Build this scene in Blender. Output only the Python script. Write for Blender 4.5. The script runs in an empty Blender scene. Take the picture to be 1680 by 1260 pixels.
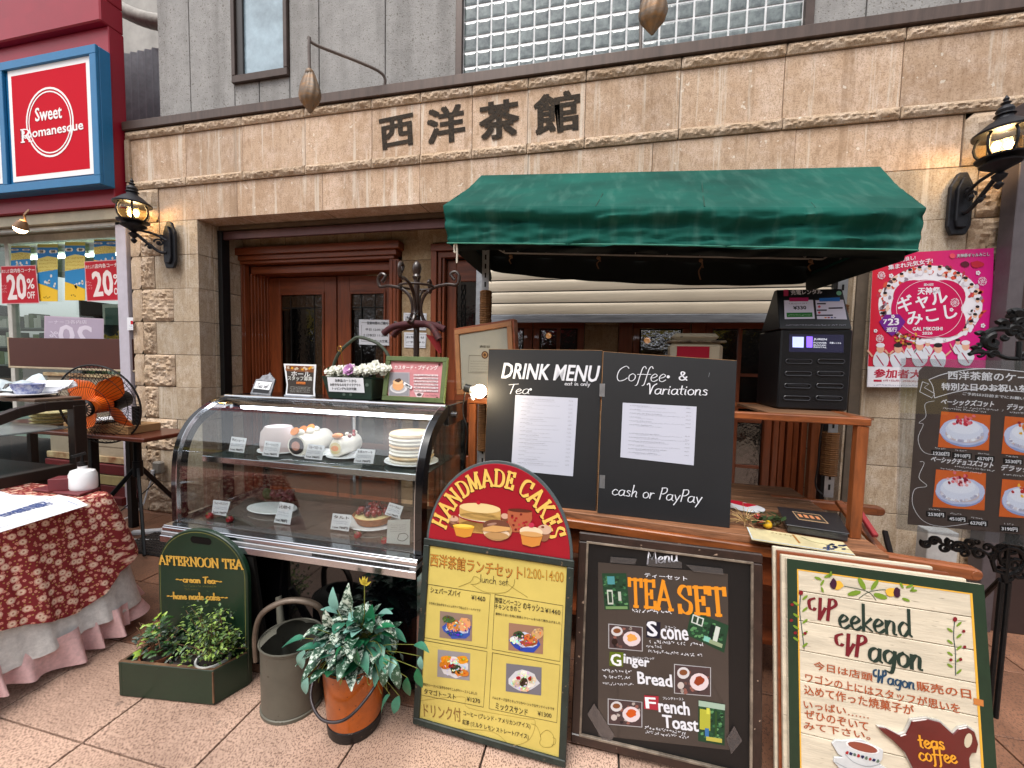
import bpy, bmesh, math, random
from mathutils import Vector, Matrix, noise
R = math.radians
rnd = random.Random(7)
sc = bpy.context.scene
C = sc.collection
# ---------------------------------------------------------------- camera
F_PX, PIT, YAW, ROL = 650.0, R(3.4), R(12.4), R(1.2)
CAM = Vector((0, -2.78, 1.45))
fwd = Vector((-math.sin(YAW) * math.cos(PIT), math.cos(YAW) * math.cos(PIT), -math.sin(PIT)))
r0 = Vector((math.cos(YAW), math.sin(YAW), 0)); u0 = r0.cross(fwd)
RT = r0 * math.cos(ROL) + u0 * math.sin(ROL); UP = -r0 * math.sin(ROL) + u0 * math.cos(ROL)
cd = bpy.data.cameras.new('camera'); cam = bpy.data.objects.new('camera', cd); C.objects.link(cam)
cd.sensor_width = 36; cd.lens = F_PX / 1680 * 36; cd.clip_start = 0.05; cd.clip_end = 400
cam.matrix_world = Matrix(((RT.x, UP.x, -fwd.x, CAM.x), (RT.y, UP.y, -fwd.y, CAM.y), (RT.z, UP.z, -fwd.z, CAM.z), (0, 0, 0, 1)))
sc.camera = cam
# ---------------------------------------------------------------- world, sun, exposure
SUN_EL, SUN_AZ = 62, 200          # sun stands high behind the photographer, slightly left
w = bpy.data.worlds.new('World'); sc.world = w; w.use_nodes = True
nt = w.node_tree; nt.nodes.clear()
sky = nt.nodes.new('ShaderNodeTexSky'); sky.sky_type = 'NISHITA'; sky.sun_disc = False
sky.sun_elevation = R(SUN_EL); sky.sun_rotation = R(SUN_AZ); sky.dust_density = 3; sky.air_density = 1
hs = nt.nodes.new('ShaderNodeHueSaturation'); hs.inputs['Saturation'].default_value = .2
bg = nt.nodes.new('ShaderNodeBackground'); bg.inputs[1].default_value = .15
wo = nt.nodes.new('ShaderNodeOutputWorld')
nt.links.new(sky.outputs[0], hs.inputs['Color']); nt.links.new(hs.outputs[0], bg.inputs[0]); nt.links.new(bg.outputs[0], wo.inputs[0])
sd = bpy.data.lights.new('sun', 'SUN'); sd.energy = 1.5; sd.angle = R(28); sd.color = (1, .95, .88)
so = bpy.data.objects.new('sun', sd); C.objects.link(so)
so.rotation_euler = (R(90 - SUN_EL), 0, R(180 - SUN_AZ)); so.location = (-3, -6, 9)
sc.view_settings.view_transform = 'Standard'; sc.view_settings.look = 'None'
sc.view_settings.exposure = 0.8; sc.view_settings.gamma = 1; sc.view_settings.use_curve_mapping = False
sc.cycles.max_bounces = 8; sc.cycles.transparent_max_bounces = 16

# ---------------------------------------------------------------- measuring helpers
def ray(x, y): return fwd * F_PX + RT * (x - 840) + UP * (630 - y)
def at(x, y, Y=0.0):
    d = ray(x, y); return CAM + d * ((Y - CAM.y) / d.y)
def ax(x, y, X):
    d = ray(x, y); return CAM + d * ((X - CAM.x) / d.x)
def az(x, y, z=0.0):
    d = ray(x, y); return CAM + d * ((z - CAM.z) / d.z)
V = Vector
# ---------------------------------------------------------------- materials
def lin(h):
    if isinstance(h, str):
        h = h.lstrip('#'); c = [int(h[i:i + 2], 16) / 255 for i in (0, 2, 4)]
    else: c = h
    return tuple((x / 12.92 if x <= .04045 else ((x + .055) / 1.055) ** 2.4) for x in c) + (1,)
MC = {}
def mat(name, col, rough=.6, metal=0, var=.12, scale=12, bump=.1, bscale=None, spec=.5, emit=None, coat=0, stretch=(1, 1, 1), rand=.0, col2=None, speck=None):
    if name in MC: return MC[name]
    m = bpy.data.materials.new(name); m.use_nodes = True; n = m.node_tree.nodes; l = m.node_tree.links
    p = n['Principled BSDF']; p.inputs['Roughness'].default_value = rough; p.inputs['Metallic'].default_value = metal
    p.inputs['Specular IOR Level'].default_value = spec; p.inputs['Coat Weight'].default_value = coat
    c = lin(col); c2 = lin(col2) if col2 else tuple(x * (1 - 2.2 * var) for x in c[:3]) + (1,)
    tc = n.new('ShaderNodeTexCoord'); mp = n.new('ShaderNodeMapping'); mp.inputs['Scale'].default_value = stretch
    oi = n.new('ShaderNodeObjectInfo'); ad = n.new('ShaderNodeVectorMath'); ad.operation = 'ADD'
    ml = n.new('ShaderNodeMath'); ml.operation = 'MULTIPLY'; ml.inputs[1].default_value = 37 * (1 if rand else 0)
    l.new(oi.outputs['Random'], ml.inputs[0]); l.new(tc.outputs['Object'], mp.inputs[0]); l.new(mp.outputs[0], ad.inputs[0]); l.new(ml.outputs[0], ad.inputs[1])
    nz = n.new('ShaderNodeTexNoise'); nz.inputs['Scale'].default_value = scale; nz.inputs['Detail'].default_value = 6; nz.inputs['Roughness'].default_value = .65
    l.new(ad.outputs[0], nz.inputs['Vector'])
    rp = n.new('ShaderNodeValToRGB'); rp.color_ramp.elements[0].position = .32; rp.color_ramp.elements[1].position = .66
    rp.color_ramp.elements[0].color = c2; rp.color_ramp.elements[1].color = c
    l.new(nz.outputs[0], rp.inputs[0]); out = rp.outputs[0]
    if speck:
        sn = n.new('ShaderNodeTexNoise'); sn.inputs['Scale'].default_value = speck[1]; sn.inputs['Detail'].default_value = 3
        l.new(ad.outputs[0], sn.inputs['Vector'])
        sr = n.new('ShaderNodeValToRGB'); sr.color_ramp.elements[0].position = speck[2]; sr.color_ramp.elements[1].position = speck[2] + .06
        l.new(sn.outputs[0], sr.inputs[0]); mx = n.new('ShaderNodeMix'); mx.data_type = 'RGBA'
        l.new(sr.outputs[0], mx.inputs[0]); l.new(out, mx.inputs[6]); mx.inputs[7].default_value = lin(speck[0]); out = mx.outputs[2]
    if rand:
        hv = n.new('ShaderNodeHueSaturation'); mr = n.new('ShaderNodeMapRange'); mr.inputs[3].default_value = 1 - rand; mr.inputs[4].default_value = 1 + rand
        l.new(oi.outputs['Random'], mr.inputs[0]); l.new(mr.outputs[0], hv.inputs['Value']); l.new(out, hv.inputs['Color']); out = hv.outputs[0]
    l.new(out, p.inputs['Base Color'])
    if bump:
        b = n.new('ShaderNodeBump'); b.inputs['Strength'].default_value = bump; b.inputs['Distance'].default_value = .004
        n2 = n.new('ShaderNodeTexNoise'); n2.inputs['Scale'].default_value = bscale or scale * 6; n2.inputs['Detail'].default_value = 4
        l.new(ad.outputs[0], n2.inputs['Vector']); l.new(n2.outputs[0], b.inputs['Height']); l.new(b.outputs[0], p.inputs['Normal'])
    if emit: p.inputs['Emission Color'].default_value = lin(emit[0]); p.inputs['Emission Strength'].default_value = emit[1]
    MC[name] = m; return m
def ink(col):
    k = 'print_' + str(col).strip('#')
    if k not in MC:
        m = bpy.data.materials.new(k); m.use_nodes = True; p = m.node_tree.nodes['Principled BSDF']
        p.inputs['Base Color'].default_value = lin(col); p.inputs['Roughness'].default_value = .6; p.inputs['Specular IOR Level'].default_value = .2; MC[k] = m
    return MC[k]
def glow(name, col, s):
    if name not in MC:
        m = bpy.data.materials.new(name); m.use_nodes = True; p = m.node_tree.nodes['Principled BSDF']
        p.inputs['Base Color'].default_value = lin(col); p.inputs['Emission Color'].default_value = lin(col); p.inputs['Emission Strength'].default_value = s; MC[name] = m
    return MC[name]
def glass(name, tint='#ffffff', gloss=1.0, rough=0.02, bump=0, body=0, bodycol='#ffffff'):
    if name in MC: return MC[name]
    m = bpy.data.materials.new(name); m.use_nodes = True; n = m.node_tree.nodes; l = m.node_tree.links; n.clear()
    o = n.new('ShaderNodeOutputMaterial'); t = n.new('ShaderNodeBsdfTransparent'); t.inputs[0].default_value = lin(tint)
    g = n.new('ShaderNodeBsdfGlossy'); g.inputs['Roughness'].default_value = rough; fr = n.new('ShaderNodeLayerWeight'); fr.inputs[0].default_value = .5
    pw = n.new('ShaderNodeMath'); pw.operation = 'POWER'; pw.inputs[1].default_value = 5; l.new(fr.outputs['Facing'], pw.inputs[0])
    mu = n.new('ShaderNodeMath'); mu.operation = 'MULTIPLY_ADD'; mu.inputs[1].default_value = .92; mu.inputs[2].default_value = .045 * gloss; mu.use_clamp = True
    l.new(pw.outputs[0], mu.inputs[0]); mx = n.new('ShaderNodeMixShader'); l.new(mu.outputs[0], mx.inputs[0]); l.new(t.outputs[0], mx.inputs[1]); l.new(g.outputs[0], mx.inputs[2])
    res = mx.outputs[0]
    if bump:
        b = n.new('ShaderNodeBump'); b.inputs['Strength'].default_value = bump; b.inputs['Distance'].default_value = .01; nz = n.new('ShaderNodeTexNoise'); nz.inputs['Scale'].default_value = 30
        tc = n.new('ShaderNodeTexCoord'); l.new(tc.outputs['Object'], nz.inputs['Vector']); l.new(nz.outputs[0], b.inputs['Height']); l.new(b.outputs[0], g.inputs['Normal'])
    if body:
        df = n.new('ShaderNodeBsdfDiffuse'); df.inputs[0].default_value = lin(bodycol); m2 = n.new('ShaderNodeMixShader'); m2.inputs[0].default_value = body
        l.new(res, m2.inputs[1]); l.new(df.outputs[0], m2.inputs[2]); res = m2.outputs[0]
    l.new(res, o.inputs[0]); MC[name] = m; return m
def stone(name, col, streak=.25, dark=.3, rand=.1, bump=.35, white=.2):
    """weathered sandstone: mottling, fine grain, pale run-off streaks, lime spots"""
    if name in MC: return MC[name]
    m = bpy.data.materials.new(name); m.use_nodes = True; n = m.node_tree.nodes; l = m.node_tree.links
    p = n['Principled BSDF']; p.inputs['Roughness'].default_value = .85; p.inputs['Specular IOR Level'].default_value = .25
    tc = n.new('ShaderNodeTexCoord'); oi = n.new('ShaderNodeObjectInfo')
    ml = n.new('ShaderNodeMath'); ml.operation = 'MULTIPLY'; ml.inputs[1].default_value = 23
    ad = n.new('ShaderNodeVectorMath'); ad.operation = 'ADD'; l.new(oi.outputs['Random'], ml.inputs[0]); l.new(tc.outputs['Object'], ad.inputs[0]); l.new(ml.outputs[0], ad.inputs[1])
    def nz(scale, det, vec, st=None):
        q = n.new('ShaderNodeTexNoise'); q.inputs['Scale'].default_value = scale; q.inputs['Detail'].default_value = det; q.inputs['Roughness'].default_value = .7
        if st:
            mp = n.new('ShaderNodeMapping'); mp.inputs['Scale'].default_value = st; l.new(vec, mp.inputs[0]); vec = mp.outputs[0]
        l.new(vec, q.inputs['Vector']); return q.outputs[0]
    def ramp(v, a, b):
        q = n.new('ShaderNodeMapRange'); q.inputs[1].default_value = a; q.inputs[2].default_value = b; l.new(v, q.inputs[0]); return q.outputs[0]
    def mix(f, a, b, k=1.0):
        q = n.new('ShaderNodeMix'); q.data_type = 'RGBA'
        if k != 1:
            mm = n.new('ShaderNodeMath'); mm.operation = 'MULTIPLY'; mm.inputs[1].default_value = k; l.new(f, mm.inputs[0]); f = mm.outputs[0]
        l.new(f, q.inputs[0])
        for i, x in ((6, a), (7, b)):
            if isinstance(x, tuple): q.inputs[i].default_value = x
            else: l.new(x, q.inputs[i])
        return q.outputs[2]
    c = lin(col); dk = (c[0] * .60, c[1] * .48, c[2] * .36, 1); lt = (min(1, c[0] * 1.15), min(1, c[1] * 1.22), min(1, c[2] * 1.36), 1)
    x = mix(ramp(nz(2.6, 6, ad.outputs[0]), .40, .66), c, dk, dark * 2.6)
    x = mix(ramp(nz(8, 9, ad.outputs[0]), .47, .66), x, lt, .8)
    x = mix(ramp(nz(150, 3, ad.outputs[0]), .50, .62), x, (c[0] * .4, c[1] * .34, c[2] * .28, 1), .6)
    x = mix(ramp(nz(38, 5, ad.outputs[0], (1, 1, .35)), .52, .64), x, (c[0] * .5, c[1] * .43, c[2] * .36, 1), .5)
    x = mix(ramp(nz(9, 5, tc.outputs['Object'], (1.6, 1, .07)), .56, .64), x, lin('#d6cdbf'), streak)
    x = mix(ramp(nz(5, 4, tc.outputs['Object'], (2.1, 1, .1)), .55, .68), x, (c[0] * .45, c[1] * .38, c[2] * .3, 1), streak * .8)
    x = mix(ramp(nz(24, 2, ad.outputs[0]), .69, .71), x, lin('#e6dfd2'), white * 2.8)
    hv = n.new('ShaderNodeHueSaturation'); l.new(x, hv.inputs['Color']); mr = n.new('ShaderNodeMapRange'); mr.inputs[3].default_value = 1 - rand; mr.inputs[4].default_value = 1 + rand
    l.new(oi.outputs['Random'], mr.inputs[0]); l.new(mr.outputs[0], hv.inputs['Value']); l.new(hv.outputs[0], p.inputs['Base Color'])
    b = n.new('ShaderNodeBump'); b.inputs['Strength'].default_value = bump; b.inputs['Distance'].default_value = .004
    l.new(nz(70, 6, ad.outputs[0]), b.inputs['Height']); l.new(b.outputs[0], p.inputs['Normal'])
    MC[name] = m; return m
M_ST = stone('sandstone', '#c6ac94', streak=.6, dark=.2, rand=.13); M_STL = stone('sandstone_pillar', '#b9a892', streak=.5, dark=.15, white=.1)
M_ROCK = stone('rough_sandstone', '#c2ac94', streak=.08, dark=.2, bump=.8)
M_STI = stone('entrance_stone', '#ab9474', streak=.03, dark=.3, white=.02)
M_WOOD = mat('red_brown_wood', '#8a4422', .38, var=.22, scale=5, stretch=(6, 6, .6), bump=.12, coat=.25)
M_WOODH = mat('red_brown_wood_cross', '#8a4422', .38, var=.22, scale=5, stretch=(.6, 6, 6), bump=.12, coat=.25)
M_CART = mat('cart_wood', '#9a5428', .45, var=.28, scale=5, stretch=(5, 5, .8), bump=.15, coat=.2)
M_CARTH = mat('cart_wood_cross', '#9a5428', .45, var=.28, scale=5, stretch=(.8, 5, 5), bump=.15, coat=.2)
M_PLANK = mat('worn_plank', '#8e6547', .6, var=.38, scale=6, stretch=(.6, 9, 9), bump=.4, rand=.08)
M_BLK = mat('black_metal', '#17181a', .45, .3, var=.2, scale=20, bump=.15)
M_IRON = mat('cast_iron', '#22232a', .5, .4, var=.25, scale=30, bump=.5)
M_CHR = mat('polished_steel', '#c9cbd0', .18, 1, var=.05, scale=4, bump=0)
M_GALV = mat('galvanised_steel', '#a6a8ac', .45, .7, var=.12, scale=30, bump=.1)
M_GLOSSBLK = mat('gloss_black_panel', '#050507', .05, 0, var=0, bump=0, spec=.5, coat=0)
M_WHITE = mat('white_paper', '#e2e4ea', .6, var=.04, scale=9, bump=.05)
M_PORC = mat('porcelain', '#e9eaec', .2, var=.02, bump=0)
M_GREY = mat('grey_trim', '#6f6560', .55, .2, var=.15, scale=8)
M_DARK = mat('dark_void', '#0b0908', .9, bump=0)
M_GLASS = glass('clear_glass', '#f2f6f6', 1.0)
M_ACR = glass('acrylic', '#f4f4f6', 1.2, .04, body=.02)

# ---------------------------------------------------------------- mesh helpers
class B:
    def __init__(s): s.v = []; s.f = []; s.m = []
    def add(s, vs, fs, mi=0):
        o = len(s.v); s.v += [tuple(q) for q in vs]; s.f += [tuple(i + o for i in f) for f in fs]; s.m += [mi] * len(fs); return s
    def box(s, x0, x1, y0, y1, z0, z1, mi=0, T=None):
        vs = [V((x, y, z)) for x in (x0, x1) for y in (y0, y1) for z in (z0, z1)]
        if T: vs = [T @ q for q in vs]
        return s.add(vs, [(0, 1, 3, 2), (4, 6, 7, 5), (0, 4, 5, 1), (2, 3, 7, 6), (0, 2, 6, 4), (1, 5, 7, 3)], mi)
    def beam(s, a, b, wx, wy, up=None, mi=0):
        a, b = V(a), V(b); d = (b - a).normalized(); up = V(up) if up else (V((0, 0, 1)) if abs(d.z) < .9 else V((0, 1, 0)))
        x = d.cross(up).normalized() * wx / 2; y = x.cross(d).normalized() * wy / 2
        vs = [p + i * x + j * y for p in (a, b) for i, j in ((-1, -1), (1, -1), (1, 1), (-1, 1))]
        return s.add(vs, [(3, 2, 1, 0), (4, 5, 6, 7), (0, 1, 5, 4), (1, 2, 6, 5), (2, 3, 7, 6), (3, 0, 4, 7)], mi)
    def tube(s, path, r, n=8, mi=0, closed=False, flat=1.0):
        P = [V(p) for p in path]; k = len(P); rs = r if isinstance(r, (list, tuple)) else [r] * k; vs = []
        nrm = None
        for i, p in enumerate(P):
            if closed: d = (P[(i + 1) % k] - P[i - 1])
            else: d = P[min(i + 1, k - 1)] - P[max(i - 1, 0)]
            d = d.normalized() if d.length > 1e-9 else V((0, 0, 1))
            if nrm is None: nrm = d.orthogonal().normalized()
            nrm = (nrm - d * nrm.dot(d)); nrm = nrm.normalized() if nrm.length > 1e-6 else d.orthogonal().normalized()
            bb = d.cross(nrm)
            for j in range(n):
                a = 2 * math.pi * j / n; vs.append(p + (nrm * math.cos(a) + bb * math.sin(a) * flat) * rs[i])
        fs = []
        for i in range(k if closed else k - 1):
            for j in range(n):
                i2 = (i + 1) % k; fs.append((i * n + j, i * n + (j + 1) % n, i2 * n + (j + 1) % n, i2 * n + j))
        if not closed: fs += [tuple(range(n))[::-1], tuple((k - 1) * n + j for j in range(n))]
        return s.add(vs, fs, mi)
    def lathe(s, prof, c=(0, 0, 0), n=24, T=None, mi=0, sx=1, sy=1, a0=0, a1=2 * math.pi):
        full = abs(a1 - a0 - 2 * math.pi) < 1e-6; c = V(c); vs = []; m = n if full else n + 1
        for r, z in prof:
            for j in range(m):
                a = a0 + (a1 - a0) * j / n; q = V((r * math.cos(a) * sx, r * math.sin(a) * sy, z)); vs.append(c + (T @ q if T else q))
        fs = []
        for i in range(len(prof) - 1):
            for j in range(n):
                j2 = (j + 1) % m; fs.append((i * m + j, i * m + j2, (i + 1) * m + j2, (i + 1) * m + j))
        return s.add(vs, fs, mi)
    def ball(s, c, r, n=10, sx=1, sy=1, sz=1, mi=0, T=None):
        prof = [(max(1e-5, r * math.sin(math.pi * i / (n // 2 + 1))), -r * sz * math.cos(math.pi * i / (n // 2 + 1))) for i in range(n // 2 + 2)]
        return s.lathe(prof, c, n, T, mi, sx, sy)
    def grid(s, nu, nv, fn, mi=0):
        vs = [fn(i / nu, j / nv) for j in range(nv + 1) for i in range(nu + 1)]
        return s.add(vs, [(j * (nu + 1) + i, j * (nu + 1) + i + 1, (j + 1) * (nu + 1) + i + 1, (j + 1) * (nu + 1) + i) for j in range(nv) for i in range(nu)], mi)
    def prism(s, pts, h):      # pts: 3D outline, extruded by vector h
        n = len(pts); h = V(h); vs = [V(p) for p in pts] + [V(p) + h for p in pts]
        return s.add(vs, [tuple(range(n)), tuple(range(2 * n - 1, n - 1, -1))] + [(i, i + n, (i + 1) % n + n, (i + 1) % n) for i in range(n)])
def rootloc(p):
    L = V((0, 0, 0))
    while p is not None: L = L + V(p.location); p = p.parent
    return L
def build(name, b, m, parent=None, bevel=0, smooth=False, loc=None):
    me = bpy.data.meshes.new(name); L = rootloc(parent); L2 = V(loc) if loc is not None else L
    me.from_pydata([V(q) - L2 for q in b.v], [], b.f)
    ms = m if isinstance(m, list) else [m]
    for x in ms: me.materials.append(x)
    if len(ms) > 1: me.polygons.foreach_set('material_index', b.m)
    bm = bmesh.new(); bm.from_mesh(me); 
    bmesh.ops.recalc_face_normals(bm, faces=bm.faces)
    if bevel:
        es = [e for e in bm.edges if len(e.link_faces) == 2 and e.calc_face_angle(0) > .6]
        try: bmesh.ops.bevel(bm, geom=es, offset=bevel, segments=1, affect='EDGES', clamp_overlap=True)
        except Exception: pass
    bm.to_mesh(me); bm.free()
    if smooth:
        me.polygons.foreach_set('use_smooth', [True] * len(me.polygons))
        me.set_sharp_from_angle(angle=R(smooth if smooth is not True else 40))
    o = bpy.data.objects.new(name, me); C.objects.link(o)
    if parent is not None: o.parent = parent; o.location = (V(loc) - L) if loc is not None else (0, 0, 0)
    elif loc is not None: o.location = loc
    return o
def thing(name, label, cat, loc=(0, 0, 0), group=None):
    o = bpy.data.objects.new(name, None); C.objects.link(o); o.location = loc; o.empty_display_size = .1; o['label'] = label; o['category'] = cat
    if group: o['group'] = group
    return o
def tag(o, label, cat, group=None):
    o['label'] = label; o['category'] = cat
    if group: o['group'] = group
    return o
def kind(o, k): o['kind'] = k; return o
def inst(src, parent, loc, rot=None, scale=None):       # another piece sharing the mesh
    o = src.copy(); C.objects.link(o); o.parent = parent; o.location = V(loc) - rootloc(parent)
    if rot: o.rotation_euler = rot
    if scale: o.scale = scale
    return o
def catmull(P, k=5):
    out = []; n = len(P)
    for i in range(n - 1):
        a, b, c, d = P[max(i - 1, 0)], P[i], P[i + 1], P[min(i + 2, n - 1)]
        for j in range(k):
            t = j / k; out.append(tuple(.5 * ((2 * b[q]) + (-a[q] + c[q]) * t + (2 * a[q] - 5 * b[q] + 4 * c[q] - d[q]) * t * t + (-a[q] + 3 * b[q] - 3 * c[q] + d[q]) * t ** 3) for q in range(len(b))))
    out.append(tuple(P[-1])); return out

# ---------------------------------------------------------------- lettering
TC = {}
def textmesh(s, bold=0, res=2):
    k = (s, bold, res)
    if k not in TC:
        c = bpy.data.curves.new('t', 'FONT'); c.body = s; c.size = 1; c.resolution_u = res; c.offset = bold
        o = bpy.data.objects.new('t', c); C.objects.link(o); dg = bpy.context.evaluated_depsgraph_get()
        me = bpy.data.meshes.new_from_object(o.evaluated_get(dg)); vs = [(v.co.x, v.co.y) for v in me.vertices]; fs = [tuple(p.vertices) for p in me.polygons]
        bpy.data.objects.remove(o); bpy.data.curves.remove(c); bpy.data.meshes.remove(me)
        if vs:
            x0 = min(v[0] for v in vs); x1 = max(v[0] for v in vs); y0 = min(v[1] for v in vs); y1 = max(v[1] for v in vs)
            vs = [((v[0] - x0) / max(1e-6, x1 - x0), (v[1] - y0) / max(1e-6, y1 - y0)) for v in vs]
        TC[k] = (vs, fs)
    return TC[k]
c_, l_ = 'c', 'l'
HAND = {'a': (.58, [(c_, [(.45, .42), (.28, .5), (.08, .38), (.05, .12), (.2, 0), (.4, .15), (.46, .45)]), (l_, [(.46, .48), (.44, .06), (.55, 0)])]),
 'c': (.5, [(c_, [(.42, .4), (.25, .5), (.05, .3), (.08, .08), (.25, 0), (.45, .1)])]),
 'd': (.58, [(c_, [(.42, .4), (.25, .5), (.06, .3), (.1, .05), (.25, 0), (.42, .2)]), (l_, [(.5, 1), (.44, .08), (.54, 0)])]),
 'e': (.5, [(c_, [(.06, .22), (.25, .26), (.4, .38), (.25, .5), (.06, .3), (.1, .06), (.27, 0), (.46, .12)])]),
 'f': (.42, [(c_, [(.5, .85), (.4, 1), (.27, .85), (.2, .4), (.12, -.2), (0, -.3)]), (l_, [(.02, .45), (.42, .47)])]),
 'g': (.56, [(c_, [(.42, .42), (.25, .5), (.06, .35), (.1, .1), (.25, .05), (.42, .25)]), (c_, [(.48, .48), (.42, 0), (.3, -.3), (.05, -.25)])]),
 'h': (.52, [(l_, [(.12, 1), (.05, 0)]), (c_, [(.08, .25), (.25, .48), (.38, .4), (.36, .05), (.46, 0)])]),
 'i': (.24, [(l_, [(.1, .48), (.06, .05), (.14, 0)]), (l_, [(.13, .66), (.14, .72)])]),
 'k': (.46, [(l_, [(.12, 1), (.05, 0)]), (l_, [(.4, .48), (.1, .22), (.42, 0)])]),
 'l': (.22, [(l_, [(.12, 1), (.05, .05), (.15, 0)])]),
 'n': (.52, [(l_, [(.06, .48), (.04, 0)]), (c_, [(.05, .25), (.2, .48), (.36, .42), (.34, .05), (.45, 0)])]),
 'o': (.52, [(c_, [(.25, .5), (.06, .36), (.08, .08), (.25, 0), (.42, .14), (.42, .38), (.25, .5)])]),
 'r': (.38, [(l_, [(.06, .48), (.04, 0)]), (c_, [(.05, .25), (.18, .46), (.34, .44)])]),
 's': (.42, [(c_, [(.34, .42), (.2, .5), (.08, .38), (.3, .2), (.26, .02), (.02, .05)])]),
 't': (.36, [(l_, [(.18, .8), (.12, .08), (.25, 0)]), (l_, [(0, .5), (.34, .52)])]),
 'u': (.54, [(c_, [(.06, .48), (.05, .1), (.2, 0), (.38, .15)]), (l_, [(.42, .48), (.4, .05), (.5, 0)])]),
 'y': (.48, [(l_, [(.05, .48), (.22, .02)]), (l_, [(.42, .5), (.2, -.05), (.05, -.35)])]),
 'C': (.75, [(c_, [(.7, .85), (.5, 1), (.15, .75), (.05, .3), (.2, 0), (.5, .05), (.7, .2)])]),
 'V': (.6, [(c_, [(0, .85), (.12, 1), (.2, .8), (.28, 0)]), (c_, [(.28, 0), (.45, .7), (.7, .95)])]),
 'T': (.6, [(l_, [(0, .9), (.7, 1)]), (l_, [(.38, .97), (.25, 0)])]),
 'P': (.5, [(l_, [(.15, 1), (.05, 0)]), (c_, [(.1, .95), (.45, 1), (.5, .7), (.3, .5), (.1, .48)])]),
 'M': (.78, [(l_, [(0, 0), (.15, 1), (.35, .3), (.62, 1), (.68, 0)])]),
 'W': (1.1, [(c_, [(.25, .98), (.04, .85), (.04, .5), (.16, .42), (.22, .5)]), (l_, [(.46, 1), (.34, 0)]), (l_, [(.34, .0), (.6, .55)]), (l_, [(.8, 1), (.64, 0)]), (c_, [(.76, .95), (.96, 1), (1.0, .75), (.78, .55)])]),
 '&': (.66, [(c_, [(.6, 0), (.2, .65), (.25, .95), (.42, .85), (.35, .6), (.08, .3), (.15, .02), (.4, .05), (.58, .4)])]),
 '~': (.5, [(c_, [(0, .2), (.12, .35), (.3, .2), (.45, .35)])]), ' ': (.35, [])}
def caps(x, y): return (l_, [(x - .13, y), (x + .13, y)])
SERIF = {'A': (.92, [(l_, [(.08, 0), (.45, 1)]), (l_, [(.45, 1), (.82, 0)]), (l_, [(.22, .35), (.68, .35)]), caps(.1, .01), caps(.82, .01)]),
 'C': (.85, [(c_, [(.76, .75), (.68, .95), (.45, 1), (.15, .85), (.08, .45), (.2, .08), (.5, 0), (.78, .2)]), (l_, [(.77, .98), (.77, .7)])]),
 'D': (.88, [(l_, [(.2, 0), (.2, 1)]), (c_, [(.06, .99), (.5, .98), (.78, .75), (.8, .3), (.55, .02), (.06, .01)])]),
 'E': (.74, [(l_, [(.2, 0), (.2, 1)]), (l_, [(.06, .98), (.64, .98)]), (l_, [(.2, .5), (.5, .5)]), (l_, [(.06, .02), (.68, .02)]), (l_, [(.64, 1), (.64, .8)]), (l_, [(.68, 0), (.68, .22)]), (l_, [(.5, .62), (.5, .38)])]),
 'F': (.7, [(l_, [(.2, 0), (.2, 1)]), (l_, [(.06, .98), (.64, .98)]), (l_, [(.2, .5), (.5, .5)]), (l_, [(.64, 1), (.64, .78)]), (l_, [(.5, .62), (.5, .38)]), caps(.2, .01)]),
 'H': (.92, [(l_, [(.18, 0), (.18, 1)]), (l_, [(.74, 0), (.74, 1)]), (l_, [(.18, .5), (.74, .5)]), caps(.18, .01), caps(.18, .99), caps(.74, .01), caps(.74, .99)]),
 'K': (.9, [(l_, [(.2, 0), (.2, 1)]), (l_, [(.72, .98), (.22, .42)]), (l_, [(.36, .58), (.78, .0)]), caps(.2, .01), caps(.2, .99), caps(.72, .99), caps(.78, .01)]),
 'M': (1.08, [(l_, [(.14, 0), (.18, 1)]), (l_, [(.18, 1), (.54, .1)]), (l_, [(.54, .1), (.88, 1)]), (l_, [(.88, 1), (.92, 0)]), caps(.14, .01), caps(.13, .99), caps(.92, .01), caps(.94, .99)]),
 'N': (.95, [(l_, [(.16, 0), (.16, 1)]), (l_, [(.16, 1), (.78, .02)]), (l_, [(.78, 0), (.78, 1)]), caps(.16, .01), caps(.1, .99), caps(.78, .99)]),
 'O': (.88, [(c_, [(.44, 1), (.15, .85), (.08, .45), (.2, .08), (.44, 0), (.7, .12), (.8, .5), (.7, .88), (.44, 1)])]),
 'R': (.88, [(l_, [(.2, 0), (.2, 1)]), (c_, [(.06, .99), (.5, .98), (.68, .78), (.5, .52), (.2, .5)]), (l_, [(.4, .5), (.78, .0)]), caps(.2, .01), caps(.8, .01)]),
 'S': (.7, [(c_, [(.6, .75), (.5, .97), (.25, .98), (.1, .75), (.3, .55), (.58, .38), (.55, .08), (.3, 0), (.08, .2)]), (l_, [(.6, .98), (.6, .72)]), (l_, [(.08, .02), (.08, .28)])]),
 'T': (.82, [(l_, [(.4, 0), (.4, 1)]), (l_, [(.06, .98), (.74, .98)]), (l_, [(.06, 1), (.06, .76)]), (l_, [(.74, 1), (.74, .76)]), caps(.4, .01)]), ' ': (.45, [])}
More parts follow.
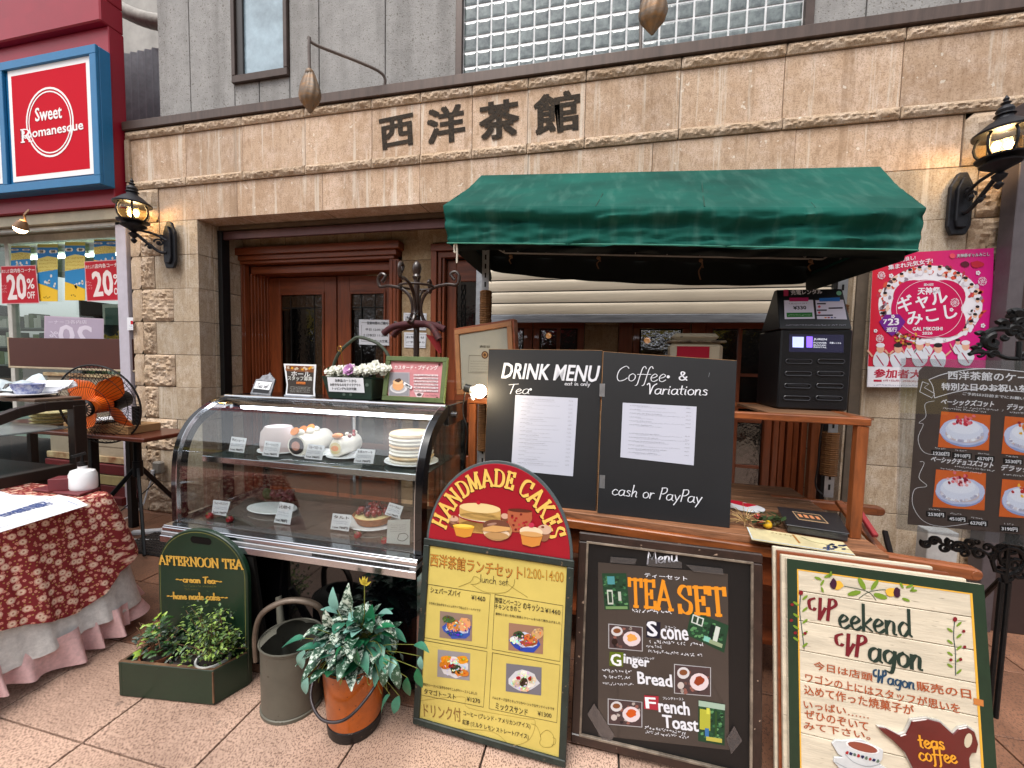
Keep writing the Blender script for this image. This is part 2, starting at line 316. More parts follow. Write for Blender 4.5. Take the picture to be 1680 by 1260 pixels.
def penglyphs(s, font, tmin, tmax):
    """outline ribbons of a pen-written line in a box 1 high; returns (width, verts, faces, stroke ids)"""
    x0 = 0; vs = []; fs = []; sid = []; k = 0
    for ch in s:
        w, st = font.get(ch, font.get(' '))
        for ty, P in st:
            Q = catmull([tuple(p) for p in P], 4) if ty == 'c' else P
            Q = [V((x0 + p[0], p[1])) for p in Q]; n = len(Q); o = len(vs)
            for i, p in enumerate(Q):
                d = (Q[min(i + 1, n - 1)] - Q[max(i - 1, 0)]); d = d.normalized() if d.length > 1e-6 else V((1, 0))
                wd = tmin + (tmax - tmin) * abs(d.y + .35 * d.x) / 1.06; nn = V((-d.y, d.x)) * wd / 2
                ext = d * (wd * .3 if i == n - 1 else (-wd * .3 if i == 0 else 0))
                vs += [p + nn + ext, p - nn + ext]; sid += [k, k]
            fs += [(o + 2 * i, o + 2 * i + 1, o + 2 * i + 3, o + 2 * i + 2) for i in range(n - 1)]; k += 1
        x0 += w
    return x0, vs, fs, sid

class Surf:
    """a flat face of the world: origin, unit right, unit up; n points at the viewer"""
    def __init__(s, o, r, u, Z=(0, 0, 1)):
        s.o = V(o); s.r = V(r).normalized(); u = V(u); s.u = (u - s.r * u.dot(s.r)).normalized(); s.n = s.r.cross(s.u); s.Z = Z
    def zoom(s, *Z): s.Z = Z; return s
    def loc(s, x, y):
        x = s.Z[0] + x / s.Z[2]; y = s.Z[1] + y / s.Z[2]
        d = ray(x, y); p = CAM + d * ((s.o - CAM).dot(s.n) / d.dot(s.n)) - s.o; return V((p.dot(s.r), p.dot(s.u)))
    def pt(s, a, b, h=0): return s.o + s.r * a + s.u * b + s.n * h
    def w(s, x, y, h=0): q = s.loc(x, y); return s.pt(q.x, q.y, h)
    def T(s): return Matrix(((s.r.x, s.u.x, s.n.x, s.o.x), (s.r.y, s.u.y, s.n.y, s.o.y), (s.r.z, s.u.z, s.n.z, s.o.z), (0, 0, 0, 1)))
def S3(a, b, c, Z=(0, 0, 1)): return Surf(a, V(b) - V(a), V(c) - V(a), Z)
class Ink:
    def __init__(s, S, base=.001): s.S = S; s.b = B(); s.mats = []; s.base = base
    def mi(s, c):
        m = c if not isinstance(c, str) else ink(c)
        if m not in s.mats: s.mats.append(m)
        return s.mats.index(m)
    def h(s, lay): return s.base + .0007 * lay
    def poly(s, pts, col, lay=0):
        q = [s.S.w(x, y, s.h(lay)) for x, y in pts]; s.b.add(q, [tuple(range(len(q)))], s.mi(col))
    def rect(s, x0, y0, x1, y1, col, lay=0): s.poly([(x0, y0), (x1, y0), (x1, y1), (x0, y1)], col, lay)
    def lrect(s, a0, b0, a1, b1, col, lay=0):
        s.b.add([s.S.pt(a, b, s.h(lay)) for a, b in ((a0, b0), (a1, b0), (a1, b1), (a0, b1))], [(0, 1, 2, 3)], s.mi(col))
    def ell(s, x, y, rx, ry, col, lay=1, rot=0, n=14, wob=0):
        rot = R(rot); pts = []
        for i in range(n):
            a = 2 * math.pi * i / n; k = 1 + wob * (rnd.random() - .5)
            u, v = rx * k * math.cos(a), ry * k * math.sin(a); pts.append((x + u * math.cos(rot) - v * math.sin(rot), y + u * math.sin(rot) + v * math.cos(rot)))
        s.poly(pts, col, lay)
    def line(s, pts, wd, col, lay=2, curve=False):
        if curve: pts = catmull(pts, 5)
        q = [s.S.loc(x, y) for x, y in pts]; k = (s.S.loc(10, 0) - s.S.loc(0, 0)).length / 10 if False else None
        w0 = (s.S.loc(pts[0][0] + 1, pts[0][1]) - q[0]).length * wd / 2; n = len(q); vs = []
        for i, p in enumerate(q):
            d = (q[min(i + 1, n - 1)] - q[max(i - 1, 0)]); d = d.normalized() if d.length > 1e-9 else V((1, 0)); nn = V((-d.y, d.x)) * w0
            vs += [s.S.pt(*(p + nn), s.h(lay)), s.S.pt(*(p - nn), s.h(lay))]
        s.b.add(vs, [(2 * i, 2 * i + 1, 2 * i + 3, 2 * i + 2) for i in range(n - 1)], s.mi(col))
    def _frame(s, p1, p2, hpx):
        a = s.S.loc(*p1); b = s.S.loc(*p2); c = s.S.loc(p1[0], p1[1] - hpx); d = b - a; L = d.length; dx = d / L
        H = abs((c - a).dot(V((-dx.y, dx.x)))); return a, dx, L, H
    def text(s, body, p1, p2, hpx, col, lay=3, bold=.01, shear=0, mirror=False, res=2, outline=None):
        vs, fs = textmesh(body, min(bold, .006), res)
        if not vs: return
        a, dx, L, H = s._frame(p1, p2, hpx); ny = V((-dx.y, dx.x)); e = max(0, bold - .004) * H * 1.1
        for k, (sx_, sy_) in enumerate(((0, 0),) if e <= 0 else ((-1, -.6), (1, -.6), (-1, .6), (1, .6))):
            q = []
            for x, y in vs:
                if mirror: x = 1 - x
                p = a + dx * (x * L + y * H * shear + sx_ * e) + ny * (y * H + sy_ * e); q.append(s.S.pt(p.x, p.y, s.h(lay) + k * .00009))
            s.b.add(q, fs, s.mi(col))
    def pen(s, body, p1, p2, hpx, col, lay=3, font=HAND, t=(.06, .1), shear=0):
        W_, vs, fs, sid = penglyphs(body, font, *t); a, dx, L, H = s._frame(p1, p2, hpx); ny = V((-dx.y, dx.x)); q = []
        for v, k in zip(vs, sid):
            p = a + dx * (v[0] / W_ * L + v[1] * H * shear) + ny * v[1] * H; q.append(s.S.pt(p.x, p.y, s.h(lay) + (k % 7) * .00005))
        s.b.add(q, fs, s.mi(col))
    def scrib(s, p1, p2, hpx, col, lay=3, dens=1.0, wd=.16):
        """small illegible handwriting / print: tight little strokes"""
        a, dx, L, H = s._frame(p1, p2, hpx); ny = V((-dx.y, dx.x)); x = 0; k = 0
        while x < L - H * .5:
            if rnd.random() < .1: x += H * .5; continue
            for _ in range(3):
                p = a + dx * (x + rnd.random() * H * .7) + ny * H * (.1 + .8 * rnd.random()); an = rnd.choice((0, 0, 1.57, 1.3, .7, -.6)); ln = H * (.3 + .3 * rnd.random())
                d = (dx * math.cos(an) + ny * math.sin(an)) * ln / 2; e = V((-d.y, d.x)).normalized() * H * wd / 2; k += 1; hh = s.h(lay) + (k % 6) * .00005
                s.b.add([s.S.pt(*(p + sx * d + sy * e), hh) for sx, sy in ((-1, -1), (1, -1), (1, 1), (-1, 1))], [(0, 1, 2, 3)], s.mi(col))
            x += H * .92 / dens
    def done(s, name, parent):
        if s.b.f: return build(name, s.b, s.mats if len(s.mats) > 1 else s.mats[0], parent)
def slab(name, S, a0, a1, b0, b1, d, m, parent=None, h0=0.0, bevel=.002):
    b = B(); b.box(a0, a1, b0, b1, h0 - d, h0, T=S.T()); return build(name, b, m, parent, bevel)
def frame(name, S, a0, a1, b0, b1, wd, h0, h1, m, parent, bevel=.002):      # four mitre-free bars
    for q in ((a0, a1, b0, b0 + wd), (a0, a1, b1 - wd, b1), (a0, a0 + wd, b0 + wd, b1 - wd), (a1 - wd, a1, b0 + wd, b1 - wd)):
        b = B(); b.box(*q, h0, h1, T=S.T()); build(name, b, m, parent, bevel)

# ================================================================ SETTING: ground and paving
M_JOINT = mat('joint_dirt', '#3c332d', .9, var=.2, scale=20)
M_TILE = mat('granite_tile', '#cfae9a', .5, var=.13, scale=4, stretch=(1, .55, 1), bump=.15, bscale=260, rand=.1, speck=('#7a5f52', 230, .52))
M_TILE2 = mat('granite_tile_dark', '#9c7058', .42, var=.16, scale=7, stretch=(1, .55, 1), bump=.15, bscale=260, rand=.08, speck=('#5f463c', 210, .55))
b = B(); b.box(-60, 60, -60, 60, -.3, -.016); kind(build('ground', b, M_JOINT), 'structure')
pav = bpy.data.objects.new('pavement', None); C.objects.link(pav); kind(pav, 'structure')
for m_ in (M_TILE, M_TILE2):          # broad damp and foot-worn stains running across the joints
    n = m_.node_tree.nodes; l = m_.node_tree.links; p = n['Principled BSDF']; src = p.inputs['Base Color'].links[0].from_socket
    ge = n.new('ShaderNodeNewGeometry'); q = n.new('ShaderNodeTexNoise'); q.inputs['Scale'].default_value = 1.7; q.inputs['Detail'].default_value = 7; q.inputs['Roughness'].default_value = .62; l.new(ge.outputs['Position'], q.inputs['Vector'])
    r_ = n.new('ShaderNodeMapRange'); r_.inputs[1].default_value = .46; r_.inputs[2].default_value = .72; r_.inputs[4].default_value = .55; l.new(q.outputs[0], r_.inputs[0])
    mx = n.new('ShaderNodeMix'); mx.data_type = 'RGBA'; mx.blend_type = 'MULTIPLY'; l.new(r_.outputs[0], mx.inputs[0]); l.new(src, mx.inputs[6]); mx.inputs[7].default_value = (.42, .36, .33, 1)
    v = n.new('ShaderNodeTexVoronoi'); v.inputs['Scale'].default_value = 5; l.new(ge.outputs['Position'], v.inputs['Vector']); lt = n.new('ShaderNodeMath'); lt.operation = 'LESS_THAN'; lt.inputs[1].default_value = .07; l.new(v.outputs['Distance'], lt.inputs[0])
    m2 = n.new('ShaderNodeMix'); m2.data_type = 'RGBA'; mm = n.new('ShaderNodeMath'); mm.operation = 'MULTIPLY'; mm.inputs[1].default_value = .45; l.new(lt.outputs[0], mm.inputs[0]); l.new(mm.outputs[0], m2.inputs[0]); l.new(mx.outputs[2], m2.inputs[6]); m2.inputs[7].default_value = lin('#4a3f3a'); l.new(m2.outputs[2], p.inputs['Base Color'])
def tilemesh(m):
    b = B(); b.box(-.2395, .2395, -.212, .212, -.015, 0); return b
proto = None; proto2 = None
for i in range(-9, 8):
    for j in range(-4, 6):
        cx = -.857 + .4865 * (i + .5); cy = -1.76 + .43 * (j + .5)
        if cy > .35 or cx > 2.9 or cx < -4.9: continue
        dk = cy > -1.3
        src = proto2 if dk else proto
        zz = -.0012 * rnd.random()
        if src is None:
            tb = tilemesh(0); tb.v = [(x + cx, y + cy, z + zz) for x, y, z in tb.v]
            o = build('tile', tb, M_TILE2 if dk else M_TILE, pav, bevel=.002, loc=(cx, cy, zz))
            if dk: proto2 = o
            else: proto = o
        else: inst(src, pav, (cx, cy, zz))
# street surface beyond the paving that the photograph shows
M_STREET = mat('street_paving', '#a8907a', .6, var=.15, scale=6, speck=('#5a4a42', 80, .55))
b = B(); b.box(-30, 30, -30, -3.5, -.015, -.002); kind(build('street', b, M_STREET), 'structure')

# ================================================================ TEA HOUSE
bld = thing('tea_house', 'sandstone tea house front with four carved characters over a wide shuttered entrance', 'building', (-1, .3, 0))
XL, XR, XA, XB, ZT = -4.13, 3.3, -3.383, 1.477, 2.59
def block(x0, x1, z0, z1, y0=0, d=.14, m=M_ST, par=bld, name='stone_block', g=.0015, bev=.002):
    b = B(); pr = rnd.uniform(-.003, .003); b.box(x0 + g, x1 - g, y0 + pr, y0 + d, z0 + g, z1 - g); return build(name, b, m, par, bev)
def rock(x0, x1, z0, z1, y0, amp, m=M_ROCK, nu=12, nv=8, name='rough_block', prow=.03, par=bld):
    g = .003; sd_ = rnd.random() * 90
    def fn(u, v):
        e = min(u, 1 - u) * (x1 - x0) ; e2 = min(v, 1 - v) * (z1 - z0); k = min(1, min(e, e2) / .022)
        p = V((x0 + g + u * (x1 - x0 - 2 * g), 0, z0 + g + v * (z1 - z0 - 2 * g)))
        q = V((p.x, sd_, p.z)); h = noise.noise(q * 17) * .5 + (abs(noise.noise(q * 38)) - .25) * -1.1 + noise.noise(q * 80) * .35
        p.y = y0 - k * (prow + amp * h); return p
    b = B(); b.grid(nu, nv, fn)
    n = (nu + 1) * (nv + 1); b.box(x0 + g, x1 - g, y0, y0 + .12, z0 + g, z1 - g)
    return build(name, b, m, par, smooth=12)
# backing mass (joints show it)
b = B()
for q in ((XL, XA - .012, .01, .3, 0, ZT), (XB + .012, XR, .01, .3, 0, ZT), (XL, XR, .01, .3, ZT + .002, 3.37)): b.box(*q)
build('wall_core', b, mat('mortar', '#5d5145', .9, var=.15), bld)
fx = [-4.08, -3.48, -2.9, -2.31, -1.73, -1.335, -.94, -.54, -.15, .44, 1.03, 1.63, 2.2, 2.8, XR]
for a, c in zip(fx, fx[1:]): block(a, c, 2.945, 3.305)
block(XL, -4.08, 2.945, 3.305, y0=-.02, m=M_ROCK)
lx = [-3.79, -2.97, -2.16, -1.34, -.53, .29, 1.11, 1.94]
for a, c in zip(lx, lx[1:]): block(a, c, ZT, 2.875, d=.28)
for a, c in zip(fx, fx[1:]):       # two rough mouldings, block by block
    for z0, z1 in ((3.305, 3.375), (2.875, 2.945)):
        rock(a if a > -4 else XL, c, z0, z1, -.012, .016, nu=64, nv=8, name='rough_moulding', prow=.012)
rock(XL, -3.79, ZT, 2.875, -.005, .02)
for k in range(9):                  # left pillar: rough quoins, dressed blocks
    z0, z1 = k * .2878, (k + 1) * .2878; xq = -3.86 if k % 2 else -3.66
    if k == 8: xq = -3.79
    rock(XL, XL + .12, z0, z1, 0, .012, nu=5, nv=8, prow=.006); rock(XL + .12, xq, z0, z1, 0, .03, nu=16, nv=18, prow=.016)
    block(xq, XA, z0, z1, m=M_STL)
for k in range(9):                  # right pillar
    z0, z1 = k * .2878, (k + 1) * .2878; xq = 2.10 if k % 2 else 2.03
    if k == 7: xq = 2.0
    xm = 1.545
    block(XB, xm, z0, z1, y0=.025, m=M_STL); block(xm, xq, z0, z1, m=M_STL); rock(xq, 2.3, z0, z1, 0, .03, nu=16, nv=18, prow=.016)
rock(1.94, 2.4, ZT, 2.875, -.005, .03)
for k in range(9):                  # reveals and the returns of the entrance
    z0, z1 = k * .2878, (k + 1) * .2878
    for xs in (XA, XB):
        b = B(); s = 1 if xs == XA else -1; b.box(xs - .03 if s > 0 else xs - .004, xs + .004 if s > 0 else xs + .03, .143, .44, z0 + .003, z1 - .003); build('reveal_stone', b, M_STL, bld, .002)
b = B(); b.box(XL, XR, -.035, .17, 3.378, 3.45); build('coping', b, mat('brown_flashing', '#5b4a42', .4, .2, var=.2, scale=6, stretch=(3, 1, .3)), bld, .004)
# soffit of the entrance, shutter bottom bar above the door, guide rails
for a, c in zip(lx, lx[1:]):
    if c <= XA or a >= XB: continue
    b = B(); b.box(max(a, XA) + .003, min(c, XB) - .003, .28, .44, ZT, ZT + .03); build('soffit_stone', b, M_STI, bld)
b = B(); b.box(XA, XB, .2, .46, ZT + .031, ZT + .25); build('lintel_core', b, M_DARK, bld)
M_BAR = mat('purple_brown_metal', '#6a4a48', .35, .5, var=.1)
b = B(); b.box(XA + .03, -.97, .19, .22, 2.475, 2.545); build('shutter_bottom_bar', b, M_BAR, bld, .003)
b = B(); b.box(XA + .03, -.97, .17, .26, 2.55, 2.585); build('shutter_housing', b, mat('old_bronze', '#6b5a48', .5, .4), bld)
for x in (XA + .012, XB - .03):
    b = B(); b.box(x, x + .045, .17, .25, 0, 2.55); build('guide_rail', b, M_BLK, bld, .002)
b = B(); b.box(-.955, -.9, .19, .26, 0, 2.57); build('guide_rail', b, M_GALV, bld, .003)
# half-lowered roller shutter over the window side
M_SH = mat('shutter_slat', '#c9bca8', .5, .15, var=.1, scale=5, stretch=(.5, 1, 6), bump=.05)
shp = None; zz = 1.80
for k in range(9):
    z0 = 1.80 + k * .0865
    if shp is None:
        b = B(); b.grid(1, 6, lambda u, v: V((-.9 + u * 2.36, .2 - .0045 * math.sin(math.pi * min(1, v * 1.06)) ** .5 + (.004 if v > .95 else 0), 1.8 + v * .0865)))
        b.box(-.9, 1.46, .204, .21, 1.8, 1.885)
        shp = build('shutter_slat', b, M_SH, bld, smooth=50, loc=(0, 0, 1.8))
    else: inst(shp, bld, (0, 0, z0))
    b = B(); b.box(-.9, 1.46, .1995, .203, z0 - .004, z0 + .004); build('slat_joint', b, M_DARK, bld)
b = B(); b.box(-.9, 1.46, .185, .215, 1.738, 1.797); build('shutter_bottom_rail', b, mat('aluminium_rail', '#9fa3ab', .4, .6, var=.2, scale=8, stretch=(.5, 1, 5)), bld, .003)
# inner stone wall of the entrance
YI = .45
def irow(x0, x1, z0, z1, wd, par=bld):
    x = x0
    while x < x1 - .01:
        x2 = min(x1, x + wd * rnd.uniform(.85, 1.15)); x2 = x1 if x1 - x2 < .08 else x2
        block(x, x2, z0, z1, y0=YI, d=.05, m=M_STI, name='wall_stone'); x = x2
for k in range(9):
    z0, z1 = k * .2878, (k + 1) * .2878
    irow(XA, -3.45 + .02, z0, z1, .2); irow(-1.72, -1.43, z0, z1, .3)
irow(-3.43, -1.0, 2.47, 2.72, .26); irow(-1.43, -.9, 2.44, 2.72, .3)
irow(-3.43, -1.72, 2.42, 2.47, .4)
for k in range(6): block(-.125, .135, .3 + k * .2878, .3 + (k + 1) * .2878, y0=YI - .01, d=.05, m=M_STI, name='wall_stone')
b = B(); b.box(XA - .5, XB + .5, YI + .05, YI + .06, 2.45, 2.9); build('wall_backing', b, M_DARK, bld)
# ---- main double door with cornice
def wbox(name, x0, x1, y0, y1, z0, z1, m=M_WOOD, par=bld, bev=.003):
    b = B(); b.box(x0, x1, y0, y1, z0, z1); return build(name, b, m, par, bev)
cor = wbox('cornice', -3.49, -1.70, .35, YI + .04, 2.385, 2.45, M_WOODH)
wbox('cornice_moulding', -3.45, -1.74, .38, YI + .04, 2.34, 2.384, M_WOODH, cor); wbox('cornice_moulding', -3.42, -1.77, .40, YI + .04, 2.31, 2.339, M_WOODH, cor)
for x in (-3.43, -1.82):
    f = wbox('door_frame', x, x + .09, .41, .47, 0, 2.309)
    wbox('frame_bead', x + .02, x + .035, .4, .412, 0, 2.3, par=f); wbox('frame_bead', x + .055, x + .07, .4, .412, 0, 2.3, par=f)
YD = .62
for k in range(6): wbox('fluted_reveal', -3.34 + k * .012, -3.34 + k * .012 + .02, .47 + k * .026, .495 + k * .026, 0, 2.309)
wbox('door_head', -3.34, -1.82, .47, YD + .06, 2.23, 2.30, M_WOODH)
wbox('door_jamb', -1.835, -1.80, .472, YD + .05, 0, 2.229)
M_DG = glass('door_glass', '#6a6058', 3.0, .05, bump=.15)
M_LEAD = mat('lead_came', '#1c1a18', .5, .4)
M_STAIN = glass('ripple_glass', '#8a6a4a', 2.0, .12, bump=.6, body=.15, bodycol='#7a5a3c')
for x0, x1, hx in ((-3.27, -2.50, -2.56), (-2.485, -1.84, -2.44)):
    d = wbox('door', x0, x1, YD + .02, YD + .05, 0, .25, M_WOODH)
    d['label'] = 'left door leaf with stained glass' if x0 < -3 else 'right door leaf with notice taped to its glass'
    gx0, gx1 = x0 + .13, x1 - .13
    for q in ((x0, gx0, 0, 2.22), (gx1, x1, 0, 2.22)): wbox('stile', q[0], q[1], YD, YD + .045, q[2] + .001, q[3], par=d)
    wbox('rail', gx0, gx1, YD, YD + .045, 2.07, 2.22, M_WOODH, d); wbox('rail', gx0, gx1, YD, YD + .045, .26, .62, M_WOODH, d)
    for a, c, e, f in ((gx0, gx0 + .02, .62, 2.07), (gx1 - .02, gx1, .62, 2.07), (gx0 + .02, gx1 - .02, 2.05, 2.07)): wbox('glazing_bead', a, c, YD - .012, YD + .01, e, f, par=d, bev=.002)
    b = B(); b.box(gx0, gx1, YD + .02, YD + .024, .62, 2.07); build('pane', b, M_DG, d)
    b = B(); b.box(gx0 + .02, gx0 + .12, YD + .012, YD + .018, 1.9, 2.05); b.box(gx1 - .12, gx1 - .02, YD + .012, YD + .018, .62, 2.05); b.box(gx0 + .12, gx1 - .12, YD + .012, YD + .018, 1.93, 2.05); build('ripple_pane', b, M_STAIN, d)
    b = B()
    for xx in (gx0 + .12, gx1 - .12): b.box(xx - .004, xx + .004, YD + .008, YD + .02, .62, 2.05)
    for zz in (1.925, .9): b.box(gx0, gx1, YD + .008, YD + .02, zz - .004, zz + .004)
    build('lead_came', b, M_LEAD, d)
M_BRASS = mat('brass', '#a8803c', .3, 1, bump=0)
# ---- second panelled door beside the stone pier
for x, wd in ((-1.43, .05), (-1.375, .03), (-1.34, .02)): wbox('door_frame', x, x + wd, .41 + (x + 1.43) * .4, .5, 0, 2.41 - (x + 1.43))
wbox('door_frame_head', -1.43, -.96, .40, .5, 2.36, 2.42, M_WOODH); wbox('door_frame_head', -1.375, -.96, .43, .5, 2.31, 2.359, M_WOODH)
d = wbox('side_door', -1.315, -.96, .5, .53, 0, .6, M_WOODH)
for q in ((-1.315, -1.23, .6, 2.30), (-1.02, -.96, .6, 2.30)): wbox('stile', q[0], q[1], .495, .53, q[2], q[3], par=d)
wbox('rail', -1.23, -1.02, .495, .53, 2.12, 2.30, M_WOODH, d); wbox('rail', -1.23, -1.02, .495, .53, .9, 1.62, M_WOODH, d)
b = B(); b.box(-1.23, -1.02, .515, .52, 1.62, 2.12); build('pane', b, M_DG, d)
b = B()
for k in range(3): b.tube([(-1.17 + .02 * math.sin(t * .9 + k * 2), .51, 1.64 + t * .035) for t in range(14)], .004, 5)
build('lead_came', b, M_LEAD, d)
# ---- glazed joinery below the shutter
M_CURT = mat('floral_curtain', '#b7aea4', .8, var=.3, scale=16, col2='#7a3a44', bump=.2)
def joinery(x0, x1, cols, rows, z0, z1, mull=.045, curtain=False):
    f = wbox('window_frame', x0, x1, YI, YI + .05, z1, z1 + .07, M_WOODH)
    wbox('frame_side', x0, x0 + mull, YI, YI + .05, z0, z1, par=f); wbox('frame_side', x1 - mull, x1, YI, YI + .05, z0, z1, par=f)
    wbox('frame_sill', x0, x1, YI - .01, YI + .06, z0 - .08, z0 - .001, M_WOODH, f)
    W_ = (x1 - x0 - 2 * mull) / cols; H_ = (z1 - z0) / rows
    for i in range(1, cols): wbox('glazing_bar', x0 + mull + i * W_ - .014, x0 + mull + i * W_ + .014, YI + .005, YI + .045, z0, z1, par=f)
    for j in range(1, rows):
        for i in range(cols): wbox('glazing_bar', x0 + mull + i * W_ + .015, x0 + mull + (i + 1) * W_ - .015, YI + .01, YI + .04, z0 + j * H_ - .012, z0 + j * H_ + .012, M_WOODH, f)
    for i in range(cols):
        for j in range(rows):
            b = B(); b.box(x0 + mull + i * W_ + .014, x0 + mull + (i + 1) * W_ - .014, YI + .024, YI + .028, z0 + j * H_ + .012, z0 + (j + 1) * H_ - .012); build('pane', b, M_DG, f)
    if curtain:
        b = B(); b.grid(40, 1, lambda u, v: V((x0 + u * (x1 - x0), YI + .1 + .012 * math.sin(u * 60), z0 + v * (z1 - z0)))); build('curtain', b, M_CURT, f, smooth=80)
    wbox('panel', x0, x1, YI, YI + .03, .1, z0 - .081, par=f)
joinery(-.88, -.55, 2, 1, 1.0, 1.72, .07); joinery(-.54, -.13, 2, 2, 1.0, 1.72, .05)
wbox('timber_post', -.9, -.885, YI - .02, YI + .05, 0, 2.0)
wbox('timber_post', .14, .24, YI - .02, YI + .05, 0, 1.8)
joinery(.245, .66, 1, 1, .95, 1.72, .05); wbox('timber_post', .665, .76, YI - .02, YI + .05, 0, 1.8)
joinery(.765, 1.25, 2, 4, .35, 1.72, .05, True)
for k in range(5): wbox('fluted_post', 1.255 + k * .045, 1.29 + k * .045, YI - .02 + (k % 2) * .015, YI + .05, 0, 1.8)
# dark room behind the glazing with a few warm lights
room = B(); x0, x1, y0, y1 = XA - .3, XB + .5, YI + .3, 3.2
room.box(x0, x1, y1, y1 + .05, 0, 2.8); room.box(x0 - .05, x0, .7, y1, 0, 2.8); room.box(x1, x1 + .05, .55, y1, 0, 2.8); room.box(x0, x1, .55, y1, 2.8, 2.85); room.box(x0, x1, .75, y1, 0, .02)
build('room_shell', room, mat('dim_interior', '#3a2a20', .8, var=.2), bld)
for k in range(14):
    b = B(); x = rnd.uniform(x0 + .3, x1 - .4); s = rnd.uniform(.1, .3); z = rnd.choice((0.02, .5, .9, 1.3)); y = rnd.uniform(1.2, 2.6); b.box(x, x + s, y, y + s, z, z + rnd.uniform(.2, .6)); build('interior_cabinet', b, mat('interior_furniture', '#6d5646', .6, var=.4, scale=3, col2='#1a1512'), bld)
b = B()
for x, y, z in ((-2.7, 1.6, 1.75), (-2.4, 1.9, 1.72), (.5, 1.8, 1.7), (-.6, 1.9, 1.75)): b.ball((x, y, z), .035, 8)
build('interior_lamp', b, glow('warm_bulb', '#ffd9a0', 12), bld, smooth=True)
# ---- carved characters
S0 = Surf((0, -.004, 0), (1, 0, 0), (0, 0, 1))
M_CARVE = mat('carved_dark', '#3a2c1c', .9, var=.35, scale=60, bump=1, bscale=90, col2='#15100a')
for ch, q in zip('西洋茶館', (((626, 246), (679, 236), 50), ((703, 238), (762, 229), 58), ((788, 231), (851, 222), 60), ((878, 222), (950, 212), 64))):
    I = Ink(S0, .0); I.text(ch, q[0], q[1], q[2], M_CARVE, 1, bold=.034); o = I.done('carved_character', bld)
    o.data.materials[0] = M_CARVE
# ---- upper wall: pebble-dash panels with joints, windows
M_PEB = mat('pebble_render', '#9a9896', .9, var=.1, scale=9, bump=.8, bscale=120, speck=('#6a655f', 85, .6), rand=.05, stretch=(1, 1, 1))
YU = .15
n = M_PEB.node_tree.nodes; l = M_PEB.node_tree.links; p = n['Principled BSDF']; src = p.inputs['Base Color'].links[0].from_socket
tcx = n.new('ShaderNodeTexCoord'); mpx = n.new('ShaderNodeMapping'); mpx.inputs['Scale'].default_value = (1.6, 1, .12); q = n.new('ShaderNodeTexNoise'); q.inputs['Scale'].default_value = 5; q.inputs['Detail'].default_value = 7
l.new(tcx.outputs['Object'], mpx.inputs[0]); l.new(mpx.outputs[0], q.inputs['Vector']); r_ = n.new('ShaderNodeMapRange'); r_.inputs[1].default_value = .48; r_.inputs[2].default_value = .7; r_.inputs[4].default_value = .6; l.new(q.outputs[0], r_.inputs[0])
mx = n.new('ShaderNodeMix'); mx.data_type = 'RGBA'; mx.blend_type = 'MULTIPLY'; l.new(r_.outputs[0], mx.inputs[0]); l.new(src, mx.inputs[6]); mx.inputs[7].default_value = (.55, .54, .53, 1); l.new(mx.outputs[2], p.inputs['Base Color'])
W1 = (-3.13, -2.58, 3.80, 4.9); W2 = (-1.12, 1.22, 3.42, 4.9)
ux = [-3.95, -3.6, -3.13, -2.88, -2.58, -2.3, -1.71, -1.12, 1.22, 1.51, 1.98, 2.6, 3.3]
b = B(); b.box(-3.97, XR, YU + .022, YU + .3, 3.4, 5.6); build('upper_wall_core', b, mat('panel_joint', '#55514d', .9), bld)
for a, c in zip(ux, ux[1:]):
    z0 = 3.4; z1 = 5.6
    if a >= W1[0] - .01 and c <= W1[1] + .01: z1 = W1[2] - .03
    if a >= W2[0] - .01 and c <= W2[1] + .01: continue
    b = B(); b.box(a + .004, c - .004, YU, YU + .06, z0, z1); build('wall_panel', b, M_PEB, bld, .003)
M_BRF = mat('brown_window_frame', '#4c3d36', .4, .3, var=.15)
def uwin(x0, x1, z0, z1, wd):
    f = wbox('upper_window', x0, x1, YU - .03, YU + .1, z0 - .05, z0 + .01, M_BRF)
    wbox('frame_side', x0, x0 + wd, YU - .03, YU + .1, z0 + .011, z1, M_BRF, f); wbox('frame_side', x1 - wd, x1, YU - .03, YU + .1, z0 + .011, z1, M_BRF, f); return f
f = uwin(*W1, .035)
b = B(); b.box(W1[0] + .035, W1[1] - .035, YU + .01, YU + .015, W1[2], W1[3]); build('pane', b, mat('pale_blue_window', '#9fb4c0', .08, var=.25, scale=3, bump=0, coat=.5), f)
wbox('sash', W1[0] + .035, W1[0] + .10, YU - .01, YU + .008, W1[2] + .01, W1[3], mat('dark_sash', '#2a2422', .4), f)
f = uwin(W2[0], W2[1], 3.40, 4.9, .05); f['label'] = 'wide glass block window above the coping'
b = B(); b.box(W2[0] + .05, W2[1] - .05, YU + .006, YU + .021, 3.38, 4.9); build('white_grout', b, mat('white_grout', '#e4e6e8', .6), f)
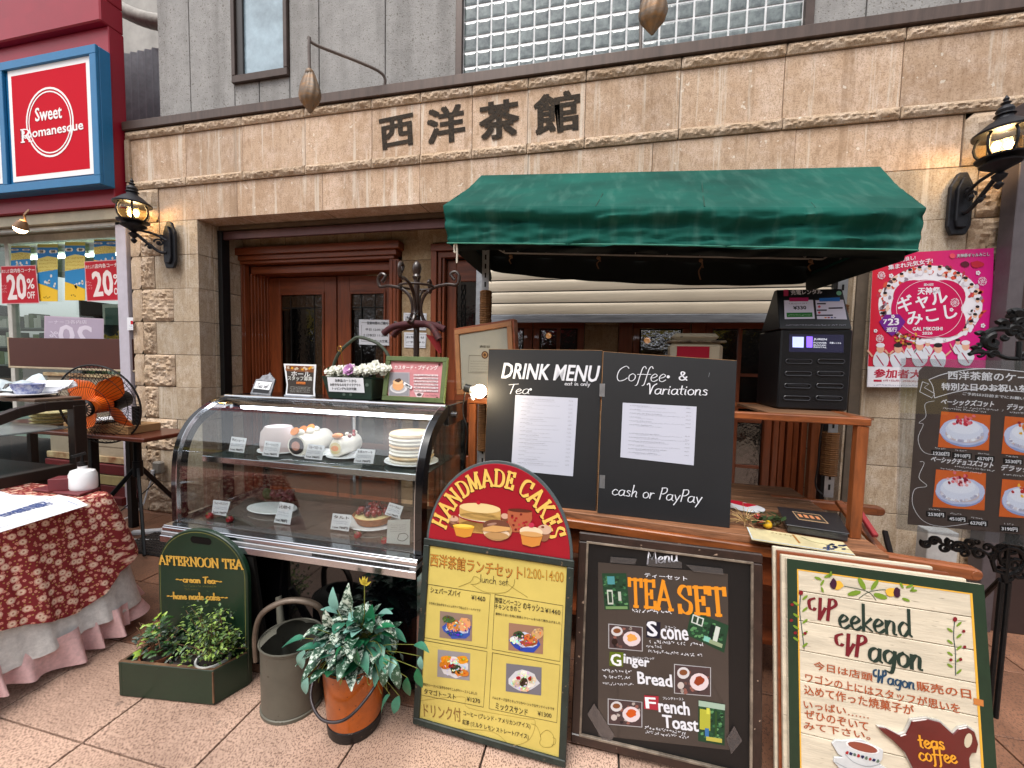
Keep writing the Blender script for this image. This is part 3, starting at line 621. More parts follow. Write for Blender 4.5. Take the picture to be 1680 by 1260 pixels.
# glass blocks
GB = mat('glass_block', '#75807f', .12, var=.3, scale=18, bump=.5, bscale=22, rand=.12, coat=.6, col2='#3d464a')
nb = 21; gw = (W2[1] - W2[0] - .1) / nb; gz = .108; gproto = None
for j in range(9):
    for i in range(nb):
        cx = W2[0] + .05 + gw * (i + .5); cz = 3.46 + gz * j
        if gproto is None:
            b = B(); hw, hh = gw / 2 - .0065, gz / 2 - .0065
            b.add([(sx * hw, 0, sz * hh) for sx, sz in ((-1, -1), (1, -1), (1, 1), (-1, 1))] + [(sx * hw, -.002, sz * hh) for sx, sz in ((-1, -1), (1, -1), (1, 1), (-1, 1))] + [(sx * (hw - .014), -.005, sz * (hh - .014)) for sx, sz in ((-1, -1), (1, -1), (1, 1), (-1, 1))],
                  [(0, 1, 5, 4), (1, 2, 6, 5), (2, 3, 7, 6), (3, 0, 4, 7), (4, 5, 9, 8), (5, 6, 10, 9), (6, 7, 11, 10), (7, 4, 8, 11), (8, 9, 10, 11)])
            b.v = [(x + cx, y + YU + .005, z + cz) for x, y, z in b.v]
            gproto = build('glass_block', b, GB, f, loc=(cx, YU + .005, cz))
        else: inst(gproto, f, (cx, YU + .005, cz))
# corrugated sheet between the buildings, far white gable
cs = B(); cs.grid(44, 1, lambda u, v: V((-5.0 + u * 1.05, .55 + .012 * math.sin(u * 2 * math.pi * 11), 3.2 + v * 1.35)))
o = tag(build('corrugated_panel', cs, mat('corrugated_steel', '#8d929c', .5, .3, var=.12), smooth=80), 'grey corrugated steel sheet closing the gap above the red fascia', 'metal sheet'); 
g = thing('back_building', 'pale concrete house with a small window seen through the gap over the corrugated sheet', 'building', (-4.6, 2, 0))
wbox('wall', -7, -3.6, 1.2, 1.4, 3, 8, mat('pale_concrete', '#a8a49e', .8, var=.15, scale=3), g); fw_ = wbox('window', -5.1, -4.35, 1.12, 1.19, 5.0, 5.35, mat('white_frame', '#c5c2bb', .6), g)
wbox('pane', -5.03, -4.42, 1.105, 1.118, 5.05, 5.3, mat('dark_pane', '#2b2a28', .2), fw_)
b = B(); b.grid(14, 1, lambda u, v: V((-4.95 + u * .85, .5, 4.62 + .28 * (1 - u) ** 2 + v * (-.16 - .05 * math.sin(u * 3)))))
tag(build('cable_duct', B().tube([(-4.95 + t * .09, .48, 4.66 + .32 * (1 - t / 11) ** 2) for t in range(12)], .07, 10), mat('pale_duct', '#b0aca6', .7, var=.2), smooth=True), 'pale sagging duct lying over the top of the corrugated sheet', 'duct')
tag(wbox('steel_post', 2.10, 2.165, -.14, -.05, 0, 2.84, mat('grey_purple_steel', '#5f585c', .5, .3, var=.1), None), 'grey steel post at the right end of the stone wall', 'post')
o = thing('shutter_door', 'dark brown door panel right of the grey steel post', 'door', (2.5, -.1, 0))
wbox('panel', 2.17, 3.2, -.12, -.06, 0, 2.8, mat('dark_brown_panel', '#3a2c2a', .5, .1, var=.1), o); b = B(); b.box(2.6, 2.62, -.16, -.121, .9, 1.1); build('handle', b, M_GALV, o)
# far side of the street: what the glass reflects and what closes the view behind the photographer
opp = thing('opposite_shops', 'row of shop fronts on the far side of the street', 'building', (0, -9.5, 0))
wbox('upper_wall', -22, 22, -10.4, -9.6, 3.0, 5.6, mat('opposite_wall', '#b5ada2', .8, var=.2, scale=.4), opp); wbox('shop_interior', -22, 22, -10.4, -10.2, 0, 3, mat('opposite_dark', '#4a4038', .6, var=.4, scale=.8, col2='#16130f'), opp)
for k in range(9):
    wbox('pier', -20 + k * 5, -19.6 + k * 5, -10, -9.6, 0, 3, mat('opposite_pier', '#8a8075', .7), opp)
    wbox('sign_panel', -19.2 + k * 5, -16 + k * 5, -9.58, -9.5, 2.5, 3.2, mat('opp_sign_%d' % (k % 3), ('#a52030', '#d8c23a', '#dcdcdc')[k % 3], .5), opp)
    wbox('window', -18.8 + k * 5, -16.6 + k * 5, -9.59, -9.55, 3.8, 5.0, mat('dark_pane', '#2b2a28', .2), opp)
    wbox('tube_light', -19 + k * 5, -17 + k * 5, -9.9, -9.85, 2.25, 2.3, glow('shop_tube', '#f2f6ff', 6), opp)

# ================================================================ WALL LANTERNS AND SHELL LAMPS
M_WARMGL = glass('lantern_glass', '#fff0cc', 1.2, .05)
def lantern(name, label, base, head, s=1.0):
    """base: centre of the back plate on the wall; head: centre of the glass globe"""
    o = thing(name, label, 'wall lantern', base, 'lit wall lanterns'); bx, hd = V(base), V(head)
    b = B(); T = Matrix.Translation(bx)
    out = [(-.035, -.17), (.035, -.17), (.055, -.12), (.055, .1), (.035, .14), (.02, .175), (-.02, .175), (-.035, .14), (-.055, .1), (-.055, -.12)]
    b.prism([bx + V((x * s, 0, z * s)) for x, z in out], (0, -.025, 0)); b.prism([bx + V((x * .6 * s, -.0251, z * .8 * s)) for x, z in out], (0, -.02, 0))
    build('back_plate', b, M_IRON, o, .004)
    b = B(); d = hd - bx
    low = hd + V((0, 0, -.14 * s))
    b.tube(catmull([tuple(bx + V((0, -.04, -.06 * s))), tuple(bx + d * .4 + V((0, 0, -.13 * s))), tuple(low)], 6), .011 * s, 8)
    b.tube(catmull([tuple(bx + V((0, -.04, .03 * s))), tuple(bx + d * .5 + V((0, 0, -.03 * s))), tuple(hd + V((0, 0, -.12 * s)))], 6), .009 * s, 8)
    for c0, r_ in ((bx + d * .35 + V((0, 0, -.06 * s)), .03), (bx + d * .25 + V((0, 0, .0)), .022), (bx + d * .6 + V((0, 0, -.15 * s)), .024)):
        dh = V((d.x, d.y, 0)).normalized()
        b.tube([c0 + (dh * math.cos(t * .45) + V((0, 0, 1)) * math.sin(t * .45)) * r_ * s * (1 - t / 22) for t in range(19)], .006 * s, 6)
        b.ball(c0, .012 * s, 8)
    build('scroll_arm', b, M_IRON, o, smooth=True)
    b = B()
    b.lathe([(.001, -.225), (.012, -.215), (.02, -.2), (.008, -.185), (.022, -.17), (.03, -.155), (.012, -.14), (.03, -.125), (.075, -.10), (.078, -.094), (.05, -.09), (.05, -.075), (.092, -.07), (.095, -.062), (.07, -.058), (.001, -.058)], hd, 24)
    b.v = [tuple(hd + (V(q) - hd) * s) for q in b.v]; build('gallery', b, M_IRON, o, smooth=30)
    b = B(); b.lathe([(.068, -.058), (.088, -.03), (.094, .0), (.09, .03), (.075, .06)], hd, 24); b.v = [tuple(hd + (V(q) - hd) * s) for q in b.v]; build('globe', b, M_WARMGL, o, smooth=True)
    b = B()
    for k in range(6):
        a = k * math.pi / 3 + .4; b.tube([hd + V((math.cos(a) * r_, math.sin(a) * r_, z)) * s for r_, z in ((.07, -.058), (.09, -.03), (.0965, 0), (.092, .03), (.077, .06))], .0065 * s, 6)
    build('cage', b, M_IRON, o, smooth=True)
    b = B(); b.lathe([(.11, .052), (.112, .062), (.085, .085), (.06, .108), (.035, .125), (.03, .14), (.04, .145), (.03, .155), (.034, .17), (.026, .185), (.012, .195), (.02, .205), (.008, .215), (.012, .225), (.001, .245)], hd, 24)
    b.lathe([(.11, .052), (.03, .06), (.001, .06)], hd, 24)
    b.v = [tuple(hd + (V(q) - hd) * s) for q in b.v]; build('roof', b, M_IRON, o, smooth=30)
    b = B()
    for dx in (-.025, .03): b.ball(hd + V((dx * s, 0, -.005)), .017 * s, 10, sz=1.4)
    build('bulb', b, glow('lantern_bulb', '#ffd48a', 20), o, smooth=True)
    ld = bpy.data.lights.new('lantern_light', 'POINT'); ld.energy = 2.2; ld.color = (1, .76, .48); ld.shadow_soft_size = .04
    lo = bpy.data.objects.new('lantern_light', ld); C.objects.link(lo); lo.location = hd - bx + V((0, -.0, .02)); lo.parent = o
lantern('wall_lantern', 'black iron wall lantern with lit globe on the stone beside the red shop fascia', (-3.62, -.03, 2.37), (-3.79, -.2, 2.60), 1.12)
lantern('wall_lantern', 'black iron wall lantern with lit globe on the stone above the pink poster', (1.93, -.02, 2.37), (1.94, -.24, 2.585), .98)
M_SHELL = mat('weathered_shell', '#5d564e', .5, .2, var=.3, scale=10, bump=.3, col2='#8a6234', stretch=(1, 1, 3))
def shell_lamp(label, foot, knee, top, tip):
    o = thing('shell_lamp', label, 'lamp', foot, 'shell lamps above the fascia')
    b = B(); b.tube(catmull([foot, knee, top, (tip[0], tip[1], top[2] + .02), (tip[0], tip[1], tip[2] + .22)], 7), .011, 8); build('gooseneck', b, M_GREY, o, smooth=True)
    b = B(); tip = V(tip); n = 40; prof = [(.03, .23), (.045, .20), (.066, .14), (.074, .09), (.066, .05), (.04, .015), (.006, -.03)]
    prof = catmull(prof, 3)
    vs = []
    for i, (r_, z) in enumerate(prof):
        for j in range(n):
            a = 2 * math.pi * j / n; k = 1 + .06 * math.sin(a * 10 + i * .35); vs.append(tip + V((math.cos(a) * r_ * k, math.sin(a) * r_ * k * .7, z)))
    b.add(vs, [(i * n + j, i * n + (j + 1) % n, (i + 1) * n + (j + 1) % n, (i + 1) * n + j) for i in range(len(prof) - 1) for j in range(n)])
    b.ball(tip + V((0, 0, .23)), .03, 10); build('shell_shade', b, M_SHELL, o, smooth=60)
shell_lamp('grey gooseneck lamp with a striped shell shade hanging left of the carved characters', (-1.62, -.01, 3.45), (-1.64, -.06, 3.53), (-1.95, -.32, 3.56), (-1.98, -.35, 3.13))
shell_lamp('shell shaded lamp hanging in front of the glass block window', (.19, -.01, 3.45), (.185, -.03, 3.75), (.21, -.30, 3.9), (.225, -.35, 3.31))

# ================================================================ NEIGHBOURING SHOP (left)
nb_ = thing('corner_shop', 'red fronted shop with lit windows left of the stone wall', 'building', (-5.6, 0, 0))
M_REDF = mat('dark_red_fascia', '#96122a', .4, .1, var=.08, scale=3, bump=.05)
NE = -4.145
wbox('fascia', -9, NE, -.095, .02, 2.72, 4.20, M_REDF, nb_, .006); wbox('fascia_cap', -9, NE, -.15, .02, 4.201, 4.40, M_REDF, nb_, .01); wbox('fascia_top', -9, NE, -.10, .02, 4.401, 5.2, M_REDF, nb_, .01)
wbox('soffit', -9, NE, -.06, .6, 2.62, 2.715, mat('cream_soffit', '#b6ad97', .6, var=.15, scale=3), nb_)
wbox('track', -9, -4.2, -.02, .02, 2.58, 2.615, mat('white_track', '#c9c9c4', .4), nb_, .004)
wbox('corner_trim', -4.27, NE - .005, -.02, .25, 0, 2.61, mat('lilac_white_trim', '#bcb6c2', .5, var=.06), nb_)
f = wbox('window_frame', -9, -4.28, .14, .2, 2.54, 2.61, mat('white_frame', '#c5c2bb', .6), nb_)
wbox('mullion', -6.02, -5.96, .14, .2, .8, 2.54, MC['white_frame'], f)
b = B(); b.box(-9, -4.28, .165, .17, .9, 2.54); build('pane', b, glass('shop_glass', '#eef4f2', .8), f)
room = B(); room.box(-9, -4.2, 3.4, 3.45, 0, 2.8); room.box(-9, -4.2, .3, 3.4, 2.7, 2.75); room.box(-9, -4.2, .3, 3.4, .5, .55); room.box(-4.2, -4.15, .3, 3.4, 0, 2.8)
build('shop_interior', room, mat('mint_interior', '#9fb5a8', .6, var=.2, scale=2), nb_)
wbox('ceiling_light_panel', -9, -4.3, .6, 1.6, 2.62, 2.66, mat('pale_green_valance', '#c8ddd0', .5), nb_)
for x0, x1 in ((-6.3, -5.45), (-5.35, -4.4)):
    o = thing('tube_light', 'lit fluorescent tube at the top of the shop window, %s of the pair' % ('left' if x0 < -6 else 'right'), 'tube light', (x0, .5, 2.5), 'fluorescent tubes in the shop window')
    b = B(); b.tube([(x0, .42, 2.47), (x1, .42, 2.47)], .018, 8); build('tube', b, glow('cool_tube', '#e8fff8', 9), o, smooth=True)
    wbox('batten', x0 - .02, x1 + .02, .44, .5, 2.465, 2.53, MC['white_frame'], o)
# shelves and goods dimly seen
M_SHELF = mat('grey_shelf', '#6d7570', .5)
for x0, x1, zs in ((-8.6, -6.6, (.9, 1.25, 1.5, 1.75)), (-6.5, -5.6, (1.1, 1.4, 1.65))):
    o = thing('goods_shelf', 'shelf of pale goods inside the shop window, %s' % ('at the left edge' if x0 < -8 else 'behind the reversed sale notice'), 'shelf', (x0, 1.1, .9))
    for z in zs:
        wbox('shelf_board', x0, x1, 1.0, 1.4, z - .02, z, M_SHELF, o)
        bb = B(); x = x0 + .03
        while x < x1 - .12:
            wd = rnd.uniform(.05, .13); hh = rnd.uniform(.08, .2); bb.box(x, x + wd * .9, 1.03, 1.2, z + .001, z + hh, mi=rnd.randrange(4)); x += wd
        kind(build('goods', bb, [ink('#b9c4ae'), ink('#6c7d4e'), ink('#e0ded2'), ink('#2f3a34')], o), 'stuff')
    wbox('upright', x0, x0 + .03, 1.0, 1.4, .5, 2.1, M_BLK, o)
o = thing('display_screen', 'wide pale screen with a dark bowl shape inside the shop right of the posters', 'screen', (-5.1, .8, 1.6))
SS = Surf((-5.65, .72, 1.48), (1, 0, 0), (0, 0, 1)); slab('case', SS, 0, 1.12, 0, .52, .06, MC['white_frame'], o); I = Ink(SS); I.lrect(.04, .04, 1.08, .48, '#4b6660'); I.lrect(.5, .04, 1.04, .46, '#9a9684', 1); I.done('screen_face', o)
b = B(); b.lathe([(.02, 1.48), (.07, 1.56), (.17, 1.68), (.19, 1.74), (.16, 1.74), (.1, 1.6)], (-5.2, .62, 0), 20); build('dark_bowl', b, M_GREY if False else mat('dark_green_bowl', '#22302e', .3), o, smooth=True)
for k, (px, py) in enumerate(((182, 547), (204, 549), (178, 556), (202, 557))):
    o = tag(None or build('yellow_basket', B(), M_WHITE), 'yellow plastic basket inside the shop, %s' % ('upper left of four', 'upper right of four', 'lower left of four', 'lower right of four')[k], 'basket', 'yellow baskets inside the shop')
    bpy.data.objects.remove(o)
    p = at(px, py, .55); b = B(); b.box(p.x - .11, p.x + .11, .5, .7, p.z - .05, p.z - .045)
    for q in ((p.x - .11, p.x + .11, .5, .506), (p.x - .11, p.x + .11, .694, .7), (p.x - .11, p.x - .104, .506, .694), (p.x + .104, p.x + .11, .506, .694)): b.box(*q, p.z + .02, p.z + .04); 
    for t in range(5): b.box(p.x - .11 + t * .05, p.x - .1 + t * .05, .5, .506, p.z - .045, p.z + .02)
    tag(build('yellow_basket', b, mat('yellow_plastic', '#e0b010', .35)), 'yellow plastic basket inside the shop, %s' % ('upper left of four', 'upper right of four', 'lower left of four', 'lower right of four')[k], 'basket', 'yellow baskets inside the shop')
# blue framed lit sign
sg = thing('shop_sign', 'red square sign with a white oval ring in a blue frame on the fascia', 'sign', (-5.0, -.1, 3.0))
S = Surf((-9, -.185, 0), (1, 0, 0), (0, 0, 1)); M_BLUE = mat('blue_frame', '#1b6ea0', .4, .1, var=.05)
wr = S.loc(155, 285).x - 9; wl = S.loc(25, 303).x - 9; wz0, wz1 = S.o.z + S.loc(155, 285).y, S.loc(143, 92).y
x1 = at(163, 180, -.185).x + .01; z0 = at(163, 303, -.185).z; z1 = at(151, 76, -.185).z
wbox('blue_frame', -7.6, x1, -.18, -.097, z0, z1, M_BLUE, sg, .006); 
for a, c, e, f_ in ((-7.6, x1, z0, z0 + .07), (-7.6, x1, z1 - .07, z1), (x1 - .07, x1, z0 + .07, z1 - .07), (wl - .12, wl - .06, z0 + .07, z1 - .07)): wbox('blue_rim', a, c, -.205, -.181, e, f_, M_BLUE, sg)
I = Ink(S, .001); M_LITR = mat('lit_red_panel', '#b80f24', .7, bump=0, spec=.1, emit=('#c4142c', .06), var=0); M_LITW = mat('lit_white', '#e4e2e2', .6, bump=0, spec=.1, emit=('#ffffff', .05), var=0)
I.lrect(wl - .02 + 9, wz0 - .0, wr + 9, wz1, M_LITW, 0); I.lrect(wl + .02 + 9, wz0 + .045, wr - .045 + 9, wz1 - .05, M_LITR, 1)
I.lrect(wl - 1.2 + 9, wz0, wl - .14 + 9, wz1, M_LITW, 0); I.lrect(wl - 1.15 + 9, wz0 + .045, wl - .185 + 9, wz1 - .05, M_LITR, 1)
I.done('panel', sg)
I = Ink(S, .003); S.zoom(0, 0, 3)
for k_, w_ in ((1, 4.5), (.9, 3)):
    I.line([(248 + 114 * k_ * math.cos(t * math.pi / 18), 602 - 12 * math.cos(t * math.pi / 18) * 0 + 168 * k_ * math.sin(t * math.pi / 18)) for t in range(37)], w_ * 1.6, M_LITW, 1)
I.text('Sweet', (178, 600), (308, 582), 66, M_LITW, 2, bold=.02); I.text('Roomanesque', (106, 702), (414, 652), 58, M_LITW, 2, bold=.02)
I.text('R', (104, 705), (158, 697), 66, M_LITR, 2, bold=.02); I.pen('R', (104, 703), (160, 697), 62, M_LITW, 3, SERIF, (.06, .16)); S.zoom(0, 0, 1); I.done('lettering', sg)
# spotlight under the fascia
o = thing('spot_lamp', 'small lit spotlight clamped under the red fascia', 'lamp', tuple(at(38, 352, -.3)))
p = at(34, 374, -.3); q = at(40, 352, -.3); b = B(); b.tube([q + V((0, .03, .05)), q, p + V((.02, .02, .06))], .008, 6); b.lathe([(.02, .07), (.035, .05), (.05, 0)], p, 16, Matrix.Rotation(.5, 4, 'Y')); build('housing', b, mat('bronze_housing', '#8a6a50', .4, .5), o, smooth=30)
b = B(); b.ball(p + V((-.0, 0, -.0)), .045, 12); build('bulb', b, glow('spot_bulb', '#ffd9a0', 14), o, smooth=True)
# window posters
def ocean(corners, label, half=False):
    S = Surf(at(corners[0][0], corners[0][1], .15), (1, 0, 0), (0, 0, 1)); S.zoom(0, 340, 3.706); x0, y0, x1, y1 = corners[1]
    I = Ink(S, .0); I.rect(x0, y0, x1, y1, '#a8a04a', 0); h = y1 - y0
    I.rect(x0, y0 + h * .06, x1, y0 + h * .25, '#1c6cab', 1)
    for q in (.2, .78): 
        for t in (-.1, 0, .1): I.ell(x0 + (x1 - x0) * (q + t), y0 + h * .13, (x1 - x0) * .1, h * .03, '#d8d2c8', 2)
    I.poly([(x0, y0 + h * .26), (x0 + (x1 - x0) * .5, y0 + h * .21), (x1, y0 + h * .24), (x1, y0 + h * .44), (x0, y0 + h * .5)], '#cfc06a', 2)
    for t in range(4): I.scrib((x0 + 8, y0 + h * (.3 + t * .06)), (x1 - 6, y0 + h * (.29 + t * .06)), 12, '#a8842a', 3)
    I.poly([(x0, y0 + h * .5), (x1, y0 + h * .44), (x1, y0 + h * .8), (x0 + (x1 - x0) * .4, y0 + h * .72), (x0, y0 + h * .68)], '#2a80ba', 2)
    I.poly([(x0, y0 + h * .68), (x0 + (x1 - x0) * .4, y0 + h * .73), (x1, y0 + h * .81), (x1, y1), (x0, y1)], '#e2b72e', 3)
    for t in range(7): I.ell(x0 + (x1 - x0) * rnd.uniform(.3, .9), y0 + h * rnd.uniform(.55, .78), 6, 9, '#d8d2c8', 3, wob=.5)
    I.scrib((x0 + (x1 - x0) * .3, y0 + h * .95), (x0 + (x1 - x0) * .65, y0 + h * .95), 18, '#5a4a14', 4)
    tag(I.done('beach_poster', None), label, 'poster', 'blue and yellow beach posters in the shop window')
ocean(((60, 400), (228, 224, 352, 572)), 'tall blue and yellow beach poster just right of the left sale poster')
ocean(((120, 400), (396, 212, 518, 566)), 'tall blue and yellow beach poster partly behind the right sale poster')
ocean(((20, 400), (68, 236, 186, 352 + 60)), 'blue and yellow beach poster above the left sale poster')
ocean(((160, 400), (572, 196, 704, 318 + 60)), 'blue and yellow beach poster above the right sale poster')
def sale(c, label):
    S = Surf(at(c[0][0] / 3.706, 340 + c[0][1] / 3.706, .135), (1, 0, 0), (0, 0, 1)); S.zoom(0, 340, 3.706)
    I = Ink(S, 0); I.poly(c, '#d9a0a4', 0); cx = sum(p[0] for p in c) / 4; cy = sum(p[1] for p in c) / 4
    I.poly([(cx + (x - cx) * .96, cy + (y - cy) * .96) for x, y in c], '#b3182a', 1); w_ = c[1][0] - c[0][0]; dy = (c[1][1] - c[0][1]) / w_
    x0, y0 = c[0]; f = lambda u, v: (x0 + u * w_ + (c[3][0] - x0) * v, y0 + u * dy * w_ + v * (c[3][1] - y0))
    I.text('店内各コーナー', f(.27, .19), f(.97, .18), 26, '#e6d9d9', 2, bold=.02); I.text('あたしげ', f(.03, .19), f(.25, .19), 22, '#e6d9d9', 2)
    I.text('20', f(.2, .9), f(.72, .88), 152, '#e6d9d9', 2, bold=.03); I.text('%', f(.74, .62), f(.95, .62), 62, '#e6d9d9', 2, bold=.02); I.text('OFF', f(.74, .88), f(.96, .88), 42, '#e6d9d9', 2, bold=.02)
    for t in range(3): I.scrib(f(.02, .55 + t * .08), f(.17, .55 + t * .08), 13, '#d9a0a4', 2)
    o = I.done('sale_poster', None); return tag(o, label, 'poster', 'red 20% off posters on the shop window')
sale([(4, 358), (218, 352), (240, 584), (10, 588)], 'red 20% OFF poster at the left edge, left of the beach posters')
sale([(512, 330), (742, 316), (756, 566), (528, 572)], 'red 20% OFF poster beside the lilac window trim')
S = Surf(at(110, 535, .13), (1, 0, 0), (0, 0, 1)); S.zoom(0, 460, 7)
I = Ink(S, 0); I.poly([(510, 405), (1192, 440), (1190, 700), (506, 690)], '#b3a3b4', 0); I.poly([(525, 418), (1178, 452), (1176, 700), (520, 690)], '#a99cb0', 1)
I.text('ーナーコ各内店', (560, 500), (1000, 500), 44, '#cfc6d6', 2, mirror=False); I.text('20', (680, 740), (1060, 760), 230, '#cfc6d6', 2, bold=.03, mirror=True); I.text('%', (570, 650), (670, 660), 70, '#cfc6d6', 2, mirror=True)
tag(I.done('reversed_notice', None), 'pale lilac back of a sale notice with mirrored 20 above the brown board', 'notice')
S = Surf(at(216, 530, -.03), (1, 0, 0), (0, 0, 1)); S.zoom(0, 460, 7); I = Ink(S, 0); I.poly([(1458, 425), (1528, 425), (1530, 570), (1462, 572)], '#dedee4', 0); I.poly([(1500, 465), (1528, 465), (1528, 505), (1502, 505)], '#b8202a', 1); I.scrib((1485, 530), (1520, 530), 14, '#3a5a9a', 2); I.scrib((1478, 558), (1522, 558), 10, '#8a8a90', 2)
tag(I.done('notice_sticker', None), 'small white and red notice stuck on the lilac window trim', 'notice')
# board, cabinet and low fence in front of the shop
o = thing('brown_board', 'long dark brown board with pale edge standing on the cream cabinet', 'board', (-5, .02, 1.25))
p0, p1 = at(14, 556, 0), at(219, 607, 0)
p0.z = at(100, 555, 0).z; zb = at(100, 603, 0).z; M_CREAM = mat('cream_painted', '#b7a68c', .5, var=.15, scale=4)
wbox('panel', p0.x, NE, .0, .03, zb, p0.z, mat('chocolate_board', '#4a1f15', .5, var=.08, scale=3), o, .002)
wbox('edge_strip', p0.x - .02, p0.x - .001, -.002, .03, zb - .02, p0.z + .005, M_CREAM, o); wbox('edge_strip', p0.x, NE + .2, -.002, .03, zb - .02, zb - .001, M_CREAM, o)
o = thing('cream_cabinet', 'cream metal cabinet with rusty rim behind the orange fan', 'cabinet', (-5, .05, .42))
zc = at(120, 612, .02).z; M_CAB = mat('cream_metal', '#a99b86', .5, .1, var=.1, scale=4); M_CAB2 = mat('rusty_cream', '#c2b189', .5, var=.3, scale=9, col2='#7c4a28')
wbox('body', -5.3, NE, .035, .13, .42, zc - .03, M_CAB, o, .004); wbox('rim', -5.32, NE, .015, .034, zc - .035, zc, M_CAB2, o); wbox('rim', -5.32, NE, .015, .034, .40, .46, M_CAB2, o)
wbox('inset', -5.05, -4.3, .03, .0345, .55, zc - .1, mat('cream_inset', '#9d907c', .55, var=.1, scale=3), o)
o = thing('red_rack', 'dark red slatted rack standing under the cream cabinet', 'rack', (-4.6, 0, 0))
for z0, z1, m in ((.30, .39, 'r'), (.2, .29, 'c'), (.06, .19, 'r')): wbox('slat', -5.3, NE, -.01, .02, z0, z1, mat('dark_red_paint', '#6a1218', .5, var=.15) if m == 'r' else mat('pale_yellow_paint', '#b3a471', .6), o)
wbox('post', NE-.05, NE-.001, -.03, -.011, 0, .42, MC['dark_red_paint'], o)

# ================================================================ LEFT FOREGROUND
# --- side table with papers behind the fan
o = thing('side_table', 'low table with dark red top against the pillar behind the orange fan', 'table', (-3.9, -.45, 0))
zt = .86; a = az(5, 745, zt); 
pr = at(265, 715, -.5); tz = pr.z
b = B(); b.box(-5.0, pr.x, -.62, -.25, tz - .03, tz); build('tabletop', b, mat('maroon_top', '#5e2a1c', .35, var=.15, coat=.3), o, .006)
for x in (-4.9, pr.x - .62): wbox('leg', x, x + .05, -.58, -.53, 0, tz - .031, M_BLK, o); wbox('leg', x, x + .05, -.33, -.28, 0, tz - .031, M_BLK, o)
wbox('stretcher', -4.85, pr.x - .3, -.57, -.54, .3, .36, MC['dark_red_paint'], o)
b = B(); b.box(-4.05, pr.x - .25, -.55, -.32, tz + .001, tz + .06); tag(build('cardboard_box', b, mat('cardboard', '#b58a5c', .7), None, .003), 'flat brown cardboard box on the side table behind the fan', 'box')
b = B()
for k in range(5): b.box(-4.0 + k * .03, -3.75 + k * .02, -.54, -.36, tz + .062 + k * .006, tz + .066 + k * .006)
tag(build('paper_stack', b, M_WHITE), 'loose white papers on the cardboard box beside the fan', 'papers')
b = B()
for k in range(4): b.lathe([(.0, 0), (.1, .01), (.12, .03), (.115, .03), (.09, .014), (.0, .005)], (-4.35, -.45, tz + .002 + k * .028), 20, sx=1.2)
tag(build('wicker_basket', b, mat('pale_wicker', '#cdbf8c', .7, var=.3, scale=60, bump=.6), smooth=True), 'stack of pale wicker trays on the side table behind the fan blades', 'basket')
# --- pedestal fan
fc = at(140, 668, -.62)
fan = thing('pedestal_fan', 'black pedestal fan with orange blades beside the left stone pillar', 'fan', (fc.x + .12, -.5, 0))
ang = Matrix.Rotation(R(14), 4, 'Z') @ Matrix.Rotation(R(8), 4, 'X'); RF = .295
fc2 = at(163, 664, -.6)
T = Matrix.Translation(fc2) @ ang @ Matrix.Rotation(R(90), 4, 'X')     # local z -> towards viewer
def tf(p): return T @ V(p)
M_OR = mat('orange_plastic', '#f06a18', .4, var=.03, bump=0)
for k in range(4):
    a0 = R((52, 138, 225, 322)[k]); b = B()
    def blade(u, v):
        r_ = .06 + u * .21; wd = (.06 + .10 * math.sin(math.pi * min(1, u * .75 + .12))) * .55 ; t = (v - .5) * 2; cr = (1 - .25 * t * t * u)
        x = r_ * cr; y = t * wd * .85; z = .03 * t * 1.0 - .01
        return tf((x * math.cos(a0) - y * math.sin(a0), x * math.sin(a0) + y * math.cos(a0), z))
    b.grid(10, 8, blade); bl = build('blade', b, M_OR, fan, smooth=True)
b = B(); b.lathe([(.001, .05), (.04, .05), (.055, .04), (.06, .01), (.065, -.03), (.06, -.05)], (0, 0, 0), 24, None); b.v = [tuple(tf(q)) for q in b.v]; build('blade_hub', b, M_OR, fan, smooth=30)
b = B(); b.lathe([(.001, .115), (.05, .115), (.062, .105), (.062, .095)], (0, 0, 0), 24); b.v = [tuple(tf(q)) for q in b.v]; cp = build('guard_cap', b, M_BLK, fan, smooth=30)
b = B()
for k in range(16):
    a = k * math.pi / 8; q = [V((r_ * math.cos(a + d_), r_ * math.sin(a + d_), .1165)) for r_, d_ in ((.034, -.06), (.056, -.09), (.056, .09), (.034, .06))]; b.add([tf(x) for x in q], [(0, 1, 2, 3)])
build('cap_slot', b, ink('#c8a28c'), cp)
b = B()
for s_, dz in ((1, .1), (-1, .07)):
    for k in range(60):
        a = 2 * math.pi * k / 60; pts = []
        for r_ in (.06, .14, .22, .285, RF):
            z = s_ * dz * (1 - (r_ / RF) ** 2.4) + .0; pts.append(tf((r_ * math.cos(a + (.12 * r_ if s_ > 0 else 0)), r_ * math.sin(a + (.12 * r_ if s_ > 0 else 0)), z)))
        b.tube(pts, .0015, 3)
    for r_ in (.15, .24): b.tube([tf((r_ * math.cos(t * math.pi / 18), r_ * math.sin(t * math.pi / 18), s_ * dz * (1 - (r_ / RF) ** 2.4))) for t in range(36)], .002, 4, closed=True)
kind(build('guard_wire', b, M_BLK, fan), 'stuff')
b = B(); b.tube([tf((RF * math.cos(t * math.pi / 24), RF * math.sin(t * math.pi / 24), 0)) for t in range(48)], .0065, 6, closed=True); build('guard_rim', b, M_BLK, fan, smooth=True)
b = B(); b.lathe([(.07, -.06), (.075, -.1), (.065, -.2), (.03, -.24), (.001, -.245)], (0, 0, 0), 20); b.v = [tuple(tf(q)) for q in b.v]; build('motor_housing', b, M_BLK, fan, smooth=30)
px_ = fc2.x + .14; py_ = fc2.y + .14
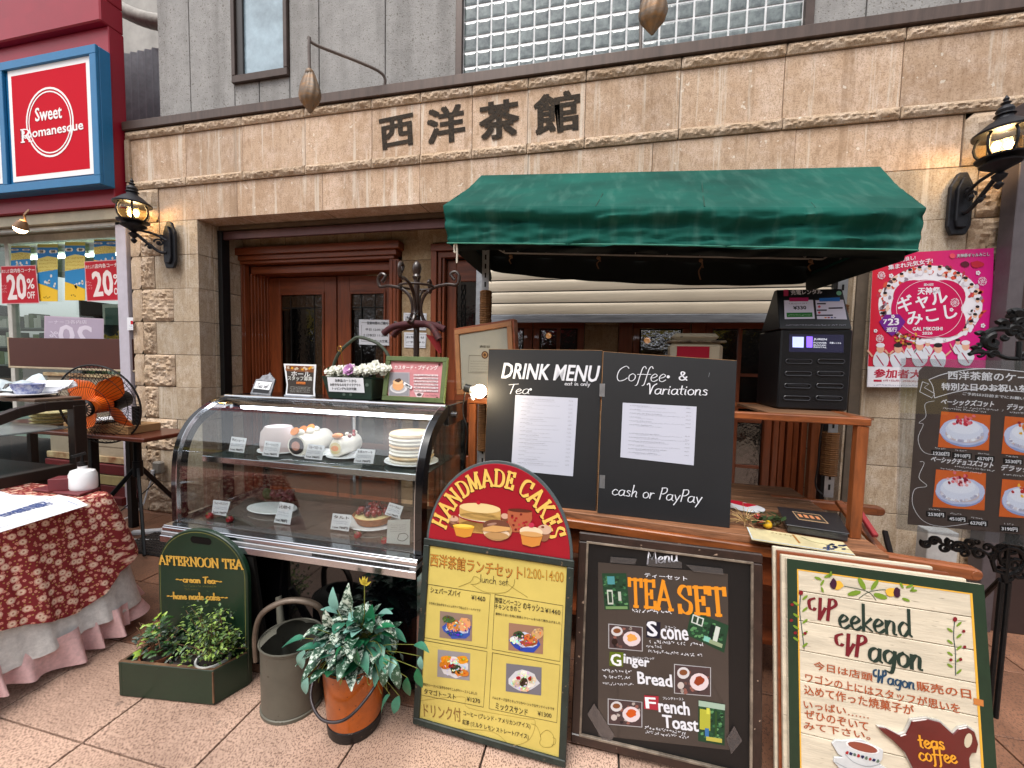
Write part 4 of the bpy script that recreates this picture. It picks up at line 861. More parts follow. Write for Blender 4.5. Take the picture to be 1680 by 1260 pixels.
b = B(); b.tube([(px_, py_, .6), (px_, py_, fc2.z - .12), tuple(V((px_, py_, fc2.z - .02)))], .025, 12); b.tube([(px_, py_, .5), (px_, py_, .62)], .032, 12); build('pole', b, M_BLK, fan, smooth=30)
b = B(); b.tube([(px_, py_, .33), (px_, py_, .52)], .014, 10); build('inner_tube', b, M_CHR, fan, smooth=30)
for a in (-.55, 1.6, 3.7):
    b = B(); b.beam((px_ + .02 * math.cos(a), py_ + .02 * math.sin(a), .56), (px_ + .42 * math.cos(a), py_ + .42 * math.sin(a), .02), .02, .03); build('leg', b, M_BLK, fan, .004)
# --- socket and cables
p = at(267, 768, -.01); o = thing('wall_socket', 'grey weatherproof socket low on the left stone pillar', 'socket', tuple(p)); wbox('cover', p.x - .045, p.x + .045, -.07, -.018, p.z - .04, p.z + .07, mat('grey_plastic', '#8f8a82', .5), o, .012); wbox('plug', p.x - .04, p.x - .005, -.085, -.071, p.z - .06, p.z, M_WHITE, o)
b = B(); b.tube(catmull([(p.x - .02, -.07, p.z - .05), (p.x - .06, -.09, .25), (p.x - .05, -.16, .1), (p.x - .15, -.26, .012), (-4.3, -.42, .008), (-5, -.45, .008)], 8), .006, 6)
tag(build('white_cable', b, M_WHITE, smooth=True), 'white cable running from the wall socket down to the paving', 'cable')
b = B(); b.tube(catmull([(-4.6, -.62, .008), (-3.95, -.52, .01), (-3.6, -.42, .012), (-3.42, -.33, .02)], 8), .006, 6); b.tube(catmull([(-4.6, -.70, .008), (-3.9, -.55, .01), (-3.5, -.5, .012), (-3.2, -.42, .008), (-2.9, -.3, .008)], 8), .005, 6)
tag(build('white_cable', b, M_WHITE, smooth=True), 'pair of white cables lying on the paving near the fan legs', 'cable')
b = B(); b.tube(catmull([(p.x, -.08, p.z - .03), (p.x + .01, -.1, .3), (p.x - .1, -.2, .15), (p.x - .25, -.3, .02), (-4.3, -.35, .01)], 8), .005, 6)
tag(build('black_cable', b, M_BLK, smooth=True), 'black cable hanging from the wall socket behind the fan', 'cable')
b = B(); b.box(-.11, .11, -.025, .025, 0, .03, T=Matrix.Translation((-3.5, -.37, 0)) @ Matrix.Rotation(.5, 4, 'Z')); tag(build('power_strip', b, M_WHITE, None, .005), 'white power strip on the paving at the foot of the pillar', 'power strip')
# --- ribbed rubber mat
o = thing('floor_mat', 'dark ribbed rubber mat on the paving left of the cake case', 'mat', (-3.2, -.45, 0)); M_RUB = mat('rubber', '#2a2624', .8)
b = B(); b.box(-3.45, -2.2, -.64, -.28, 0.001, .012); build('mat_base', b, M_RUB, o, .003)
b = B()
for k in range(52):
    for j in range(11): b.box(-3.44 + k * .0235, -3.427 + k * .0235, -.63 + j * .032, -.61 + j * .032, .012, .017)
kind(build('mat_studs', b, mat('rubber_stud', '#4a423e', .7), o), 'stuff')
# --- black counter case at the far left
cc = thing('counter_case', 'dark framed glass counter case with curved front at the left edge', 'display case', (-3.4, -1.2, 0))
M_BRN = mat('dark_bronze_frame', '#3b332f', .35, .5, var=.05, bump=0)
xc = at(127, 700, -1.03).x; zt_ = at(120, 657, -1.05).z
prof = [(-1.0, zt_), (-1.18, zt_), (-1.28, zt_ - .02), (-1.38, zt_ - .06), (-1.45, zt_ - .12), (-1.5, zt_ - .22), (-1.52, zt_ - .3)]
for x in (xc, xc - 1.3):
    for (y0, z0), (y1, z1) in zip(prof, prof[1:]):
        b = B(); b.beam((x, y0, z0 - .025), (x, y1, z1 - .025), .05, .05, up=(1, 0, 0)); build('curved_frame', b, M_BRN, cc, .002)
    wbox('post', x - .028, x + .028, -1.06, -1.0, .45, zt_ - .03, M_BRN, cc); wbox('bottom_frame', x - .025, x + .025, -1.52, -1.06, .72, .78, M_BRN, cc)
wbox('base_cabinet', xc - 1.3, xc, -1.5, -1.0, 0, .719, M_BRN, cc); wbox('case_floor', xc - 1.27, xc - .03, -1.5, -1.03, .73, .75, M_BLK, cc)
wbox('glass_shelf', xc - 1.27, xc - .03, -1.36, -1.04, zt_ - .17, zt_ - .16, glass('grey_shelf_glass', '#aab0b4', 2, body=.2), cc)
wbox('case_top', xc - 1.3, xc - .02, -1.2, -.99, zt_ + .001, zt_ + .018, mat('worn_tray', '#6b5444', .5, var=.2), cc)
b = B(); b.box(xc - .004, xc, -1.5, -1.07, .79, zt_ - .06); build('side_glass', b, M_GLASS, cc)
def lathe_thing(name, label, cat, prof, c, m, group=None, n=28, sx=1, sy=1, par=None):
    b = B(); b.lathe(prof, c, n, None, 0, sx, sy); o = build(name, b, m, par, smooth=35)
    return tag(o, label, cat, group) if par is None else o
pz = zt_ + .02
M_BLW = mat('blue_white_china', '#3c4f9a', .2, var=.5, scale=40, col2='#c8cddd', bump=0)
pp = at(34, 672, -1.1); pq = at(48, 672, -1.12)
lathe_thing('plate', 'white plate under the blue bowl on the left counter case', 'plate', [(.001, .004), (.07, .004), (.12, .018), (.118, .022), (.07, .009), (.001, .009)], (pq.x, -1.12, pz), M_PORC)
lathe_thing('bowl', 'small blue patterned china bowl on a white plate', 'bowl', [(.035, .012), (.05, .02), (.066, .055), (.07, .075), (.066, .075), (.045, .03), (.001, .025)], (pq.x, -1.12, pz), M_BLW)
b = B()
for k in range(10): x = pp.x - .12 + rnd.uniform(-.05, .05); b.beam((x, -1.1 + rnd.uniform(-.03, .03), pz + .015 + rnd.random() * .04), (x + rnd.uniform(-.06, .06), -1.1 + rnd.uniform(-.04, .04), pz + .02 + rnd.random() * .05), .02, .012)
tag(build('dark_clip', b, M_BLK, None, .003), 'heap of small dark clips beside the blue bowl', 'clips')
b = B()
for k in range(5): b.box(-.10, .10, -.08, .08, k * .008, k * .008 + .006, T=Matrix.Translation((pq.x - .10, -.98, pz + .03)) @ Matrix.Rotation(.3 + k * .15, 4, 'Z') @ Matrix.Rotation(.2, 4, 'X'))
tag(build('paper_bag', b, M_WHITE), 'crumpled white paper bags behind the blue bowl on the counter case', 'paper bag')
b = B(); b.grid(12, 6, lambda u, v: V((pq.x - .38 + u * .3, -1.15 + v * .2, pz + .03 + .05 * math.sin(u * 9) * math.sin(v * 5) + .05 * v))); tag(build('plastic_wrap', b, mat('pale_plastic', '#c9d6dc', .25, var=.1), smooth=True), 'pale blue plastic wrapped goods at the left edge of the counter case', 'package')
b = B()
for k in range(4): b.ball((xc - .75 + k * .13, -1.3, .8 + (k % 2) * .04), .07, 12, sx=1.2, sz=.6)
tag(build('bread_bag', b, mat('bagged_bread', '#a8703e', .25, var=.35, scale=18, coat=.8), smooth=True), 'brown bread in clear bags inside the left counter case', 'bread')
# --- cloth covered table
tb = thing('cloth_table', 'round cornered table under a red flowered cloth at the left edge', 'table', (-2.9, -1.8, 0))
TX1, TY0, TY1, TZ = -2.44, -2.6, -1.25, .72
wbox('tabletop', -3.5, TX1 - .01, TY0, TY1 - .01, TZ - .03, TZ - .004, M_WOODH, tb)
for x, y in ((-3.45, -1.33), (TX1 - .07, -1.33), (TX1 - .07, -2.5), (-3.45, -2.5)): wbox('leg', x, x + .05, y, y + .05, 0, TZ - .031, M_WOOD, tb)
def floral():
    m = bpy.data.materials.new('red_floral_cotton'); m.use_nodes = True; n = m.node_tree.nodes; l = m.node_tree.links; p = n['Principled BSDF']; p.inputs['Roughness'].default_value = .85
    tc = n.new('ShaderNodeTexCoord'); base = n.new('ShaderNodeRGB'); base.outputs[0].default_value = lin('#7e1c22'); cur = base.outputs[0]
    for sc_, rad, col, colr in ((58, .17, '#c9a05e', '#8a7a44'), (40, .22, '#d8a08a', '#b8625a'), (23, .31, '#e4cdb4', '#c98a7c')):
        v = n.new('ShaderNodeTexVoronoi'); v.voronoi_dimensions = '2D'; v.inputs['Scale'].default_value = sc_; v.inputs['Randomness'].default_value = .85
        l.new(tc.outputs['UV'], v.inputs['Vector'])
        nz = n.new('ShaderNodeTexNoise'); nz.inputs['Scale'].default_value = 160; l.new(tc.outputs['UV'], nz.inputs['Vector'])
        ad = n.new('ShaderNodeMath'); ad.operation = 'MULTIPLY_ADD'; ad.inputs[1].default_value = .14; l.new(nz.outputs[0], ad.inputs[0]); l.new(v.outputs['Distance'], ad.inputs[2])
        lt = n.new('ShaderNodeMath'); lt.operation = 'LESS_THAN'; lt.inputs[1].default_value = rad + .07; l.new(ad.outputs[0], lt.inputs[0])
        rp = n.new('ShaderNodeValToRGB'); rp.color_ramp.elements[0].color = lin('#a04a44'); rp.color_ramp.elements[1].color = lin(col); rp.color_ramp.elements[0].position = .09; rp.color_ramp.elements[1].position = .2
        e = rp.color_ramp.elements.new(rad + .05); e.color = lin(colr); l.new(ad.outputs[0], rp.inputs[0])
        mx = n.new('ShaderNodeMix'); mx.data_type = 'RGBA'; l.new(lt.outputs[0], mx.inputs[0]); l.new(cur, mx.inputs[6]); l.new(rp.outputs[0], mx.inputs[7]); cur = mx.outputs[2]
    l.new(cur, p.inputs['Base Color']); return m
def cloth(name, m, zbot, flare, folds, depth, top=True, z1=TZ, seed=0, lap=None, off=0):
    """drape round the table edge: along the back edge, round the corner, then the long right side"""
    path = []; 
    for t in range(24): path.append((-3.4 + t / 24 * (TX1 - .06 + 3.4), TY1, 0, 1))
    for t in range(9): a = math.pi / 2 - t / 8 * math.pi / 2; path.append((TX1 - .06 + .06 * math.cos(a), TY1 - .06 + .06 * math.sin(a), math.cos(a), math.sin(a)))
    for t in range(1, 90): path.append((TX1, TY1 - .06 - t / 89 * 1.25, 1, 0))
    n = len(path); nv = 16; vs = []; uv = []; s_ = 0; prev = None
    for i, (x, y, nx, ny) in enumerate(path):
        if prev: s_ += math.hypot(x - prev[0], y - prev[1])
        prev = (x, y); zb = zbot(s_) if callable(zbot) else zbot
        for j in range(nv + 1):
            t = j / nv; z = z1 + (zb - z1) * t; w_ = depth * t ** .8 * (math.sin(s_ * folds + seed) + .5 * math.sin(s_ * folds * 2.3 + 1 + seed) + .25 * math.sin(s_ * folds * 5 + t * 2))
            o_ = off + flare * t + w_ + .012 * math.sin(min(1, t * 12) * math.pi / 2)
            vs.append((x + nx * o_, y + ny * o_, z)); uv.append((s_, z))
    fs = [(i * (nv + 1) + j, (i + 1) * (nv + 1) + j, (i + 1) * (nv + 1) + j + 1, i * (nv + 1) + j + 1) for i in range(n - 1) for j in range(nv)]
    if top:
        o_ = len(vs); vs += [(x, y, z1 + .001) for x, y, _, _ in path]; uv += [(x, y) for x, y, _, _ in path]; vs += [(-3.4, TY0, z1 + .001)]; uv += [(-3.4, TY0)]
        fs.append(tuple(range(o_, len(vs))))
    me = bpy.data.meshes.new(name); L = V(tb.location); me.from_pydata([V(q) - L for q in vs], [], fs); ul = me.uv_layers.new(name='UV')
    for lp in me.loops: ul.data[lp.index].uv = uv[lp.vertex_index]
    me.polygons.foreach_set('use_smooth', [True] * len(me.polygons)); me.materials.append(m); me.set_sharp_from_angle(angle=R(60))
    o = bpy.data.objects.new(name, me); C.objects.link(o); o.parent = tb; return o
cl_ = cloth('floral_cloth', floral(), lambda s: .35 - .11 * math.sin((s - 1.0) * 6.4) - .035 * math.sin(s * 13), .10, 26, .013)
cloth('white_underskirt', mat('white_lace_cotton', '#e0dedb', .85, var=.12, scale=45, bump=.3), .13, .075, 26, .014, top=False, z1=.46, seed=0, off=.03)
# pink ruffle
def ruffle():
    b = B(); path = [];
    n = 520; nv = 6; y0 = TY1 + .17; vs = []
    for i in range(n + 1):
        s_ = i / n * 2.3
        if s_ < .9: x, y, nx, ny = -3.4 + s_ / .9 * .96, TY1, 0, 1
        elif s_ < 1.0: a = math.pi / 2 * (1 - (s_ - .9) / .1); x, y, nx, ny = TX1 - .03, TY1 - .03, math.cos(a), math.sin(a)
        else: x, y, nx, ny = TX1, TY1 - .03 - (s_ - 1.0), 1, 0
        for j in range(nv + 1):
            t = j / nv; of = .105 + .02 * math.sin(s_ * 26 + 0) + (.010 + .03 * t) * math.sin(s_ * 62 + 2 * math.sin(s_ * 17)) + .03 * t
            z = .17 - t * (.125 + .025 * math.sin(s_ * 11 + 1)); vs.append((x + nx * of, y + ny * of, z))
    b.add(vs, [(i * (nv + 1) + j, (i + 1) * (nv + 1) + j, (i + 1) * (nv + 1) + j + 1, i * (nv + 1) + j + 1) for i in range(n) for j in range(nv)])
    build('pink_ruffle', b, mat('pink_cotton', '#e2b9b8', .85, var=.1, scale=60, bump=.3), tb, smooth=True)
ruffle()
# things on the cloth
def onplane(poly, z, h, m, name, label, cat, bevel=.001):
    b = B(); b.prism([az(x, y, z) for x, y in poly], (0, 0, h)); return tag(build(name, b, m, None, bevel), label, cat)
onplane([(0, 845), (92, 815), (20, 812), (0, 806)], TZ + .006, .002, M_WHITE, 'menu_sheet', 'plain printed sheet lying on top of the laminated sheet on the flowered cloth', 'sheet')
q = onplane([(0, 874), (145, 829), (125, 818), (96, 812), (0, 842)], TZ + .003, .002, M_WHITE, 'laminated_sheet', 'laminated blue bordered menu sheet on the red flowered cloth', 'menu')
SP = S3(az(0, 870, TZ + .006), az(140, 829, TZ + .006), az(0, 846, TZ + .006)); SP.n = V((0, 0, 1)); I = Ink(SP, .0005)
I.line([(0, 866), (128, 829), (110, 822)], 1.2, '#5a6a9a', 1)
I.text('西洋茶館の焼菓子', (8, 848), (92, 826), 9, '#4a5a8c', 1, bold=.02); o = I.done('print', q)
o = onplane([(52, 806), (130, 815), (165, 803), (95, 796)], TZ + .004, .012, mat('maroon_tray', '#6d2a30', .5, var=.1), 'maroon_tray', 'maroon tray under the white pump bottle', 'tray', .003)
pb = az(137, 801, TZ + .016); 
o = thing('pump_bottle', 'squat white pump bottle with black nozzle on the maroon tray', 'bottle', tuple(pb)); 
b = B(); b.lathe([(.001, 0), (.058, 0), (.062, .01), (.061, .075), (.052, .095), (.026, .104), (.021, .106), (.021, .12), (.001, .12)], pb, 28, sx=1.1, sy=.8); bo = build('bottle', b, M_PORC, o, smooth=40)
b = B(); b.lathe([(.02, .12), (.02, .14), (.008, .143), (.007, .18)], pb, 16); b.beam(pb + V((.01, .01, .185)), pb + V((-.015, -.035, .172)), .014, .014); build('pump', b, M_BLK, o, smooth=35)
b = B(); b.box(-.05, .05, -.035, .035, 0, .062, T=Matrix.Translation(az(108, 802, TZ + .016)) @ Matrix.Rotation(.5, 4, 'Z')); tag(build('maroon_box', b, mat('maroon_card', '#6a2229', .6), None, .002), 'small maroon paper box beside the white pump bottle', 'box')

# ================================================================ CAKE CASE
# case, cakes and everything on the case are enlarged about the camera position below, which moves them farther back
before_case = set(bpy.data.objects)
M_LBL = ink('#e6e8ee'); INKB = '#23262e'
case = thing('cake_case', 'stainless cake case with curved glass front and gloss black base panel', 'display case', (-1.2, -1.2, 0))
CX0, CX1 = -1.77, -.632
prof = [(-1.452, .725), (-1.453, .85), (-1.45, .95), (-1.44, 1.03), (-1.42, 1.09), (-1.39, 1.14), (-1.35, 1.18), (-1.30, 1.212), (-1.25, 1.235), (-1.20, 1.248)]
prof = catmull(prof, 2)
def strip(x0, x1, off0, off1, name, m, ends=True, pr=None):
    """band following the curved profile, between two normal offsets"""
    pr = pr or prof; b = B(); n = len(pr); A = []
    for i, (y, z) in enumerate(pr):
        dy = pr[min(i + 1, n - 1)][0] - pr[max(i - 1, 0)][0]; dz = pr[min(i + 1, n - 1)][1] - pr[max(i - 1, 0)][1]; L_ = math.hypot(dy, dz); ny, nz = -dz / L_, dy / L_
        for x in (x0, x1):
            for o_ in (off0, off1): A.append((x, y + ny * o_, z + nz * o_))
    fs = []
    for i in range(n - 1):
        a = 4 * i; c = 4 * (i + 1)
        for p_, q_ in ((0, 1), (1, 3), (3, 2), (2, 0)): fs.append((a + p_, a + q_, c + q_, c + p_))
    fs += [(0, 2, 3, 1), (4 * n - 4, 4 * n - 3, 4 * n - 1, 4 * n - 2)]
    b.add(A, fs); return build(name, b, m, case, smooth=40)
M_CFR = mat('case_black_frame', '#0d0d10', .18, .2, var=0, bump=0, coat=.6)
for x0 in (CX0 - .012, CX1 - .014):
    strip(x0, x0 + .026, -.042, .006, 'end_frame', M_CFR); strip(x0 + (.0265 if x0 < -1 else -.004), x0 + (.0295 if x0 < -1 else -.0005), -.01, .007, 'frame_trim', M_CHR)
    xx = x0
    wbox('side_top_rail', xx, xx + .026, -1.2, -.96, 1.165, 1.254, M_CFR, case); wbox('back_post', xx, xx + .026, -.985, -.96, .71, 1.164, M_CFR, case)
    wbox('side_bottom_rail', xx, xx + .026, -1.43, -.986, .70, .74, M_CHR, case)
    b = B(); b.prism([(xx + .011, y, z) for y, z in [(-1.43, .741)] + [(y + .02, z - .01) for y, z in prof[3:]] + [(-.987, 1.19), (-.987, .741)]], (.004, 0, 0)); build('side_glass', b, M_GLASS, case)
b = B(); b.tube([(CX1 + .012, -1.13, 1.205), (CX1 + .024, -1.13, 1.205)], .014, 14); build('knob', b, M_CHR, case, smooth=30)
M_CG = glass('curved_case_glass', '#f4f7f7', 1.7, .015)
strip(CX0 + .014, CX1 - .014, -.004, 0, 'curved_glass', M_CG)
wbox('top_panel', CX0 + .015, CX1 - .015, -1.2, -.955, 1.238, 1.251, M_CFR, case)
b = B(); b.tube([(CX0, -1.206, 1.25), (CX1, -1.206, 1.25)], .008, 8); build('top_rail', b, M_CHR, case, smooth=True)
wbox('lamp_housing', CX0 + .03, CX1 - .03, -1.2, -1.12, 1.205, 1.236, M_CHR, case, .004)
b = B(); b.tube([(CX0 + .05, -1.16, 1.196), (CX1 - .05, -1.16, 1.194)], .013, 8); build('lamp_tube', b, glow('case_tube', '#f4f6ff', 9), case, smooth=True)
wbox('case_floor', CX0 + .014, CX1 - .014, -1.44, -.99, .702, .722, mat('dark_mirror_tray', '#6a5f58', .12, .5, var=.05, bump=0), case, .001)
b = B(); b.box(CX0 + .014, CX1 - .014, -.984, -.98, .74, 1.236); build('back_glass', b, glass('back_door_glass', '#d8d4cc', 1.2, body=.08, bodycol='#8a8278'), case)
for x in (-1.2, -1.22): wbox('sliding_door_frame', x, x + .018, -.98 + (x + 1.2) , -.972 + (x + 1.2), .74, 1.236, M_CHR, case)
sh = wbox('shelf_front', CX0 + .03, CX1 - .03, -1.355, -1.345, .965, .992, M_CHR, case, .002)
b = B(); b.box(CX0 + .03, CX1 - .03, -1.344, -1.0, .984, .99); build('glass_shelf', b, glass('shelf_glass', '#9fb0ae', 2.5, body=.12, bodycol='#788480'), case)
for k, (y0, y1, z0, z1, m) in enumerate(((-1.49, -1.45, .716, .722, M_CHR), (-1.495, -1.44, .700, .7155, M_CHR), (-1.50, -1.44, .684, .6995, M_GALV), (-1.505, -1.44, .655, .6835, M_CHR))): wbox('base_trim', CX0 - .02, CX1 + .012, y0, y1, z0, z1, m, case, .002)
b = B()
for k in range(70): b.box(-1.05 + k * .0058, -1.0472 + k * .0058, -1.502, -1.499, .687, .697)
kind(build('vent_slots', b, M_DARK, case), 'stuff')
wbox('base_side', CX0 + .01, CX1, -1.40, -.97, .15, .654, M_GLOSSBLK, case, .003); wbox('base_front_panel', CX0 + .012, CX1 - .03, -1.41, -1.401, .15, .652, M_GLOSSBLK, case, .001)
wbox('base_post', CX1 - .028, CX1 + .005, -1.415, -1.401, .134, .653, M_CHR, case)
SB = Surf((0, -1.411, 0), (1, 0, 0), (0, 0, 1)); SB.zoom(460, 900, 3.5); I = Ink(SB, .001); I.poly([(656, 76), (750, 84), (748, 134), (656, 124)], '#e8ecf2', 0); I.poly([(662, 84), (744, 91), (743, 127), (662, 118)], '#1b2f6d', 1)
I.ell(690, 108, 24, 13, '#e8ecf2', 2); I.ell(694, 112, 17, 8, '#1b2f6d', 3); I.ell(716, 110, 20, 14, '#e8ecf2', 4); I.ell(719, 114, 13, 9, '#1b2f6d', 5); I.done('maker_badge', case)
# price cards inside the case
def card(px, label, tilt=0, lines=3, grey=False, base=None, title='ケーキ'):
    """px: corners TL,TR,BR,BL in photo pixels at depth Y"""
    Y, c = px; S = S3(at(*c[3], Y), at(*c[2], Y), at(*c[0], Y + .0)); I = Ink(S, 0.0)
    I.poly(c, '#e6e8ee' if not grey else '#b9bab6', 0)
    f = lambda u, v: (c[0][0] + (c[1][0] - c[0][0]) * u + (c[3][0] - c[0][0]) * v, c[0][1] + (c[1][1] - c[0][1]) * u + (c[3][1] - c[0][1]) * v)
    if not grey:
        I.text(title, f(.1, .3), f(.9, .3), (c[3][1] - c[0][1]) * .2, INKB, 1, bold=.02)
        for t in range(2): I.scrib(f(.1, .5 + t * .12), f(.9, .5 + t * .12), 1.9, '#5a6a8a', 1)
        I.text('1cut 780円', f(.12, .92), f(.9, .92), (c[3][1] - c[0][1]) * .16, INKB, 1, bold=.03)
    else:
        for t in range(4): I.scrib(f(.15, .25 + t * .09), f(.85, .25 + t * .09), 1.6, '#3a3a3a', 1)
        I.line([f(.55, .62), f(.8, .6), f(.95, .75), f(.75, .92), f(.5, .85), f(.55, .62)], .9, '#3a3a3a', 1, True)
    b = I.b; b.box(0, 0, 0, 0, 0, 0)
    o = I.done('price_card', None); return tag(o, label, 'price card', 'handwritten price cards in the cake case')
card((-1.33, [(380, 716), (405, 719), (400, 743), (375, 740)]), 'white price card at the left end of the upper shelf', title='苺のショート')
card((-1.33, [(435, 723), (461, 726), (457, 750), (430, 747)]), 'white price card in front of the pink domed cake', title='ガトーショコラ')
card((-1.33, [(506, 728), (533, 731), (528, 755), (499, 752)]), 'white price card in front of the chocolate roll', title='フルーツロール')
card((-1.33, [(586, 736), (616, 738), (612, 761), (580, 759)]), 'white price card between the fruit roll and the layer cake', title='お茶のケーキ')
card((-1.38, [(350, 820), (378, 823), (371, 847), (347, 843)]), 'white price card at the left end of the case floor', title='ウィークエンド')
card((-1.36, [(459, 823), (482, 827), (476, 861), (449, 857)]), 'white price card in front of the empty oval plate', title='レモンのケーキ')
card((-1.36, [(546, 842), (577, 845), (572, 872), (542, 868)]), 'white price card left of the red berry tart', title='タルト')
card((-1.36, [(639, 824), (662, 831), (655, 851), (631, 844)]), 'tilted white price card leaning on the red berry tart', title='ベリータルト')
card((-1.42, [(636, 853), (673, 852), (672, 894), (634, 891)]), 'grey handwritten note at the right end of the case floor', grey=True)
SZ = .992; FZ = .723
def plate(x, y, z, r, label, sy=.85): lathe_thing('cake_plate', label, 'plate', [(.001, .004), (r * .6, .004), (r, .012), (r * .985, .016), (r * .6, .008), (.001, .008)], (x, y, z), M_PORC, 'plates in the cake case', sy=sy)
M_CREAM2 = mat('whipped_cream', '#efe6d8', .5, var=.05, scale=30, bump=.3); M_PINKC = mat('pink_icing', '#c9b6b4', .45, var=.06, scale=10, bump=.2)
M_CHOC = mat('chocolate_sponge', '#2a1612', .7, var=.2, scale=60, bump=.5); M_ORG = mat('orange_slice', '#f08a24', .3, var=.1, bump=0); M_REDB = mat('red_berry', '#a51420', .2, var=.25, scale=60, bump=.2, coat=.5)
M_SPG = mat('sponge', '#dba860', .7, var=.15, scale=60, bump=.4)
x = az(453, 742, SZ).x; p = at(456, 740, -1.2); plate(p.x + .01, -1.2, SZ, .10, 'white plate under the pink domed cake')
lathe_thing('domed_cake', 'pale pink domed cake on the upper shelf of the case', 'cake', [(.001, .012), (.082, .012), (.084, .05), (.078, .1), (.06, .125), (.03, .13), (.001, .131)], (p.x + .005, -1.2, SZ), M_PINKC, sy=.85)
p = at(508, 748, -1.2); plate(p.x + .02, -1.2, SZ, .095, 'white plate under the chocolate roll cake')
o = thing('roll_cake', 'cream covered chocolate roll cake with orange slices on top', 'cake', (p.x, -1.2, SZ)); b = B(); cx = p.x - .01
T = Matrix.Translation((cx, -1.27, SZ + .055)) @ Matrix.Rotation(R(-90), 4, 'X')
b.lathe([(.001, 0), (.046, 0), (.05, .01), (.05, .19), (.001, .19)], (0, 0, 0), 22, T); build('cream_coat', b, M_CREAM2, o, smooth=40)
b = B(); b.lathe([(.001, -.003), (.038, -.003), (.038, .002)], (0, 0, 0), 20, T); build('cut_face', b, M_CHOC, o); b = B(); b.lathe([(.001, -.006), (.021, -.006), (.021, 0)], (0, 0, 0), 16, T); build('pink_filling', b, mat('pink_mousse', '#cf8f7a', .6), o)
for k in range(3):
    b = B(); b.ball((cx + .01 * (k % 2), -1.25 + k * .05, SZ + .112), .022, 10, sz=.7); build('cream_swirl', b, M_CREAM2, o, smooth=True)
    b = B(); b.lathe([(.001, 0), (.02, 0), (.02, .005), (.001, .005)], (cx - .01, -1.265 + k * .05, SZ + .118), 14, Matrix.Rotation(.9, 4, 'X')); build('orange_slice', b, M_ORG, o)
p = at(560, 757, -1.2); plate(p.x + .02, -1.2, SZ, .085, 'white plate under the small fruit roll')
o = thing('fruit_roll', 'small white roll cake with an orange half and red berries on top', 'cake', (p.x, -1.2, SZ)); b = B(); cx = p.x
T = Matrix.Translation((cx, -1.24, SZ + .05)) @ Matrix.Rotation(R(-90), 4, 'X'); b.lathe([(.001, 0), (.032, 0), (.036, .01), (.036, .15), (.001, .15)], (0, 0, 0), 20, T, sy=1.15); build('cream_coat', b, M_CREAM2, o, smooth=40)
b = B(); b.lathe([(.001, -.004), (.026, -.004), (.026, 0)], (0, 0, 0), 16, T); build('cut_face', b, mat('custard', '#e8d49a', .6), o); b = B(); b.lathe([(.001, -.007), (.012, -.007), (.012, 0)], (0, 0, 0), 12, T, sx=1.5); build('orange_core', b, M_ORG, o)
b = B(); b.ball((cx + .0, -1.225, SZ + .104), .024, 12, sz=.5); build('orange_half', b, M_ORG, o, smooth=True)
for k in range(7): b = B(); b.ball((cx + rnd.uniform(.0, .07), -1.2 + rnd.uniform(-.02, .08), SZ + .10 + rnd.uniform(0, .012)), .009, 8); build('berry', b, M_REDB if k % 3 else M_CREAM2, o, smooth=True)
p = at(675, 764, -1.2); plate(p.x, -1.2, SZ, .12, 'white plate under the tall layer cake')
o = thing('layer_cake', 'tall cream crepe layer cake with bare browned edges at the right end', 'cake', (p.x, -1.2, SZ))
for k in range(8):
    b = B(); r_ = .092 + rnd.uniform(-.003, .003); b.lathe([(.001, 0), (r_, .0), (r_ + .004, .007), (r_ - .001, .0145), (.001, .015)], (p.x + rnd.uniform(-.002, .002), -1.2, SZ + .014 + k * .0155), 32); build('cream_layer', b, mat('browned_cream', '#e8cfa8', .5, var=.15, scale=14, col2='#c99a6a') if k % 3 == 1 else M_CREAM2, o, smooth=40)
p = az(452, 832, FZ + .01); lathe_thing('oval_plate', 'empty white oval plate on the case floor', 'plate', [(.001, .004), (.09, .004), (.125, .012), (.123, .016), (.09, .009), (.001, .009)], (p.x, p.y - .02, FZ), M_PORC, 'plates in the cake case', sy=.55)
p = az(608, 858, FZ + .012); p.y = -1.25; p.x -= .0; plate(p.x, p.y, FZ, .12, 'white plate under the red berry tart')
o = thing('berry_tart', 'round tart heaped with strawberries and raspberries', 'tart', (p.x, p.y, FZ)); b = B(); n = 60; vs = []
for r_, z in ((.07, .012), (.088, .045), (.084, .046), (.078, .036)):
    for j in range(n): a = 2 * math.pi * j / n; k = 1 + .025 * math.sin(a * 30); vs.append((p.x + r_ * k * math.cos(a), p.y + r_ * k * math.sin(a) * .9, FZ + z))
b.add(vs, [(i * n + j, i * n + (j + 1) % n, (i + 1) * n + (j + 1) % n, (i + 1) * n + j) for i in range(3) for j in range(n)]); build('crust', b, mat('baked_crust', '#b8703a', .6, var=.2, scale=30, bump=.3), o, smooth=40)
b = B(); b.lathe([(.001, .05), (.06, .048), (.079, .038)], p, 24, None, 0, 1, .9); b.v = [(x, y, z + FZ - p.z) for x, y, z in b.v]; build('custard', b, mat('custard', '#e8d49a', .6), o)
for k in range(46):
    a, r_ = rnd.random() * 6.28, .066 * math.sqrt(rnd.random()); b = B(); s_ = rnd.uniform(.009, .014); b.ball((p.x + r_ * math.cos(a), p.y + r_ * math.sin(a) * .9, FZ + .055 + .02 * (1 - r_ / .066) + rnd.random() * .012), s_, 8, sz=1.2)
    build('berry', b, M_REDB if k % 4 else mat('dark_berry', '#3c1430', .25, var=.1, bump=0), o, smooth=True)
